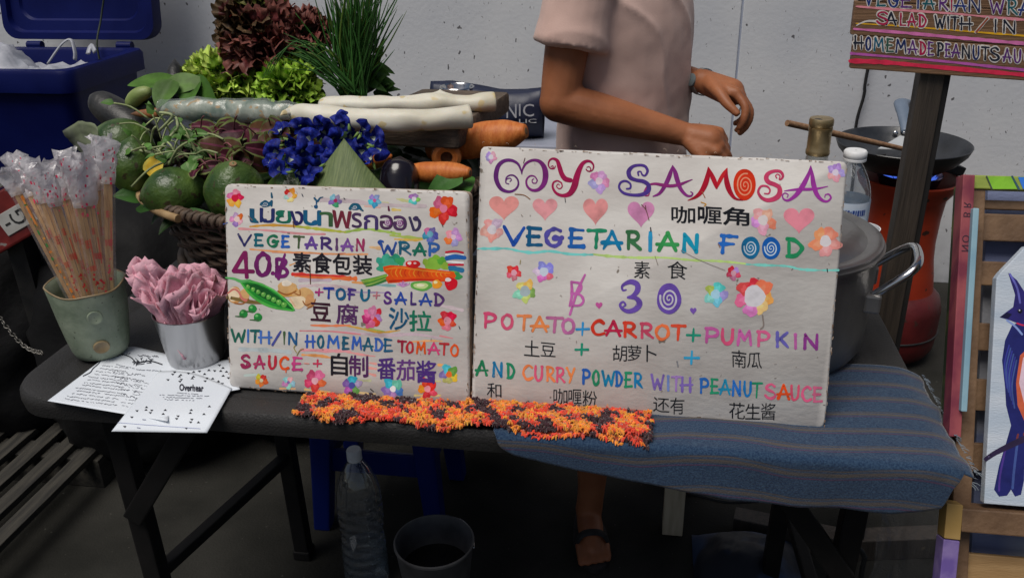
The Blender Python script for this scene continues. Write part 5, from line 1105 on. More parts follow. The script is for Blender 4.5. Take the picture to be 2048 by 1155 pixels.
for i in range(64):
    u = rv.uniform(378,585); v = rv.uniform(248,330)-(0.10*(u-380) if u > 520 else 0)+ (8 if u < 420 else 0); b = P(u, v, y=.43-(v-245)*.0014+rv.uniform(-.015,.015)); a = rv.uniform(0, 2*PI)
    d = Vector((math.cos(a), -abs(math.sin(a))*.6, rv.uniform(-.5,.4))); mr = rv.random(); c = vary((0.062,0.008,0.018),.5) if mr < .75 else vary((0.10,0.045,0.02),.3)
    leaf(cv, b, d, (rv.uniform(-.5,.5), -1.0, .65), rv.uniform(.034,.060), rv.uniform(.028,.045), c, c2=(0.15,0.03,0.06), edge=vary((0.13,0.16,0.045),.25), curl=rv.uniform(.1,.9), fold=rv.uniform(-.1,.3), ruf=.002, seed=i, nu=9, nv=9, shape=.7)
for i in range(22):
    u = rv.uniform(385,580); v = rv.uniform(250,325); b = P(u, v, y=.415-(v-245)*.0014); d = Vector((rv.uniform(-1,1), -.4, rv.uniform(-.6,.8)))
    cv.tube(catmull([b, b+d*.02+Vector((0,0,.006)), b+d*.04], 4), .0014, 5, col=vary((0.20,0.07,0.08),.4))
tag(cv.build('coleus_leaves', M_leaf, smooth=180), 'heap of purple-red herb leaves with green rims in the middle of the basket', 'herbs')
sp = MB(); rs = random.Random(17)
for i in range(34):
    u = rs.uniform(285,395); v = rs.uniform(235,330); b = P(u, v, y=.40-(v-240)*.001); a = rs.uniform(0, 2*PI); L_ = rs.uniform(.03,.075); d = Vector((math.cos(a), rs.uniform(-.6,.2), math.sin(a)*.8)); c = vary((0.36,0.42,0.20),.3)
    q = catmull([b, b+d*L_*.5+Vector((0,0,.008)), b+d*L_], 4); sp.tube(q, rs.uniform(.0013,.0022), 5, col=c)
    if rs.random() < .65: leaf(sp, q[-1], d+Vector((0,0,-.2)), (0,-.6,.8), rs.uniform(.012,.026), rs.uniform(.008,.016), vary((0.07,0.16,0.03),.35), curl=.4, nu=5, nv=4)
for (p0, pm, p1) in (((240,332),(265,328),(330,345)),((320,225),(345,232),(318,262)),((300,335),(325,292),(350,262)),((275,300),(310,305),(340,300)),((352,235),(356,255),(350,262))):
    sp.tube(catmull([P(*p0, y=.345), P(*pm, y=.335), P(*p1, y=.355)], 5), .0026, 6, col=(0.40,0.46,0.24))
for i in range(16):
    u = rs.uniform(330,410); v = rs.uniform(250,330); leaf(sp, P(u, v, y=.39-(v-240)*.001), (rs.uniform(-1,1), -.5, rs.uniform(-.6,.5)), (0,-.7,.7), rs.uniform(.02,.04), rs.uniform(.015,.026), vary((0.06,0.15,0.025),.3), c2=(0.15,0.25,0.08), curl=.5, nu=6, nv=5)
tag(sp.build('bean_sprouts', M_leaf, smooth=180), 'tangle of pale green sprouts and stems above the avocados', 'sprouts')
# butterfly pea flowers, one by one
M_pea = leafmat('pea_petal', k=.55, rough=.6, spec=.2, sub=.03)
def pea(kind):
    f = MB(); rr = random.Random(kind+40); c = (0.006,0.011,0.19); c2 = (0.012,0.028,0.30)
    def ban(a, b):
        th = (b-.5)*2.5; r = .026*a**.8; z = .010*math.sin(a*2.6)+.0025*math.sin(b*19+kind)*a*a+.003*math.sin(b*7+a*5)
        return (r*math.sin(th)*.95, r*math.cos(th)*1.05-.004, z)
    f.grid(ban, 9, 18, colfn=lambda a, b: ((0.55,0.62,0.50) if a < .30 and abs(b-.5) < .16 else (c2 if rr.random() < .35 else c)))
    for s_ in (-1, 1): leaf(f, (0,-.002,.003), (s_*.7,-.8,.25), (0,0,1), .016, .012, c2, curl=-.5, nu=6, nv=5)
    f.tube([(0,-.004,-.002),(0,-.010,-.004),(0,-.016,-.007)], [.0032,.0028,.0012], 6, col=(0.16,0.26,0.07))
    return f
root0 = {}
FL = [(562,268),(585,285),(556,305),(600,258),(620,280),(592,318),(560,345),(612,330),(640,262),(650,300),(628,312),(680,256),(700,268),(720,262),(742,275),(730,300),(665,280),(590,345),(575,325),(605,300),(636,338),(648,248),(668,318),(745,322),(572,290),(612,252),(700,300),(690,242),(715,285),(752,298),(545,328),(625,352)]
rf = random.Random(2)
for i, (u, v) in enumerate(FL):
    k = i % 4; loc = P(u, v, y=.385-(v-245)*.0013+rf.uniform(-.012,.012)); R_ = (CAM_O-loc).to_track_quat('Z','Y').to_matrix() @ Matrix.Rotation(rf.uniform(0,6.28), 3, 'Z') @ Matrix.Rotation(rf.uniform(-1.0,1.0), 3, 'X') @ Matrix.Rotation(rf.uniform(-.8,.8), 3, 'Y')
    if k not in root0: o = root0[k] = pea(k).build('pea_flower', M_pea, loc=(0,0,0), smooth=180); 
    else: o = root0[k].copy(); COL.objects.link(o)
    o.location = loc; o.rotation_euler = R_.to_euler(); s_ = rf.uniform(.85,1.12); o.scale = (s_,)*3
    tag(o, 'deep blue butterfly pea flower in the heap beside the banana leaf', 'flower', 'blue flowers heaped in the basket')
gb = MB(); leafpx(gb, (570,352), (566,318), .33, .335, .016, (0.34,0.45,0.16), up=(0,-1,.2), nu=6, nv=5); tag(gb.build('flower_bud', M_leaf, smooth=180), 'pale green flower bud at the lower left of the blue flowers', 'flower')
# wrapped roll in clear film
M_fill = mat('herb_filling', (0.045,0.10,0.06), (0.46,0.48,0.40), rough=0.6, scale=28, bump=0.5, bscale=80, detail=8, specks=(60,0.60,(0.42,0.26,0.10)))
M_film2 = film('cling_film', opacity=.20, haze=(.66,.74,.74), rough=.2, gloss=.08, bump=1.0, bscale=28)
pk0, pk1 = P(328,218,y=.46), P(588,226,y=.44)
pkt = thing('wrapped_roll', 'long salad roll wrapped in shiny clear film across the basket', 'wrapped food', (pk0+pk1)/2-Vector((0,0,.02)))
q = blob('filling', pk0, pk1, [.012,.018,.020,.021,.020,.020,.021,.019,.012], None, '', '', bump=.003, build=False); q.build('filling', M_fill, pkt, smooth=180)
q = blob('film', pk0+(pk0-pk1)*.02, pk1+(pk1-pk0)*.02, [.016,.021,.023,.024,.023,.0235,.024,.023,.018], None, '', '', bump=.0055, build=False, n=28); q.build('film', M_film2, pkt, smooth=60)

# ------------------------------------------------------------------ cutting board and rice rolls
M_chop = mat('worn_wood', (0.055,0.040,0.030), (0.17,0.125,0.09), rough=0.7, scale=5, stretch=(3,26,26), bump=0.5, bscale=24, detail=9, contrast=(0.3,0.68), rvar=.1)
BZ = 1.10; fr_ = P(915,256,z=BZ); br_ = P(1020,184,z=BZ); bl_ = P(846,177,z=BZ); fl_ = fr_+(bl_-br_)*1.12
cb = MB(); TH = .040; cs_ = [fl_, fr_, br_, bl_]
def ccorn(ins, z):
    ctr = sum(cs_, Vector())/4; out = []
    for i in range(4):
        a = cs_[i]; p_ = cs_[i-1]; n_ = cs_[(i+1)%4]; r_ = .016 if i in (0,1) else .012; dp = (p_-a).normalized(); dn = (n_-a).normalized()
        for k in range(6): t = k/5; w = a+dp*r_*(1-t)**2+dn*r_*t**2; w = w+(ctr-w).normalized()*ins; out.append((w.x, w.y, z))
    return out
loft_outline(cb, [ccorn(.004, BZ-TH), ccorn(0, BZ-TH+.004), ccorn(-.001, BZ-TH*.5), ccorn(0, BZ-.004), ccorn(.004, BZ)])
tag(cb.build('cutting_board', M_chop, smooth=35), 'thick worn wooden cutting board carrying two white rice rolls', 'board')
M_rice = mat('rice_sheet', (0.60,0.55,0.42), (0.74,0.70,0.60), rough=0.5, scale=14, bump=0.2, bscale=45, sub=0.08, specks=(26,0.62,(0.62,0.50,0.28)))
def roll(label, pxs, r, flap):
    t = thing('rice_roll', label, 'rice roll', P(*pxs[0], z=BZ), 'white rice rolls on the cutting board')
    path = catmull([P(u, v, z=BZ+r*.82) for u, v in pxs], 10); mb = MB(); n = len(path); k = 30
    rr = [r*(1+.07*math.sin(i*.35+r*900)+.05*noise.noise(Vector((i*.3, r*99, 0)))) for i in range(n)]
    for e in range(5): w = (.55,.75,.88,.96,1)[e]; rr[e] *= w
    mb.tube(path, rr, k, cap=False, flat=.9)
    for p in mb.v: q = p*26; p += Vector((noise.noise(q), noise.noise(q+Vector((5,0,0))), noise.noise(q+Vector((9,0,0)))))*.0032
    mb.build('wrapper', M_rice, t, smooth=180, solid=.0016)
    e = MB(); a = P(*flap[0], z=BZ+r); b = P(*flap[1], z=BZ+r*1.5); c = P(*flap[2], z=BZ+r)
    e.grid(lambda u_, v_: a.lerp(c, u_).lerp(b, v_*(1-abs(u_-.5)*1.1))+Vector((0,0,.004*math.sin(v_*3))), 8, 6); e.build('flap', M_rice, t, smooth=180, solid=.0009)
    return t
roll('longer front rice roll, nearest the edge of the cutting board', [(584,226),(660,233),(760,240),(850,240),(940,233)], .0205, [(560,232),(578,212),(610,222)])
roll('rear rice roll, partly covered by the front one', [(640,208),(720,210),(800,208),(880,206),(950,206),(990,204)], .0185, [(850,196),(880,178),(915,198)])
# ------------------------------------------------------------------ cooking pot
M_alu = mat('worn_aluminium', (0.30,0.295,0.29), (0.42,0.41,0.40), rough=0.36, scale=9, bump=0.2, bscale=70, metal=0.9, rvar=.12, detail=7, stretch=(1,1,2))
M_alu_d = mat('stained_aluminium', (0.19,0.185,0.185), (0.34,0.33,0.32), rough=0.42, scale=6, bump=0.2, bscale=50, metal=0.8, rvar=.12, detail=8, stretch=(2,2,.8))
M_chrome = mat('polished_steel', (0.62,0.62,0.62), (0.7,0.7,0.7), rough=0.14, metal=1.0, scale=10)
PC = Vector((1.250, 0.365, TZ)); PR, PH = 0.184, 0.196
pot = thing('cooking_pot', 'large aluminium cooking pot with lid and loop handle behind the big sign', 'pot', PC)
q = MB(); q.lathe([(0.001,0.001),(PR-.035,0.001),(PR-.012,0.006),(PR-.001,0.025),(PR,0.06),(PR+.002,PH-.006),(PR+.010,PH-.002),(PR+.011,PH+.003),(PR+.004,PH+.004),(PR-.003,PH-.004),(PR-.004,0.02),(0.001,0.008)], 72, PC); q.build('pot_body', M_alu_d, pot, smooth=40)
q = MB(); q.lathe([(PR+.006,PH+.004),(PR+.007,PH+.010),(PR+.002,PH+.0125),(PR-.008,PH+.0105),(PR-.018,PH+.008),(PR-.026,PH+.0125),(PR-.034,PH+.017),(PR-.06,PH+.022),(PR-.10,PH+.027),(.05,PH+.030),(.045,PH+.028),(.030,PH+.0285),(.001,PH+.030)], 72, PC); lid = q.build('lid', M_alu, pot, smooth=40)
q = MB(); q.lathe([(.010,PH+.029),(.009,PH+.042),(.022,PH+.047),(.024,PH+.052),(.018,PH+.057),(.001,PH+.058)], 28, PC); q.build('knob', M_chrome, lid, smooth=40)
for ang in (-10, 178):
    a = rad(ang); d = Vector((math.cos(a), math.sin(a), 0)); s_ = Vector((-d.y, d.x, 0)); z = Vector((0,0,1)); b = PC+d*(PR-.002)+z*(PH-.052)
    pts = catmull([b+s_*.062-z*.010, b+s_*.062+d*.020+z*.008, b+s_*.055+d*.050+z*.034, b+s_*.030+d*.062+z*.045, b-s_*.030+d*.062+z*.045, b-s_*.055+d*.050+z*.034, b-s_*.062+d*.020+z*.008, b-s_*.062-z*.010], 7)
    h = MB(); h.tube(pts, .0072, 12); h.build('handle', M_chrome, pot, smooth=180)
    for sg in (-1, 1):
        h = MB(); h.box(b+s_*(.062*sg)-z*.022, (.026,.026,.032), Matrix((d, s_, z)).transposed()); h.build('handle_bracket', M_alu_d, pot, bevel=.004)

# ------------------------------------------------------------------ bottles
M_glass = film('bottle_glass', tint=(.86,.87,.84), opacity=.10, haze=(.55,.56,.54), rough=.04, gloss=.30)
M_pet = film('bottle_plastic', tint=(.95,.97,.98), opacity=.07, haze=(.75,.82,.88), rough=.06, gloss=.30, bump=.15, bscale=40)
M_gold = mat('gold_cap_foil', (0.32,0.23,0.11), (0.46,0.36,0.20), rough=0.38, scale=40, metal=.75, bump=.15, specks=(45,.66,(.05,.04,.03)))
M_wcap = mat('white_cap', (0.70,0.71,0.73), (0.78,0.79,0.80), rough=.45, scale=30)
gp = P(1644,236,y=.60); G0_ = Vector((gp.x, .60, TZ)); GH = gp.z-TZ
gl_ = thing('glass_bottle', 'clear glass bottle with a gold cap behind the large sign', 'bottle', G0_)
q = MB(); q.lathe([(.001,.002),(.034,.001),(.038,.006),(.0385,.02),(.0385,GH*.50),(.036,GH*.58),(.026,GH*.70),(.0205,GH*.78),(.0185,GH*.84),(.0180,GH*.97)], 36, G0_); q.build('glass', M_glass, gl_, smooth=180)
q = MB(); q.lathe([(.0215,GH*.80),(.0222,GH*.805),(.0222,GH*.825),(.0212,GH*.83),(.0212,GH*.93),(.0222,GH*.935),(.0222,GH*.95),(.0205,GH*.952),(.0215,GH*.958),(.0225,GH*.963),(.0225,GH*.990),(.021,GH),(.001,GH+.0005)], 36, G0_); q.build('cap', M_gold, gl_, smooth=35)
def pet_bottle(name, label, base, H, R, capm, ribs, water, lab=None):
    t = thing(name, label, 'bottle', base); prof = [(.001,.004),(R*.6,.001),(R*.92,.004),(R,.016)]
    n = 60; zt = H*.66
    for i in range(n+1):
        z = .018+(zt-.018)*i/n; k = ribs*(math.sin(z*2*PI/.026)) if ribs else 0; w = -.004*math.exp(-((z-H*.40)/.02)**2) if ribs else 0; prof.append((R+k*.0014-.001+w, z))
    for s_, z in ((.98,.69),(.93,.73),(.83,.78),(.68,.83),(.50,.88),(.36,.91),(.33,.93),(.33,.965)): prof.append((R*s_ if s_ > .34 else .0128, H*z))
    q = MB(); q.lathe(prof, 44, base); q.build('plastic', M_pet, t, smooth=180)
    cr_ = .0150 if R < .046 else .0165
    q = MB(); q.lathe([(cr_*.92,H*.925),(cr_,H*.93),(cr_,H*.945),(cr_*.95,H*.948),(cr_,H*.952),(cr_*1.01,H*.99),(cr_*.9,H),(.001,H)], 40, base); q.build('cap', capm, t, smooth=35)
    if water:
        pw = [(.001,.006)]+[(r_-.0015, z) for r_, z in prof[2:] if z < water]+[(prof[8][0]-.002, water),(.001, water)]
        q = MB(); q.lathe(pw, 44, base); q.build('water', film('bottle_water', tint=(.80,.86,.90), opacity=.06, haze=(.5,.6,.7), rough=.03, gloss=.22), t, smooth=60)
    return t
pp = P(1712,300,y=.635); PB = Vector((pp.x, .635, TZ)); PHt = pp.z-TZ
pbt = pet_bottle('water_bottle', 'small plastic water bottle with white cap and blue label beside the pot', PB, PHt, .0405, M_wcap, .6, PHt*.55)
for o in pbt.children:
    if o.name.startswith('cap'): o.scale = (1.45,1.45,1.0)
M_lab = mat('bottle_label', (0.50,0.62,0.78), (0.66,0.72,0.80), rough=.4, scale=20, stretch=(1,1,4))
lbm = MB(); zz0, zz1 = PHt*.40, PHt*.655
lbm.lathe([(.0412,zz0),(.0414,zz0+.002),(.0414,zz1-.002),(.0412,zz1)], 44, PB); lo = lbm.build('label', M_lab, pbt, smooth=180)
lt = MB()
for k in range(9):
    a = rad(-105+k*6.5); z = PHt*.585; r_ = .0419; d = Vector((math.cos(a), math.sin(a), 0)); s_ = Vector((-d.y, d.x, 0)); w = .0013+.0007*(k % 2); h_ = .006 if k not in (2,) else .004
    lt.add([PB+d*r_-s_*w+Vector((0,0,z-h_)), PB+d*r_+s_*w+Vector((0,0,z-h_)), PB+d*r_+s_*w+Vector((0,0,z+h_)), PB+d*r_-s_*w+Vector((0,0,z+h_))], [(0,1,2,3)])
lt.build('print', mat('label_blue', (0.02,0.06,0.30), rough=.5), lo)
wc = P(1744,442,y=.56); q = MB(); q.lathe([(.001,0),(.026,0),(.030,wc.z-TZ-.045),(.033,wc.z-TZ-.020),(.031,wc.z-TZ-.020),(.028,.01),(.001,.006)], 32, (wc.x-.010, .58, TZ)); tag(q.build('plastic_tub', M_wcap, smooth=40), 'white plastic tub half hidden between the pot and the water bottle', 'tub')

# ------------------------------------------------------------------ gas stove, pan and spoon
SX, SY = 1.880, 1.78
M_red = mat('red_gas_paint', (0.055,0.004,0.005), (0.11,0.010,0.010), rough=.45, scale=9, bump=.25, bscale=60, specks=(30,.66,(.05,.02,.015)), detail=8)
M_or = mat('orange_enamel', (0.30,0.024,0.006), (0.44,0.046,0.011), rough=.45, scale=5, bump=.15, detail=8, specks=(24,.68,(.05,.018,.01)))
M_iron = mat('black_iron', (0.010,0.010,0.011), (0.022,0.021,0.02), rough=.5, scale=20, bump=.3)
stove = thing('gas_stove', 'red camping gas cylinder with orange burner shield, standing by the wall', 'stove', (SX, SY, 0))
q = MB(); q.lathe([(.001,0),(.12,.0),(.130,.012),(.150,.022),(.166,.05),(.170,.09),(.170,.185),(.160,.225),(.135,.250),(.09,.262),(.001,.265)], 56, (SX,SY,0)); q.build('gas_cylinder', M_red, stove, smooth=40)
q = MB(); q.tube([(SX+.171*math.cos(2*PI*i/56), SY+.171*math.sin(2*PI*i/56), .105) for i in range(57)], .0035, 6, cap=False); q.build('weld_band', M_iron, stove, smooth=180)
q = MB(); q.lathe([(.142,.215),(.146,.222),(.137,.23),(.128,.30),(.118,.36),(.114,.42),(.116,.50),(.122,.565),(.150,.605),(.158,.628),(.152,.632),(.112,.575),(.106,.50),(.10,.30)], 56, (SX,SY,0)); q.build('burner_shield', M_or, stove, smooth=40)
q = MB(); q.lathe([(.001,.585),(.07,.585),(.085,.600),(.100,.640),(.096,.642),(.075,.606),(.001,.60)], 40, (SX,SY,0)); q.build('burner_bowl', mat('flame_reflection_steel', (0.10,0.07,0.16), (0.25,0.2,0.32), rough=.25, metal=.9, scale=8), stove, smooth=40)  # lilac tint puts the blue flame's reflection into the steel colour
for k in range(3):
    a = rad(15+120*k); d = Vector((math.cos(a), math.sin(a), 0)); q = MB(); q.bar(Vector((SX,SY,.662))+d*.10, Vector((SX,SY,.640))+d*.172, .05, .030); q.build('pan_support', M_iron, stove, bevel=.003)
def emit(name, c, s):
    m = bpy.data.materials.new(name); m.use_nodes = True; N = m.node_tree.nodes; b = N['Principled BSDF']; b.inputs['Base Color'].default_value = (*c,1); b.inputs['Emission Color'].default_value = (*c,1); b.inputs['Emission Strength'].default_value = s; return m
q = MB()
for k in range(22): a = 2*PI*k/22; d = Vector((math.cos(a), math.sin(a), 0)); c = Vector((SX,SY,.606))+d*.060; q.tube([c, c+d*.012+Vector((0,0,.012)), c+d*.022+Vector((0,0,.030))], [.005,.006,.0008], 6)
q.build('gas_flame', emit('flame_blue', (0.10,0.22,0.95), 0.7), stove, smooth=180)
M_pan = mat('nonstick_pan', (0.018,0.020,0.024), (0.032,0.036,0.044), rough=.34, scale=18, bump=.1, spec=.6, rvar=.08)
M_panout = mat('pan_outside', (0.012,0.011,0.011), (0.030,0.027,0.026), rough=.5, scale=9, bump=.2)
PN = Vector((1.838, 1.755, .665))
pan = thing('frying_pan', 'wide black frying pan with blue-grey handle on the gas stove', 'pan', PN)
q = MB(); q.lathe([(.001,.0),(.105,.0),(.130,.006),(.165,.030),(.192,.060),(.201,.082)], 64, PN); q.build('pan_outside', M_panout, pan, smooth=60)
q = MB(); q.lathe([(.201,.082),(.1995,.0835),(.197,.082),(.188,.060),(.160,.032),(.126,.010),(.102,.005),(.001,.0045)], 64, PN); q.build('pan_inside', M_pan, pan, smooth=60)
hb_ = P(1812,262,y=1.94); he = P(1822,210,y=2.22); q = MB(); q.tube(catmull([Vector((hb_.x, 1.93, .735)), Vector((hb_.x+.002, 2.0, .775)), Vector((hb_.x+.008, 2.08, .80)), he], 5), [.018,.018,.019,.020,.021,.022,.022,.023,.023,.024,.024,.024,.024,.024,.022,.014], 14, flat=.6); q.build('handle', mat('blue_grey_grip', (0.10,0.14,0.20), (0.15,0.19,0.26), rough=.45, scale=12), pan, smooth=180)
for u in (1791, 1809):
    c = P(u, 266, y=1.932); q = MB(); q.lathe([(.0085,0),(.0080,.003),(.005,.005),(.001,.0056)], 16, c, Vector((0,-1,.25)).to_track_quat('Z','Y').to_matrix()); q.build('rivet', M_chrome, pan, smooth=60)
M_spoon = mat('wooden_spoon', (0.20,0.10,0.05), (0.33,0.19,0.10), rough=.6, scale=6, stretch=(3,30,30), bump=.2)
sp0 = P(1574,246,y=1.42); sp1 = P(1808,298,y=1.66)
spn = thing('wooden_turner', 'long wooden spoon handle reaching into the pan with a pale flat blade', 'utensil', sp1)
q = MB(); q.tube([sp0, sp0.lerp(sp1,.3), sp0.lerp(sp1,.7), sp1], [.0090,.0095,.0082,.0070], 12); q.build('handle', M_spoon, spn, smooth=60)
q = MB(); a = P(1755,298,y=1.66); b = P(1800,272,y=1.80); c = P(1850,280,y=1.82); d = P(1815,300,y=1.68); q.add([a,b,c,d],[(0,1,2,3)]); q.build('blade', mat('pale_blade', (0.42,0.44,0.46), (0.5,0.52,0.54), rough=.4), spn, solid=.003)

# ------------------------------------------------------------------ post, hanging wooden sign, cable
M_post = mat('weathered_post', (0.030,0.024,0.019), (0.075,0.058,0.044), rough=.6, scale=4, stretch=(26,26,1.2), bump=.5, bscale=14, detail=8, contrast=(.3,.7), specks=(9,.74,(.20,.16,.09)))
PX, PY = 1.563, .68
post = thing('sign_post', 'dark weathered wooden post behind the table carrying the plank sign', 'post', (PX, PY, 0))
q = MB(); q.box((PX+.002, PY, .85), (.044,.040,1.70)); q.build('post', M_post, post, bevel=.003)
q = MB(); q.box((PX+.030, PY+.004, .86), (.012,.036,1.66)); q.build('batten', mat('dark_batten', (.010,.009,.009), (.02,.018,.016), rough=.7, scale=12), post, bevel=.002)
for sx_ in (-1, 1):
    q = MB(); q.bar((PX, PY, .03), (PX+sx_*.26, PY+.05, .03), .05, .06); q.build('foot', M_post, post, bevel=.003)
WY = .648
WPL = (Vector((PX, WY, 1.3)), Vector((0,-1,0)))
def W(u, v): return P(u, v, pl=WPL)
M_plank = mat('brown_plank', (0.15,0.078,0.040), (0.25,0.14,0.075), rough=.6, scale=3.5, stretch=(1.2,8,14), bump=.35, bscale=20, detail=8)
ws = thing('wooden_sign', 'brown plank sign on the post, lettered for vegetarian wrap with peanut sauce', 'sign', (PX, WY, W(1850,140).z))
bl0, br0 = W(1697,137), W(2110,166); tl0 = W(1741,-220)
dx = (br0-bl0); dz = Vector((tl0.x-bl0.x, 0, tl0.z-bl0.z)); N_ = 5
for k in range(N_):
    a = bl0+dz*(k/N_); b = bl0+dz*((k+.985)/N_); q = MB(); back = Vector((0,.016,0)); jit = Vector((rnd.uniform(-.004,.004),0,0))
    q.add([a+jit, a+dx, b+dx, b+jit, a+jit+back, a+dx+back, b+dx+back, b+jit+back], [(0,1,2,3),(7,6,5,4),(0,4,5,1),(3,2,6,7),(0,3,7,4),(1,5,6,2)]); q.build('plank', M_plank, ws, bevel=.002)
wp = Paint(WPL, k=1.25, base=5e-4); wq = Paint(WPL, k=1.1, base=8e-4)
for pts, w_, c in (([(1713,13),(1800,20),(1900,27),(2000,36),(2105,44)],[4,5,4,5,4],(225,140,150)), ([(1712,47),(1800,52),(1900,60),(2000,68),(2105,76)],[2,3,3,4,3],(225,165,60)), ([(1708,58),(1800,65),(1900,74),(2000,83),(2105,92)],[4,6,6,7,5],(205,120,170)),
   ([(1702,107),(1800,115),(1900,124),(2000,135),(2105,146)],[5,4,5,5,4],(175,95,165)), ([(1700,122),(1760,124),(1850,132),(1950,141),(2105,155)],[7,9,8,9,7],(205,60,85))):
    wp.stroke(pts, w_, c, wob=.6)
def wword(spec, v0, v1, ref, dv):
    for ps, (w_, colr) in enumerate(((7.6,(200,195,190)), (3.8,None))):
        for ch_, u0, u1, c in spec:
            m_ = (u0+u1)/2-ref; (wp if ps == 0 else wq).letter(ch_, u0+2, u1-2, v0+m_*dv, v1+m_*dv, colr or c, w_, sl=dv)
D1=(45,60,120); D2=(40,95,105); D3=(95,55,120); D4=(35,40,55); D5=(165,45,80); D6=(40,50,95); D7=(60,90,80)
wword([('V',1728,1747,D1),('E',1752,1772,D2),('G',1775,1798,D1),('E',1800,1824,D3),('T',1827,1846,D1),('A',1846,1870,D2),('R',1876,1897,D3),('I',1899,1907,D5),('A',1908,1933,D1),('N',1935,1962,D6),('W',1978,2009,D3),('R',2013,2036,D2),('A',2037,2062,D1),('P',2066,2086,D3)], -19, 10, 1740, .066)
wword([('S',1752,1778,D5),('A',1770,1794,D4),('L',1798,1813,D5),('A',1814,1833,D5),('D',1836,1854,D5),('W',1868,1891,D4),('I',1893,1899,D4),('T',1900,1919,D4),('H',1919,1944,D4),('/',1950,1977,(150,80,60)),('I',1986,1996,D4),('N',2004,2033,D4)], 24, 48, 1765, .07)
wp.stroke([(1754,43),(1738,42),(1725,45),(1713,51)], [5,4,3,2], (200,195,190)); 
wword([('H',1707,1727,D4),('O',1730,1743,D6),('M',1746,1768,(40,95,120)),('E',1771,1788,D7),('M',1790,1813,D6),('A',1815,1835,D3),('D',1838,1853,D5),('E',1854,1868,D3),('P',1873,1888,D4),('E',1889,1902,D3),('A',1902,1921,D3),('N',1922,1941,D4),('U',1944,1960,D6),('T',1961,1980,D4),('S',1978,2000,D4),('A',2005,2023,D3),('U',2026,2043,D3),('C',2047,2064,D6),('E',2068,2084,D3)], 73, 98, 1716, .083)
wp.mb.add(wq.mb.v, wq.mb.f, None); wp.mb.c[-len(wq.mb.f):] = wq.mb.c; wp.build('painted_lettering', ws)
q = MB(); c0 = P(1738,125,y=WALL_Y-.02); c1 = P(1712,252,y=WALL_Y-.02); q.tube(catmull([c0+(c0-c1)*3, c0, c0.lerp(c1,.5)+Vector((.006,0,0)), c1, c1+(c1-c0)*.9+Vector((.03,0,0)), Vector((c1.x+.02, WALL_Y-.04, .01))], 6), .006, 8)
tag(q.build('cable', mat('black_rubber', (.012,.012,.013), (.02,.02,.02), rough=.6), smooth=180), 'black cable running down the white wall behind the frying pan', 'cable')

# ------------------------------------------------------------------ painting rack at the right
M_rack = mat('brown_slat', (0.11,0.060,0.030), (0.22,0.13,0.07), rough=.6, scale=5, stretch=(3,3,3), bump=.3, bscale=40, detail=7)
M_rack2 = mat('yellow_pine', (0.34,0.20,0.08), (0.46,0.29,0.13), rough=.6, scale=5, stretch=(2,14,14), bump=.2)
EL = rad(25); EN = Vector((0,-math.cos(EL),math.sin(EL))); EUP = Vector((0,math.sin(EL),math.cos(EL))); EP0 = Vector((1.5,.115,.74))
def E_(u, v, off=0): return P(u, v, pl=(EP0+EN*off, EN))
rk0 = E_(1950,1150)
rack = thing('display_rack', 'brown slatted wooden display rack leaning back at the right of the table', 'rack', (rk0.x+.3, rk0.y, 0))
def along(p, t): return p+EUP*t
stl = E_(1950,365); t0 = (0-stl.z)/EUP.z
for xo, nm in ((0,'stile'), (.60,'stile')):
    q = MB(); a = Vector((stl.x+xo-.001, stl.y, stl.z)); q.bar(a+EUP*t0, a+EUP*.01, .026, .022, up=EN); q.build(nm, M_rack, rack, bevel=.002)
for v0_, v1_, m_ in ((400,418,M_rack),(427,481,M_rack),(522,570,M_rack),(645,700,M_rack),(757,820,M_rack),(885,940,M_rack),(1106,1165,M_rack2)):
    a = E_(1960,v0_,-.014); b = E_(1960,v1_,-.014); q = MB(); h_ = (a-b).length; c = (a+b)/2; x0 = stl.x+.012; q.box(Vector((x0+.288, c.y, c.z)), (.575, .012, h_), Matrix((Vector((1,0,0)), -EN, EUP)).transposed()); q.build('slat', m_, rack, bevel=.002)
a = E_(1960,1012,.02); b = E_(1960,1058,.02); c = (a+b)/2; q = MB(); q.box(Vector((stl.x+.30, c.y, c.z)), (.625,.05,(a-b).length), Matrix((Vector((1,0,0)), -EN, EUP)).transposed()); q.build('ledge', M_rack, rack, bevel=.002)
for xo in (.30, .60):
    q = MB(); a = Vector((stl.x+xo, stl.y, stl.z-.06)); q.bar(a-EN*.02, Vector((a.x, a.y+.38, 0)), .026, .02, up=EN); q.build('rear_leg', M_rack, rack, bevel=.002)
# plain boards stacked behind the rack
def stacked(name, label, u0, v0, u1, v1, wid, off, m_, thick=.012):
    a = E_(u0, v0, off); b = E_(u1, v1, off); bb = b+(b-a)*((0.0-b.z)/(b.z-a.z))*0 ; q = MB(); up_ = (a-b).normalized(); q.add([a, b, b+Vector((wid,0,0)), a+Vector((wid,0,0))], [(0,1,2,3)]); return tag(q.build(name, m_, solid=thick), label, 'board')
M_pale2 = mat('pale_canvas', (0.36,0.38,0.44), (0.52,0.53,0.56), rough=.8, scale=3, bump=.2, bscale=200)
M_blue2 = mat('blue_canvas', (0.10,0.13,0.26), (0.20,0.24,0.40), rough=.8, scale=4, bump=.2, bscale=200)
q = MB(); a = E_(1945,372,-.05); b = E_(1925,1140,-.05); q.box(Vector((a.x+.30, (a.y+b.y)/2, (a.z+b.z)/2)), (.56,.016,(a-b).length), Matrix((Vector((1,0,0)), -EN, EUP)).transposed())
def two(m1, m2):
    m = mat('canvas_back', (0.17,0.20,0.34), (0.40,0.41,0.45), rough=.85, scale=3.2, bump=.25, bscale=160, contrast=(.47,.53), detail=2, stretch=(.6,1,1.8)); return m
tag(q.build('canvas', two(0,0), bevel=.002), 'blue and off-white canvas showing through the slats of the rack', 'canvas')
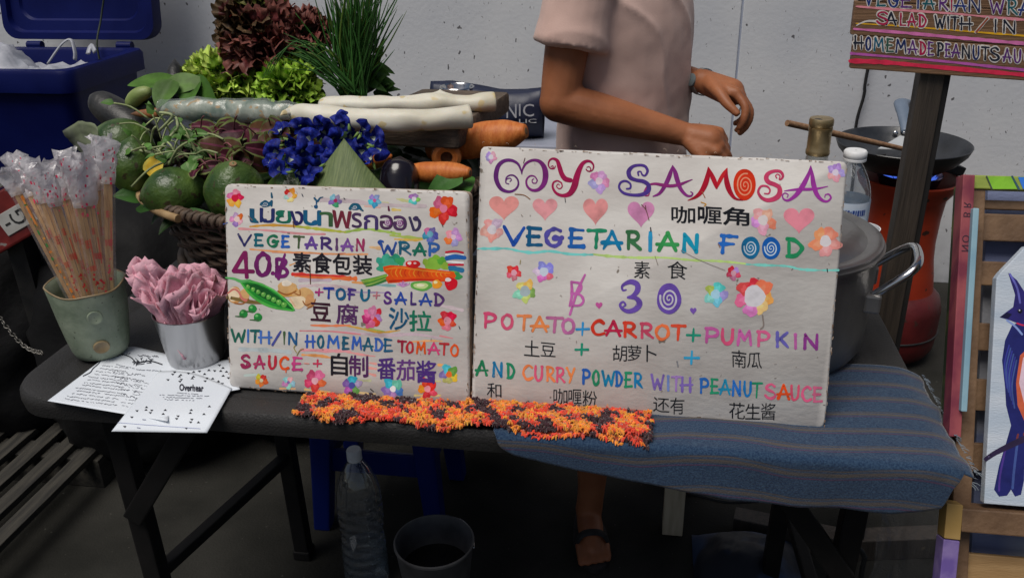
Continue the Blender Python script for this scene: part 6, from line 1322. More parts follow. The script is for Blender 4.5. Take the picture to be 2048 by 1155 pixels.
# painted strip boards at the rack's left side, seen edge-on
def strip(name, label, top, bot, w_px, off, m_, cat='board', dep=.03):
    a = E_(*top, off); b = E_(*bot, off); wdt = w_px/1060.0; q = MB(); c = (a+b)/2; up_ = (a-b); L_ = up_.length; up_.normalize(); nn = Vector((0,-1,0)); nn = (nn-up_*nn.dot(up_)).normalized(); xx = nn.cross(up_)
    q.box(c, (wdt, dep, L_), Matrix((xx, -nn, up_)).transposed()); o = q.build(name, m_, bevel=.0015); return tag(o, label, cat), (a, b, nn, xx, wdt)
M_s1 = mat('strip_green', (0.02,0.035,0.012), (0.16,0.17,0.03), rough=.6, scale=16, contrast=(.45,.6), stretch=(1,1,.5))
M_s2 = mat('strip_red', (0.17,0.02,0.045), (0.34,0.075,0.085), rough=.6, scale=22, contrast=(.4,.6), stretch=(1,1,.5), specks=(18,.68,(.04,.03,.05)))
M_s3 = mat('strip_blue', (0.20,0.36,0.46), (0.29,0.46,0.54), rough=.6, scale=12)
strip('painted_board', 'dark green and yellow painted board edge beside the rack', (1920,372), (1893,830), 9, -.03, M_s1)
o_, fr4 = strip('painted_board', 'red painted board edge with dark letters standing at the rack\'s left side', (1931,352), (1903,870), 18, .012, M_s2)
a, b, nn, xx, wdt = fr4; lp = MB()
for s_, t in (('BR',.115),('NO',.245)):
    for k, ch_ in enumerate(s_):
        vs, fs = glyph_mesh(ch_, 0); o = a.lerp(b, t+.036*(1 if (s_ == 'NO' and k == 0) else (0 if s_ == 'NO' else (1-k)))) + nn*.0155; hgt = .015
        # letters read sideways, up the edge
        up_ = (a-b).normalized(); mx_ = sum(v[0] for v in vs)/len(vs); my_ = sum(v[1] for v in vs)/len(vs)
        lp.add([o+up_*((v[0]-mx_)*hgt)-xx*((v[1]-my_)*hgt) for v in vs], [tuple(f) for f in fs], gain((52,24,44), 1.0))
lp.build('lettering', M_ink, o_)
strip('painted_board', 'narrow light blue board edge between the red board and the rack', (1945,418), (1921,820), 9, .022, M_s3)
strip('painted_board', 'ochre painted board edge low at the rack\'s left side, below the cloth', (1903,1003), (1897,1072), 24, .03, mat('strip_ochre', (.33,.20,.05), (.42,.27,.09), rough=.6, scale=12))
strip('painted_board', 'lilac and blue painted board edge at the bottom right, under the ochre one', (1896,1074), (1886,1175), 24, .03, mat('strip_lilac', (.13,.08,.30), (.30,.22,.45), rough=.6, scale=14, contrast=(.42,.58)))
# painted strip across the top
q = MB(); a = E_(1950,352,.004); b = E_(1950,379,.004); c = (a+b)/2; q.box(Vector((a.x+.29, c.y, c.z)), (.60,.022,(a-b).length), Matrix((Vector((1,0,0)), -EN, EUP)).transposed())
tb = tag(q.build('painted_board', mat('strip_leaf', (.24,.32,.05), (.36,.42,.08), rough=.6, scale=14, stretch=(1,1,4)), bevel=.002), 'lime green and blue painted board across the top of the rack', 'board')
tp = Paint((EP0+EN*.0155, EN), k=1.2, base=4e-4)
tp.poly([(1975,353),(2022,353),(2034,378),(1985,378)], (120,170,60)); tp.stroke([(1973,353),(1984,378)], 3, (60,70,60)); tp.poly([(2036,354),(2075,354),(2075,378),(2046,378)], (60,110,190)); tp.stroke([(2024,353),(2038,378)], 4, (50,80,90)); tp.build('painted_leaves', tb)
# bird painting
CN = E_(1980,1008,.035); CPL = (CN, EN)
bird = thing('bird_painting', 'pale canvas painted with a blue crested bird on a branch, resting on the rack', 'painting', (CN.x+.1, CN.y, CN.z))
outl = [(1968,1006),(1993,556),(2001,545),(2052,492),(2170,497),(2170,1022)]
def Cn(u, v, o=0): return P(u, v, pl=CPL)+EN*o
q = MB(); loft_outline(q, [[tuple(Cn(u, v, -.016)) for u, v in outl], [tuple(Cn(u, v, 0)) for u, v in outl]]); q.build('canvas', mat('sky_wash', (0.42,0.50,0.60), (0.58,0.63,0.70), rough=.75, scale=5, stretch=(1,1,5), bump=.25, bscale=150), bird, bevel=.0015)
bp_ = Paint(CPL, k=0.9, base=2e-4)
U1=(38,42,105); U2=(72,90,150); U3=(25,25,60)
bp_.fan([(2010,775),(2004,720),(2010,680),(2024,650),(2046,640),(2085,650),(2105,700),(2100,790),(2070,870),(2040,880),(2022,850),(2012,810)], U1)
bp_.fan([(2032,765),(2040,710),(2062,690),(2092,705),(2096,770),(2075,825),(2048,840),(2035,810)], (205,105,78)); bp_.fan([(2038,765),(2046,715),(2064,700),(2088,715),(2090,770),(2070,800),(2048,805)], (225,200,215))
bp_.fan([(2022,850),(2060,845),(2050,900),(2048,960),(2042,988),(2030,992),(2022,978),(2014,990),(1998,992),(1988,978),(1998,930),(2012,885)], U1); bp_.stroke([(2034,890),(2028,940),(2025,975)], 5, U2); bp_.stroke([(2010,900),(2000,950),(1998,980)], 4, (80,60,140))
for k in range(6): bp_.stroke([(2018+k*3,690+k*6),(2009+k*3,730+k*8),(2014+k*3,775+k*8)], 3, U2 if k % 2 else (60,65,150))
bp_.fan([(1999,634),(2012,624),(2026,615),(2030,590),(2024,565),(2016,545),(2034,560),(2050,585),(2070,600),(2080,630),(2064,650),(2040,648),(2020,640)], (50,45,115)); bp_.fan([(1999,634),(2014,624),(2024,628),(2016,637)], U3); bp_.stroke([(2020,548),(2034,575),(2040,605)], 4, (110,110,190)); bp_.stroke([(2034,646),(2048,650),(2060,646)], 3, (205,60,90)); bp_.ell(2040,622,5,4.5,(20,20,40)); bp_.ell(2039,620,1.6,1.5,(220,220,235)); bp_.stroke([(2014,640),(2030,652),(2044,668)], 4, (140,160,215))
bp_.stroke([(1972,917),(1990,905),(2020,890),(2060,872),(2110,855)], [9,10,12,13,13], (50,40,70)); bp_.stroke([(1976,913),(2020,886),(2070,864)], 3, (95,85,120)); bp_.stroke([(2036,868),(2032,885)], 4, (120,60,60)); bp_.stroke([(2048,866),(2048,880)], 4, (120,60,60))
bp_.build('painted_bird', bird)
# ------------------------------------------------------------------ blue wheeled bin
M_bin = mat('blue_plastic', (0.0012,0.004,0.058), (0.0024,0.007,0.085), spec=.18, rough=.45, scale=5, bump=.12, bscale=180, rvar=.1, detail=6)
M_bag = mat('white_bin_bag', (0.30,0.32,0.37), (0.42,0.43,0.48), rough=.45, scale=12, bump=.6, bscale=26)
BX1, BX0, BY0, BY1, BZt = -.868, P(8,60,y=2.10).x+.02, 1.585, 2.07, .965
bin_ = thing('wheeled_bin', 'dark blue wheeled rubbish bin with its lid open against the white wall', 'bin', ((BX0+BX1)/2, (BY0+BY1)/2, 0))
def rr_ring(ins, z, r=.05, x0=None, x1=None, y0=None, y1=None):
    return [(x, y, z) for x, y in rrect(BX0+ins, BX1-ins, BY0+ins, BY1-ins, r, 6)]
q = MB(); loft_outline(q, [rr_ring(.085,.06), rr_ring(.080,.10), rr_ring(.045,.50), rr_ring(.022,BZt-.11), rr_ring(.018,BZt-.075)], cap_last=False); 
q.build('body', M_bin, bin_, smooth=40)
q = MB(); loft_outline(q, [rr_ring(.018,BZt-.080), rr_ring(-.004,BZt-.074), rr_ring(-.006,BZt-.012), rr_ring(.0,BZt), rr_ring(.030,BZt+.001), rr_ring(.036,BZt-.008), rr_ring(.040,BZt-.20)], cap_first=False, cap_last=False); q.build('rim', M_bin, bin_, smooth=40)
LX0, LX1 = P(6,50,y=2.12).x, P(312,60,y=2.12).x
lidp = []
def lring(ins, d, r=.06): return [(x, 2.105+d+.24*(z/.52)*.35, .985+z) for x, z in rrect(LX0+ins, LX1-ins, ins, .52-ins, r, 6)]
q = MB(); loft_outline(q, [lring(.0,.055), lring(0,.02), lring(.004,0), lring(.028,.0), lring(.034,.020), lring(.070,.022), lring(.076,.032)], cap_first=True); q.build('lid', M_bin, bin_, smooth=40)
for x in (BX0+.1, BX1-.1):
    q = MB(); q.tube([(x-.03, BY1+.03, BZt+.002), (x+.03, BY1+.03, BZt+.002)], .016, 10); q.build('hinge', M_bin, bin_, smooth=40)
    q = MB(); q.lathe([(.001,-.025),(.075,-.025),(.085,-.015),(.085,.015),(.075,.025),(.001,.025)], 28, (x, BY1-.03, .086), ry(PI/2)); q.build('wheel', M_iron, bin_, smooth=40)
em = MB(); ep = Paint((Vector((0, BY0+.034, .7)), Vector((0,-1,.055)).normalized()), k=1.0, base=2e-3)
for a0 in (0, 2.09, 4.19): ep.stroke([(8+24*math.cos(a0+t*.28), 205+26*math.sin(a0+t*.28)) for t in range(6)], [5,5,5,5,4,2], (62,74,110))
ep.build('emblem', bin_, mat('worn_print', 0.6, rough=.6, scale=30, vcol=True, contrast=(.4,.5)))
insidem = MB()
def bagpt(cx, cy, rx_, ry_, h, sd):
    def f(a, b):
        th = 2*PI*b; r = a; z = BZt-.055+h*(1-r*r)+.022*fbm((math.cos(th)*r*4, math.sin(th)*r*4, sd), 1.3)
        return (cx+rx_*r*math.cos(th), cy+ry_*r*math.sin(th), z)
    return f
insidem.grid(bagpt((BX0+BX1)/2, (BY0+BY1)/2, (BX1-BX0)/2-.045, (BY1-BY0)/2-.045, .015, 1), 16, 40); tag(insidem.build('bin_lit_inside', M_bag, smooth=180), 'pale grey sheet added inside the open blue bin for its lit interior', 'bag')  # added sheet, its pale colour stands for light on the bin's inside
q = MB(); q.grid(bagpt(BX0+.14, BY0+.22, .15, .15, .11, 5), 14, 32); tag(q.build('waste_bag', M_bag, smooth=180), 'white carrier bag bulging out of the left side of the blue bin', 'bag')
q = MB(); h0 = P(95,128,y=1.70); h1 = P(142,80,y=1.75); h2 = P(150,120,y=1.72); q.tube(catmull([h0, h0.lerp(h1,.7)+Vector((-.006,0,.01)), h1, h2.lerp(h1,.4)+Vector((.006,0,0)), h2], 5), .009, 6, flat=.4)
tag(q.build('bag_handle', M_bag, smooth=180), 'larger white bag handle looping up inside the blue bin', 'bag handle')
q = MB(); h0 = P(176,108,y=1.78); h1 = P(182,92,y=1.80); h2 = P(190,104,y=1.78); q.tube(catmull([h0, h1, h2], 5), .010, 6, flat=.4)
tag(q.build('bag_handle', M_bag, smooth=180), 'smaller white bag handle beside the cord in the blue bin', 'bag handle')
q = MB(); c0 = P(206,-40,y=2.09); c1 = P(203,30,y=2.09); c2 = P(194,88,y=2.02); q.tube(catmull([c0+Vector((0,0,.3)), c0, c1, c2, c2+Vector((0,0,-.1))], 6), .0035, 6); tag(q.build('cord', mat('dark_cord', (.02,.03,.02), (.04,.05,.03), rough=.8), smooth=180), 'thin dark cord hanging down in front of the open blue lid', 'cord')

# ------------------------------------------------------------------ dark heap at the left: black bags, red box, chain, pallet
M_bbag = mat('black_bin_bag', (.003,.003,.0035), (.006,.006,.0065), rough=.7, scale=9, bump=.9, bscale=22, spec=.2, rvar=.1)
def sack(label, c, r, h, sd):
    q = MB()
    def f(a, b):
        th = 2*PI*b; ph = PI*a; z = (1-math.cos(ph))/2; rr_ = r*(math.sin(ph)**.55)*(1-.35*z) if 0 < a < 1 else 0.002
        p_ = Vector((c[0]+rr_*math.cos(th), c[1]+rr_*math.sin(th), h*z)); n_ = noise.ridged_multi_fractal(p_*5+Vector((sd,0,0)), .9, 2, 4, 1, 2)
        p_ += Vector((math.cos(th), math.sin(th), .3))*(n_-1.1)*.035*math.sin(ph); p_.z = max(0.0, p_.z); return p_
    q.grid(f, 28, 48); return tag(q.build('garbage_bag', M_bbag, smooth=180), label, 'bag')
sack('big black rubbish bag heaped behind the chopstick cup', (-.36,.98), .36, .74, 3); sack('black rubbish bag at the far left behind the chain', (-.80,.98), .30, .70, 7); sack('low black rubbish bag behind the basket, by the blue bin', (.02,1.10), .26, .62, 11)
RB = P(30,455,y=.74); rb = thing('red_box', 'scuffed red metal box with a lettered black and white plate, at the left edge', 'box', (RB.x-.05, .80, RB.z-.10))
Rm = Matrix.Rotation(rad(-28), 3, 'Y') @ rz(rad(20)); c = Vector((RB.x-.045, .80, RB.z+.01))
q = MB(); q.box(c, (.17,.10,.13), Rm); q.build('case', mat('scuffed_red', (.10,.008,.008), (.22,.022,.018), rough=.42, scale=14, bump=.2, specks=(30,.66,(.25,.22,.2))), rb, bevel=.006)
q = MB(); q.box(c+Rm@Vector((0,-.045,.078)), (.165,.012,.02), Rm); q.build('clasp', M_chrome, rb, bevel=.002)
q = MB(); pc_ = c+Rm@Vector((.022,-.0512,-.012)); q.box(pc_, (.085,.003,.055), Rm); pl_ = q.build('plate', mat('plate_white', (.40,.39,.36), (.5,.5,.48), rough=.5, scale=20), rb, bevel=.001)
q = MB(); vs, fs = glyph_mesh('G', 0); q.add([pc_+Rm@Vector((.026-v[1]*.055, -.0022, -.020+v[0]*.055)) for v in vs], [tuple(f) for f in fs]); vs, fs = glyph_mesh('1', 0); q.add([pc_+Rm@Vector((-.018-v[1]*.02, -.0022, -.016+v[0]*.055)) for v in vs], [tuple(f) for f in fs]); q.build('lettering', M_iron, pl_)
q = MB(); q.bar(Vector((c.x, c.y+.02, 0)), c-Vector((0,0,.05)), .05, .05); q.build('support_leg', M_iron, rb)
chn = MB(); a = P(-10,622,y=.46); b = P(85,705,y=.36); nL = 17
for i in range(nL):
    t = (i+.5)/nL; p0 = a.lerp(b, t); p0.z -= .03*math.sin(PI*t); d = (b-a).normalized(); s_ = d.cross(Vector((0,0,1))).normalized() if i % 2 else d.cross(Vector((0,1,0))).normalized(); L_ = (b-a).length/nL*.62
    chn.tube([p0+d*(L_*math.cos(2*PI*k/12))+s_*(L_*.55*math.sin(2*PI*k/12)) for k in range(13)], .0016, 5, cap=False)
tag(chn.build('chain', mat('dull_chain', (.10,.095,.085), (.2,.19,.17), rough=.45, metal=.8, scale=40), smooth=180), 'thin dull metal chain hanging at the left behind the table corner', 'chain')
M_pal = mat('grey_slat', (.014,.013,.011), (.042,.038,.030), rough=.85, scale=4, stretch=(20,2,20), bump=.4, bscale=20, detail=8)
pal = thing('pallet', 'weathered slatted wooden pallet on the ground at the far left', 'pallet', (-.86,.72,0))
for i in range(12):
    x = -1.29+i*.078; q = MB(); q.box((x,.72+rnd.uniform(-.01,.01),.100), (.043,1.35,.018)); q.build('slat', M_pal, pal, bevel=.002)
for y in (.10,.72,1.34):
    q = MB(); q.box((-.86,y,.0455), (.93,.07,.090)); q.build('bearer', M_pal, pal, bevel=.003)

# ------------------------------------------------------------------ behind the board: cool box, navy bag, steel bowl
CBT = P(1000,286,y=1.06).z; cx_ = P(985,200,y=1.10).x
q = MB(); q.box((cx_, 1.20, CBT/2-.02), (.42,.30,CBT-.04)); cool = thing('cool_box', 'grey-blue cool box standing behind the table, under the navy bag', 'cool box', (cx_, 1.20, 0)); q.build('box', mat('grey_blue_plastic', (.16,.19,.27), (.21,.24,.32), rough=.5, scale=8), cool, bevel=.02)
q = MB(); q.box((cx_, 1.20, CBT-.02), (.44,.32,.04)); q.build('lid', mat('grey_lid', (.24,.27,.34), (.3,.32,.4), rough=.5, scale=8), cool, bevel=.01)
NB = thing('navy_bag', 'navy blue carrier bag with white lettering behind the cutting board', 'bag', (cx_, 1.12, CBT))
M_navy = mat('navy_vinyl', (.008,.012,.035), (.016,.022,.055), rough=.45, scale=8, bump=.4, bscale=18)
top = [P(u, v, y=1.10) for u, v in ((858,166),(900,165),(950,172),(1000,182),(1050,182),(1085,178))]
def bagf(sgn):
    def f(a, b):
        k = a*5; i = min(int(k), 4); t = top[i].lerp(top[i+1], k-i); z = lerp(t.z, CBT+.001, b); bul = .055*math.sin(PI*min(1, b*1.02))**.6*math.sin(PI*(.06+.88*a))**.5 if 0 < b else 0
        return (t.x, 1.12+sgn*bul+.004*fbm((a*4, b*4, sgn), 1.3), z)
    return f
q = MB(); q.grid(bagf(-1), 24, 16); q.grid(bagf(1), 24, 16); q.build('bag_body', M_navy, NB, smooth=180, solid=.002)
q = MB(); vs = []
def btxt(chs, u0, u1, v0, v1):
    g_, f_ = glyph_mesh(chs, 0); x0 = min(p[0] for p in g_); x1 = max(p[0] for p in g_); y0 = min(p[1] for p in g_); y1 = max(p[1] for p in g_)
    def mp(p):
        w_ = P(lerp(u0, u1, (p[0]-x0)/(x1-x0)), lerp(v1, v0, (p[1]-y0)/(y1-y0)), y=1.0); a = (w_.x-top[0].x)/(top[-1].x-top[0].x)
        a2 = min(.98, max(.02, a)); b2 = .3 if v0 < 230 else .62; yb = 1.12-.055*math.sin(PI*b2*1.02)**.6*math.sin(PI*(.06+.88*a2))**.5-.018
        return P(lerp(u0, u1, (p[0]-x0)/(x1-x0)), lerp(v1, v0, (p[1]-y0)/(y1-y0)), y=yb)
    q.add([mp(p) for p in g_], [tuple(f) for f in f_])
btxt('N', 1013, 1033, 208, 236); btxt('I', 1038, 1041, 208, 232); btxt('C', 1046, 1068, 208, 233); btxt('LIC', 1038, 1073, 238, 246)
q.build('lettering', mat('white_print', (.55,.58,.66), (.65,.67,.72), rough=.5), NB)
bw = P(914,176,y=.98); q = MB(); q.lathe([(.03,-.10),(.034,-.06),(.001,-.055),(.03,-.05),(.032,0),(.040,.004),(.041,.007),(.038,.008)], 30, (bw.x, .98, bw.z)); 
bwl = thing('steel_bowl', 'shiny steel bowl rim showing behind the cutting board', 'bowl', (bw.x, .98, bw.z-.12)); q = MB(); q.lathe([(.001,-.062),(.022,-.060),(.034,-.040),(.039,0),(.042,.003),(.040,.005),(.036,0),(.030,-.04),(.001,-.055)], 36, (bw.x, .98, bw.z)); q.build('bowl', M_chrome, bwl, smooth=60)
q = MB(); q.lathe([(.05,CBT-bw.z),(.05,CBT-bw.z+.004),(.012,CBT-bw.z+.01),(.010,-.062)], 24, (bw.x, .98, bw.z)); q.build('stem', M_chrome, bwl, smooth=40)
for o in (bwl,): o.location = o.location

# ------------------------------------------------------------------ under the table
wb = Vector((.436,.44,0)); pet_bottle('water_bottle', 'large clear plastic water bottle on the ground under the table', wb, .372, .052, M_wcap, 1.0, .10)
M_buck = mat('galvanised_bucket', (.075,.075,.08), (.15,.15,.155), rough=.5, scale=14, bump=.25, metal=.5, detail=7)
BK = Vector((.632,.345,0)); bkt = thing('bucket', 'dark metal bucket half full of black water under the table', 'bucket', BK)
q = MB(); q.lathe([(.001,.003),(.058,.001),(.061,.006),(.083,.212),(.0865,.216),(.0865,.221),(.083,.222),(.0805,.212),(.058,.01),(.001,.008)], 44, BK); q.build('bucket_body', M_buck, bkt, smooth=40)
q = MB(); q.lathe([(.001,.150),(.0735,.150)], 44, BK); q.build('water', mat('dirty_water', (.006,.006,.006), rough=.08, scale=5), bkt)
q = MB(); q.tube(catmull([BK+Vector((-.083,.02,.205)), BK+Vector((-.068,.055,.214)), BK+Vector((-.02,.086,.216)), BK+Vector((.04,.080,.216)), BK+Vector((.074,.045,.214)), BK+Vector((.085,.005,.205))], 5), .0022, 6); q.build('bail_handle', M_chrome, bkt, smooth=180)
M_stool = mat('blue_stool_plastic', (.003,.012,.12), (.004,.016,.15), spec=.3, rough=.4, scale=6, bump=.06)
ST = Vector((.415,.74,0)); stl_ = thing('plastic_stool', 'blue plastic stool standing under the table behind the water bottle', 'stool', ST)
q = MB(); loft_outline(q, [[(x, y, z) for x, y in rrect(ST.x-.135-e, ST.x+.135+e, ST.y-.115-e, ST.y+.115+e, .03, 5)] for e, z in ((.012,.425),(.010,.445),(0,.455),(-.01,.457))]); q.build('seat', M_stool, stl_, smooth=40)
for sx_ in (-1,1):
    for sy_ in (-1,1):
        q = MB(); a = ST+Vector((sx_*.118, sy_*.10, .43)); b = ST+Vector((sx_*.150, sy_*.125, 0)); vs = []
        for p_, w_ in ((a,.030),(b,.021)): vs += [p_+Vector((x*w_, y*w_, 0)) for x, y in ((-1,-1),(1,-1),(1,1),(-1,1))]
        q.add(vs, [(3,2,1,0),(4,5,6,7),(0,1,5,4),(1,2,6,5),(2,3,7,6),(3,0,4,7)]); q.build('leg', M_stool, stl_, bevel=.005)
for sy_ in (-1,1):
    q = MB(); q.box(ST+Vector((0, sy_*.110, .20)), (.262,.012,.065)); q.build('stretcher', M_stool, stl_, bevel=.003)
for sx_ in (-1,1):
    q = MB(); q.box(ST+Vector((sx_*.132, 0, .20)), (.012,.206,.065)); q.build('stretcher', M_stool, stl_, bevel=.003)
q = MB(); q.box((1.152,.715,.349), (.050,.040,.698)); tag(q.build('wooden_prop', mat('pale_pine', (.42,.35,.24), (.54,.46,.33), rough=.7, scale=6, stretch=(14,14,2), bump=.2, specks=(22,.70,(.12,.10,.08))), bevel=.002), 'pale square wooden prop standing under the back edge of the table', 'prop')
tarp = MB()
def tf(a, b): x = 1.20+a*.26; y = .44+b*.26; return (x, y, .004+.09*(math.sin(PI*a)*math.sin(PI*b))**.6+.02*fbm((a*4, b*4, 2), 1.3)*math.sin(PI*a)*math.sin(PI*b))
tarp.grid(tf, 22, 22); tag(tarp.build('folded_tarp', mat('dark_blue_tarp', (.008,.012,.022), (.02,.045,.11), rough=.6, scale=7, contrast=(.5,.6), bump=.3), smooth=180), 'dark crumpled tarp with blue patches on the ground behind the right table legs', 'tarp')
q = MB(); a = P(1690,1095,y=.30); q.tube(catmull([a, a+Vector((.02,0,.004)), a+Vector((.036,0,-.014)), a+Vector((.038,0,-.05)), Vector((a.x+.03,.3,0.006)), Vector((a.x-.2,.33,.006))], 6), .005, 8); tag(q.build('cable', bpy.data.materials['black_rubber'], smooth=180), 'black cable loop hooking out by the right table leg', 'cable')
q = MB(); q.tube(catmull([P(1380,985,y=.62), P(1450,1003,y=.62), P(1520,1000,y=.62), P(1600,985,y=.60)], 6), .004, 8); tag(q.build('cable', bpy.data.materials['black_rubber'], smooth=180), 'black cable sagging under the right half of the table', 'cable')
M_clear = film('clear_sheet', opacity=.10, haze=(.6,.62,.66), rough=.12, gloss=.26, bump=.8, bscale=16)
q = MB()
def cb_(a, b):
    th = PI*(.15+1.0*a)+PI; zc = .62*(1-b); r = .11*(1-.25*b)+.02*fbm((a*4, b*3, 7), 1.5); return (1.64+r*1.15*math.cos(th), .46+r*math.sin(th), zc+.01*fbm((a*5, b*5, 1), 1.0)*(1 if zc > .05 else 0)+.001)
q.grid(cb_, 40, 30); tag(q.build('plastic_bag', M_clear, smooth=180), 'large crumpled clear plastic bag standing between the table end and the rack', 'bag')

# ------------------------------------------------------------------ the vendor
def organic(name, fill, m, parent, voxel, smooth_it=6, disp=None):
    """one continuous surface grown round overlapping solids"""
    mb = MB(); fill(mb); me = bpy.data.meshes.new('tmp'); base = parent_loc(parent)
    me.from_pydata([tuple(p) for p in mb.v], [], mb.f); me.update(); o = bpy.data.objects.new('tmp', me); COL.objects.link(o)
    md = o.modifiers.new('r', 'REMESH'); md.mode = 'VOXEL'; md.voxel_size = voxel
    ms = o.modifiers.new('s', 'SMOOTH'); ms.factor = .5; ms.iterations = smooth_it
    dg = bpy.context.evaluated_depsgraph_get(); nm = bpy.data.meshes.new_from_object(o.evaluated_get(dg)); bpy.data.objects.remove(o)
    if disp:
        for v in nm.vertices: v.co = disp(v.co.copy(), v.normal.copy())
    for v in nm.vertices: v.co = v.co-base
    nm.materials.clear(); nm.materials.append(m); nm.polygons.foreach_set('use_smooth', [True]*len(nm.polygons)); nm.polygons.foreach_set('material_index', [0]*len(nm.polygons))
    nm.name = name; ob = bpy.data.objects.new(name, nm); COL.objects.link(ob); ob.parent = parent; return ob
def ball(mb, c, r, sx=1, sy=1, sz=1, R=None, n=14):
    prof = [(max(.0004, r*math.sin(PI*i/n)), -r*math.cos(PI*i/n)) for i in range(n+1)]
    o = MB(); o.lathe(prof, 18); vs = [Vector((p.x*sx, p.y*sy, p.z*sz)) for p in o.v]; c = Vector(c)
    mb.add([c+(R@p if R else p) for p in vs], o.f+[tuple(range(17,-1,-1)), tuple(n*18+j for j in range(18))])
def limb(mb, pts, rads, n=16):
    mb.tube(catmull(pts, 5), [x.y for x in catmull([Vector((i, r, 0)) for i, r in enumerate(rads)], 5)], n)
    ball(mb, pts[0], rads[0]); ball(mb, pts[-1], rads[-1])
HX, HY = .985, .885
FACE = Vector((math.sin(rad(60)), -math.cos(rad(60)), 0)); RGT = Vector((FACE.y, -FACE.x, 0))   # RGT = towards the right shoulder
UPV = Vector((0,0,1)); ROT = Matrix((-RGT, -FACE, UPV)).transposed()
def B(r, f, z): return Vector((HX, HY, z))+RGT*r+FACE*f
vendor = thing('person', 'person in a pale pink short-sleeved shirt with a wristwatch, reaching over the table', 'person', (HX, HY, 0))
M_skin = mat('skin', (0.27,0.095,0.040), (0.36,0.135,0.060), rough=.5, scale=14, bump=.12, bscale=160, sub=.08, spec=.35)
RS, LS = B(.165,0,1.325), B(-.135,-.03,1.315)
RE = P(1118,205,y=RS.y-.045); RW = P(1368,268,y=RS.y-.02); 
LE = B(-.165,-.02,1.085); LW = P(1412,165,y=.86)
def hand(mb, W_, d, palm_n, side, fl, curl, spread=.18, s=1.0):
    """W_ wrist, d towards the knuckles, palm_n out of the palm, side = thumb side"""
    d = d.normalized(); palm_n = (palm_n-d*palm_n.dot(d)).normalized(); side = d.cross(palm_n).normalized() if side > 0 else -d.cross(palm_n).normalized()
    K = W_+d*.078*s
    limb(mb, [W_-d*.012, W_+d*.02*s, W_+d*.055*s], [.024*s, .026*s, .028*s]); 
    for k in range(4):
        o = side*((1.5-k)*.0185*s); limb(mb, [W_+d*.015*s+o*.6, W_+d*.05*s+o*.9, K+o-d*.004*abs(k-1)*s], [.0150*s,.0140*s,.0125*s], 10)
        L_ = fl*(.94,1.04,.98,.80)[k]*s; dd = (d+side*(1.5-k)*spread*.35).normalized(); p_ = K+o-d*.004*abs(k-1)*s; pts = [p_]; ang = 0
        for j, (f_, c_) in enumerate(((.44,curl[0]),(.31,curl[1]),(.25,curl[2]))):
            ang += c_+(.06*k); v = dd*math.cos(ang)+palm_n*math.sin(ang); p_ = p_+v*L_*f_; pts.append(p_)
        mb.tube(catmull(pts, 4), [x.y for x in catmull([Vector((0,.0102*s,0)),Vector((1,.0094*s,0)),Vector((2,.0086*s,0)),Vector((3,.0066*s,0))], 4)], 10); ball(mb, pts[-1], .0068*s)
    t0 = W_+d*.016*s+side*.018*s; t1 = t0+d*.030*s+side*.024*s+palm_n*.010*s; t2 = t1+d*.028*s+side*.010*s+palm_n*.014*s; t3 = t2+d*.026*s+side*.002*s+palm_n*.010*s
    limb(mb, [t0, t1, t2, t3], [.0165*s,.0130*s,.0108*s,.0078*s], 10)
LHIP, RHIP = B(-.09,0,.80), B(.09,0,.80)
RFT = P(1176,1030,z=.06); RFT = Vector((RFT.x, .70, .055)); LFT = B(-.12,.06,.055)
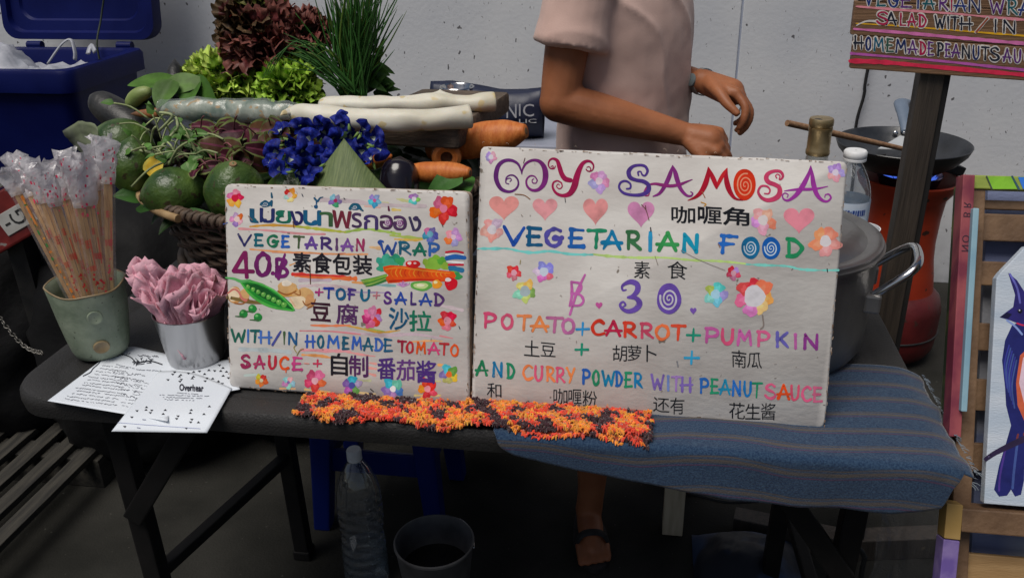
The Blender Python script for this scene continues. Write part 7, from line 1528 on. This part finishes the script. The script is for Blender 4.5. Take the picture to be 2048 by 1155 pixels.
def body(mb):
    # trunk, neck, head
    for r_, f_, z, a, b in ((0,0,.84,.165,.115),(0,0,.95,.160,.110),(0,0,1.06,.145,.105),(0,.005,1.18,.160,.110),(0,0,1.28,.165,.095)): ball(mb, B(r_, f_, z), 1, a, b, .09, ROT)
    limb(mb, [RS, B(.08,0,1.345), B(-.08,0,1.345), LS], [.052,.055,.055,.052]); limb(mb, [B(0,-.005,1.33), B(0,.01,1.41), B(0,.02,1.44)], [.058,.052,.052])
    ball(mb, B(0,.035,1.525), 1, .074, .092, .108, ROT); ball(mb, B(0,.062,1.475), 1, .056, .066, .062, ROT)
    ball(mb, B(0,.128,1.510), 1, .014, .018, .020, ROT); ball(mb, B(0,.120,1.466), 1, .024, .012, .010, ROT)
    for s_ in (-1,1): ball(mb, B(s_*.076,.02,1.515), 1, .010, .020, .030, ROT); ball(mb, B(s_*.030,.108,1.535), 1, .015, .012, .012, ROT)
    # arms
    limb(mb, [RS, RS.lerp(RE,.5)+Vector((-.006,0,0)), RE], [.050,.046,.040]); limb(mb, [RE, RE.lerp(RW,.3), RE.lerp(RW,.7), RW], [.041,.041,.032,.025])
    limb(mb, [LS, LS.lerp(LE,.5), LE], [.048,.043,.037]); limb(mb, [LE, LE.lerp(LW,.4), LW], [.037,.034,.0235])
    hand(mb, RW, P(1455,288,y=RW.y-.01)-RW, Vector((.35,.4,-.8)), -1, .074, (.75,.85,.6), s=.98)
    hand(mb, LW, P(1490,196,y=.82)-LW, Vector((-.15,-.30,-.95)), -1, .080, (.50,.70,.45), s=1.08)
    # legs and feet
    for hp, ft in ((RHIP, RFT), (LHIP, LFT)):
        kn = hp.lerp(ft, .50)+FACE*.03; limb(mb, [hp, hp.lerp(kn,.5), kn], [.082,.072,.052]); limb(mb, [kn, kn.lerp(ft,.35)-FACE*.010, kn.lerp(ft,.8), ft], [.050,.052,.035,.034])
        fd = Vector((.18,-1,0)).normalized() if hp is RHIP else FACE; limb(mb, [ft+Vector((0,0,-.020))-fd*.03, ft+fd*.05-UPV*.022, ft+fd*.11-UPV*.032], [.030,.032,.022])
        sd_ = Vector((-fd.y, fd.x, 0))
        for k in range(5): o = sd_*((k-2)*.0165*(1 if hp is RHIP else 1)); L_ = (.036,.036,.032,.028,.024)[k] if hp is RHIP else (.024,.028,.032,.036,.036)[k]; b_ = ft+fd*.112-UPV*.036+o; limb(mb, [b_-fd*.02, b_+fd*L_*.6, b_+fd*L_-UPV*.004], [.0105,.0095,.0080], 8)
organic('body', body, M_skin, vendor, .0042, 4)
M_shirt = mat('pink_shirt', (0.52,0.35,0.30), (0.62,0.43,0.375), rough=.9, scale=5, bump=.10, bscale=300, sheen=.2, detail=6)
def shirt(mb):
    prof = [Vector(x) for x in ((.86,.168,.128),(.90,.176,.134),(.97,.176,.136),(1.06,.170,.134),(1.14,.172,.136),(1.22,.178,.132),(1.30,.176,.112),(1.34,.13,.085),(1.365,.05,.05))]
    rings = []
    for p_ in catmull(prof, 4): rings.append([tuple(B(p_.y*math.cos(2*PI*k/40), .004+p_.z*math.sin(2*PI*k/40), p_.x)) for k in range(40)])
    loft_outline(mb, rings)
    limb(mb, [B(.15,0,1.325), B(0,0,1.345), B(-.12,-.01,1.318)], [.070,.074,.068])
    q = (RE-RS).normalized(); mb.tube(catmull([RS-q*.02, RS+q*.06, RS+q*.135], 4), [x.y for x in catmull([Vector((0,.072,0)),Vector((1,.075,0)),Vector((2,.079,0))], 4)], 22)
    q = (LE-LS).normalized(); mb.tube([LS-q*.02, LS+q*.06, LS+q*.13], [.068,.070,.073], 20)
def wrinkle(co, n):
    q = co-Vector((HX,HY,1.1)); r_ = q.dot(RGT); f_ = q.dot(FACE)
    # drag folds running from the near armpit down to the far hip, and soft drapes below
    ph_ = (q.z*1.0+r_*-1.3+f_*.5)*17+2.2*noise.noise(q*5); dg = ((1-abs(math.sin(ph_)))**2.2*1.6-.4)*max(0, .35+1.1*noise.noise(q*4+Vector((3,1,0))))
    vert = math.sin(r_*46+f_*20+3*noise.noise(q*5))*max(0, .12-q.z)*2.2
    return co+n*(dg*.0125*(1 if q.z > -.08 else .4)+vert*.006+fbm(q*9, 1.0)*.003)
organic('shirt', shirt, M_shirt, vendor, .006, 5, wrinkle)
M_trou = mat('dark_trousers', (.020,.019,.024), (.035,.033,.04), rough=.9, scale=12, bump=.3, bscale=200)
def trousers(mb):
    ball(mb, B(0,0,.83), 1, .172, .130, .11, ROT)
    for hp, ft in ((RHIP, RFT), (LHIP, LFT)): kn = hp.lerp(ft, .50)+FACE*.03; e = kn.lerp(ft, .25); mb.tube(catmull([hp+UPV*.05, hp, hp.lerp(kn,.5), kn, e], 4), [x.y for x in catmull([Vector((i, r, 0)) for i, r in enumerate((.09,.096,.088,.075,.070))], 4)], 20)
organic('trousers', trousers, M_trou, vendor, .008, 4)
def hairf(mb):
    ball(mb, B(0,.012,1.545), 1, .086, .100, .104, ROT); ball(mb, B(0,-.055,1.48), 1, .070, .050, .10, ROT); ball(mb, B(0,-.10,1.50), 1, .035, .03, .05, ROT)
def hcut(co, n):
    f = (co-Vector((HX,HY,0))).dot(FACE)
    if f > .085 and co.z < 1.60: co = co-FACE*(f-.085)
    return co+n*.002*noise.noise(co*90)
organic('hair', hairf, mat('black_hair', (.008,.007,.007), (.016,.013,.012), rough=.45, scale=60, stretch=(1,1,.2), bump=.4), vendor, .007, 4, hcut)
for s_ in (-1,1):
    q = MB(); ball(q, B(s_*.030,.113,1.536), .0085); q.build('eye', mat('eye', (.02,.015,.012), rough=.1), vendor, smooth=180)
wd = (LW-LE).normalized(); wc_ = LW-wd*.012; q = MB(); Rm = wd.to_track_quat('Z','Y').to_matrix(); q.lathe([(.0275,-.009),(.0295,-.008),(.0295,.008),(.0275,.009),(.0265,0),(.0275,-.009)], 30, wc_, Rm); wt_ = q.build('watch', mat('watch_band', (.35,.35,.33), (.5,.5,.48), rough=.3, metal=.9, scale=40), vendor, smooth=40)
q = MB(); fc = (CAM_O-wc_); fc = (fc-wd*fc.dot(wd)).normalized(); q.lathe([(.001,.0335),(.012,.0335),(.014,.032),(.014,.026)], 24, wc_, fc.to_track_quat('Z','Y').to_matrix()); q.build('watch_face', mat('watch_glass', (.10,.13,.14), (.2,.24,.25), rough=.12, spec=.8), wt_, smooth=40)
M_sole = mat('sandal', (.012,.011,.011), (.022,.02,.02), rough=.7, scale=20)
for ft, fd in ((RFT, Vector((.18,-1,0)).normalized()), (LFT, FACE)):
    q = MB(); sd_ = Vector((-fd.y, fd.x, 0)); c = ft+fd*.045; c.z = 0
    ring = [(math.cos(2*PI*i/28), math.sin(2*PI*i/28)) for i in range(28)]
    loft_outline(q, [[tuple(c+fd*(y*.125)+sd_*(x*.043*(1+.18*y))+Vector((0,0,z))) for x, y in ring] for z in (0.0, .012)]); q.build('sandal', M_sole, vendor, smooth=40)
    q = MB(); t_ = ft+fd*.085; q.tube(catmull([t_+sd_*.042+Vector((0,0,-.045)), t_+sd_*.028+Vector((0,0,-.010)), t_+Vector((0,0,.000)), t_-sd_*.028+Vector((0,0,-.010)), t_-sd_*.042+Vector((0,0,-.045))], 5), .011, 8, flat=.35); q.build('sandal_strap', M_sole, vendor, smooth=60)
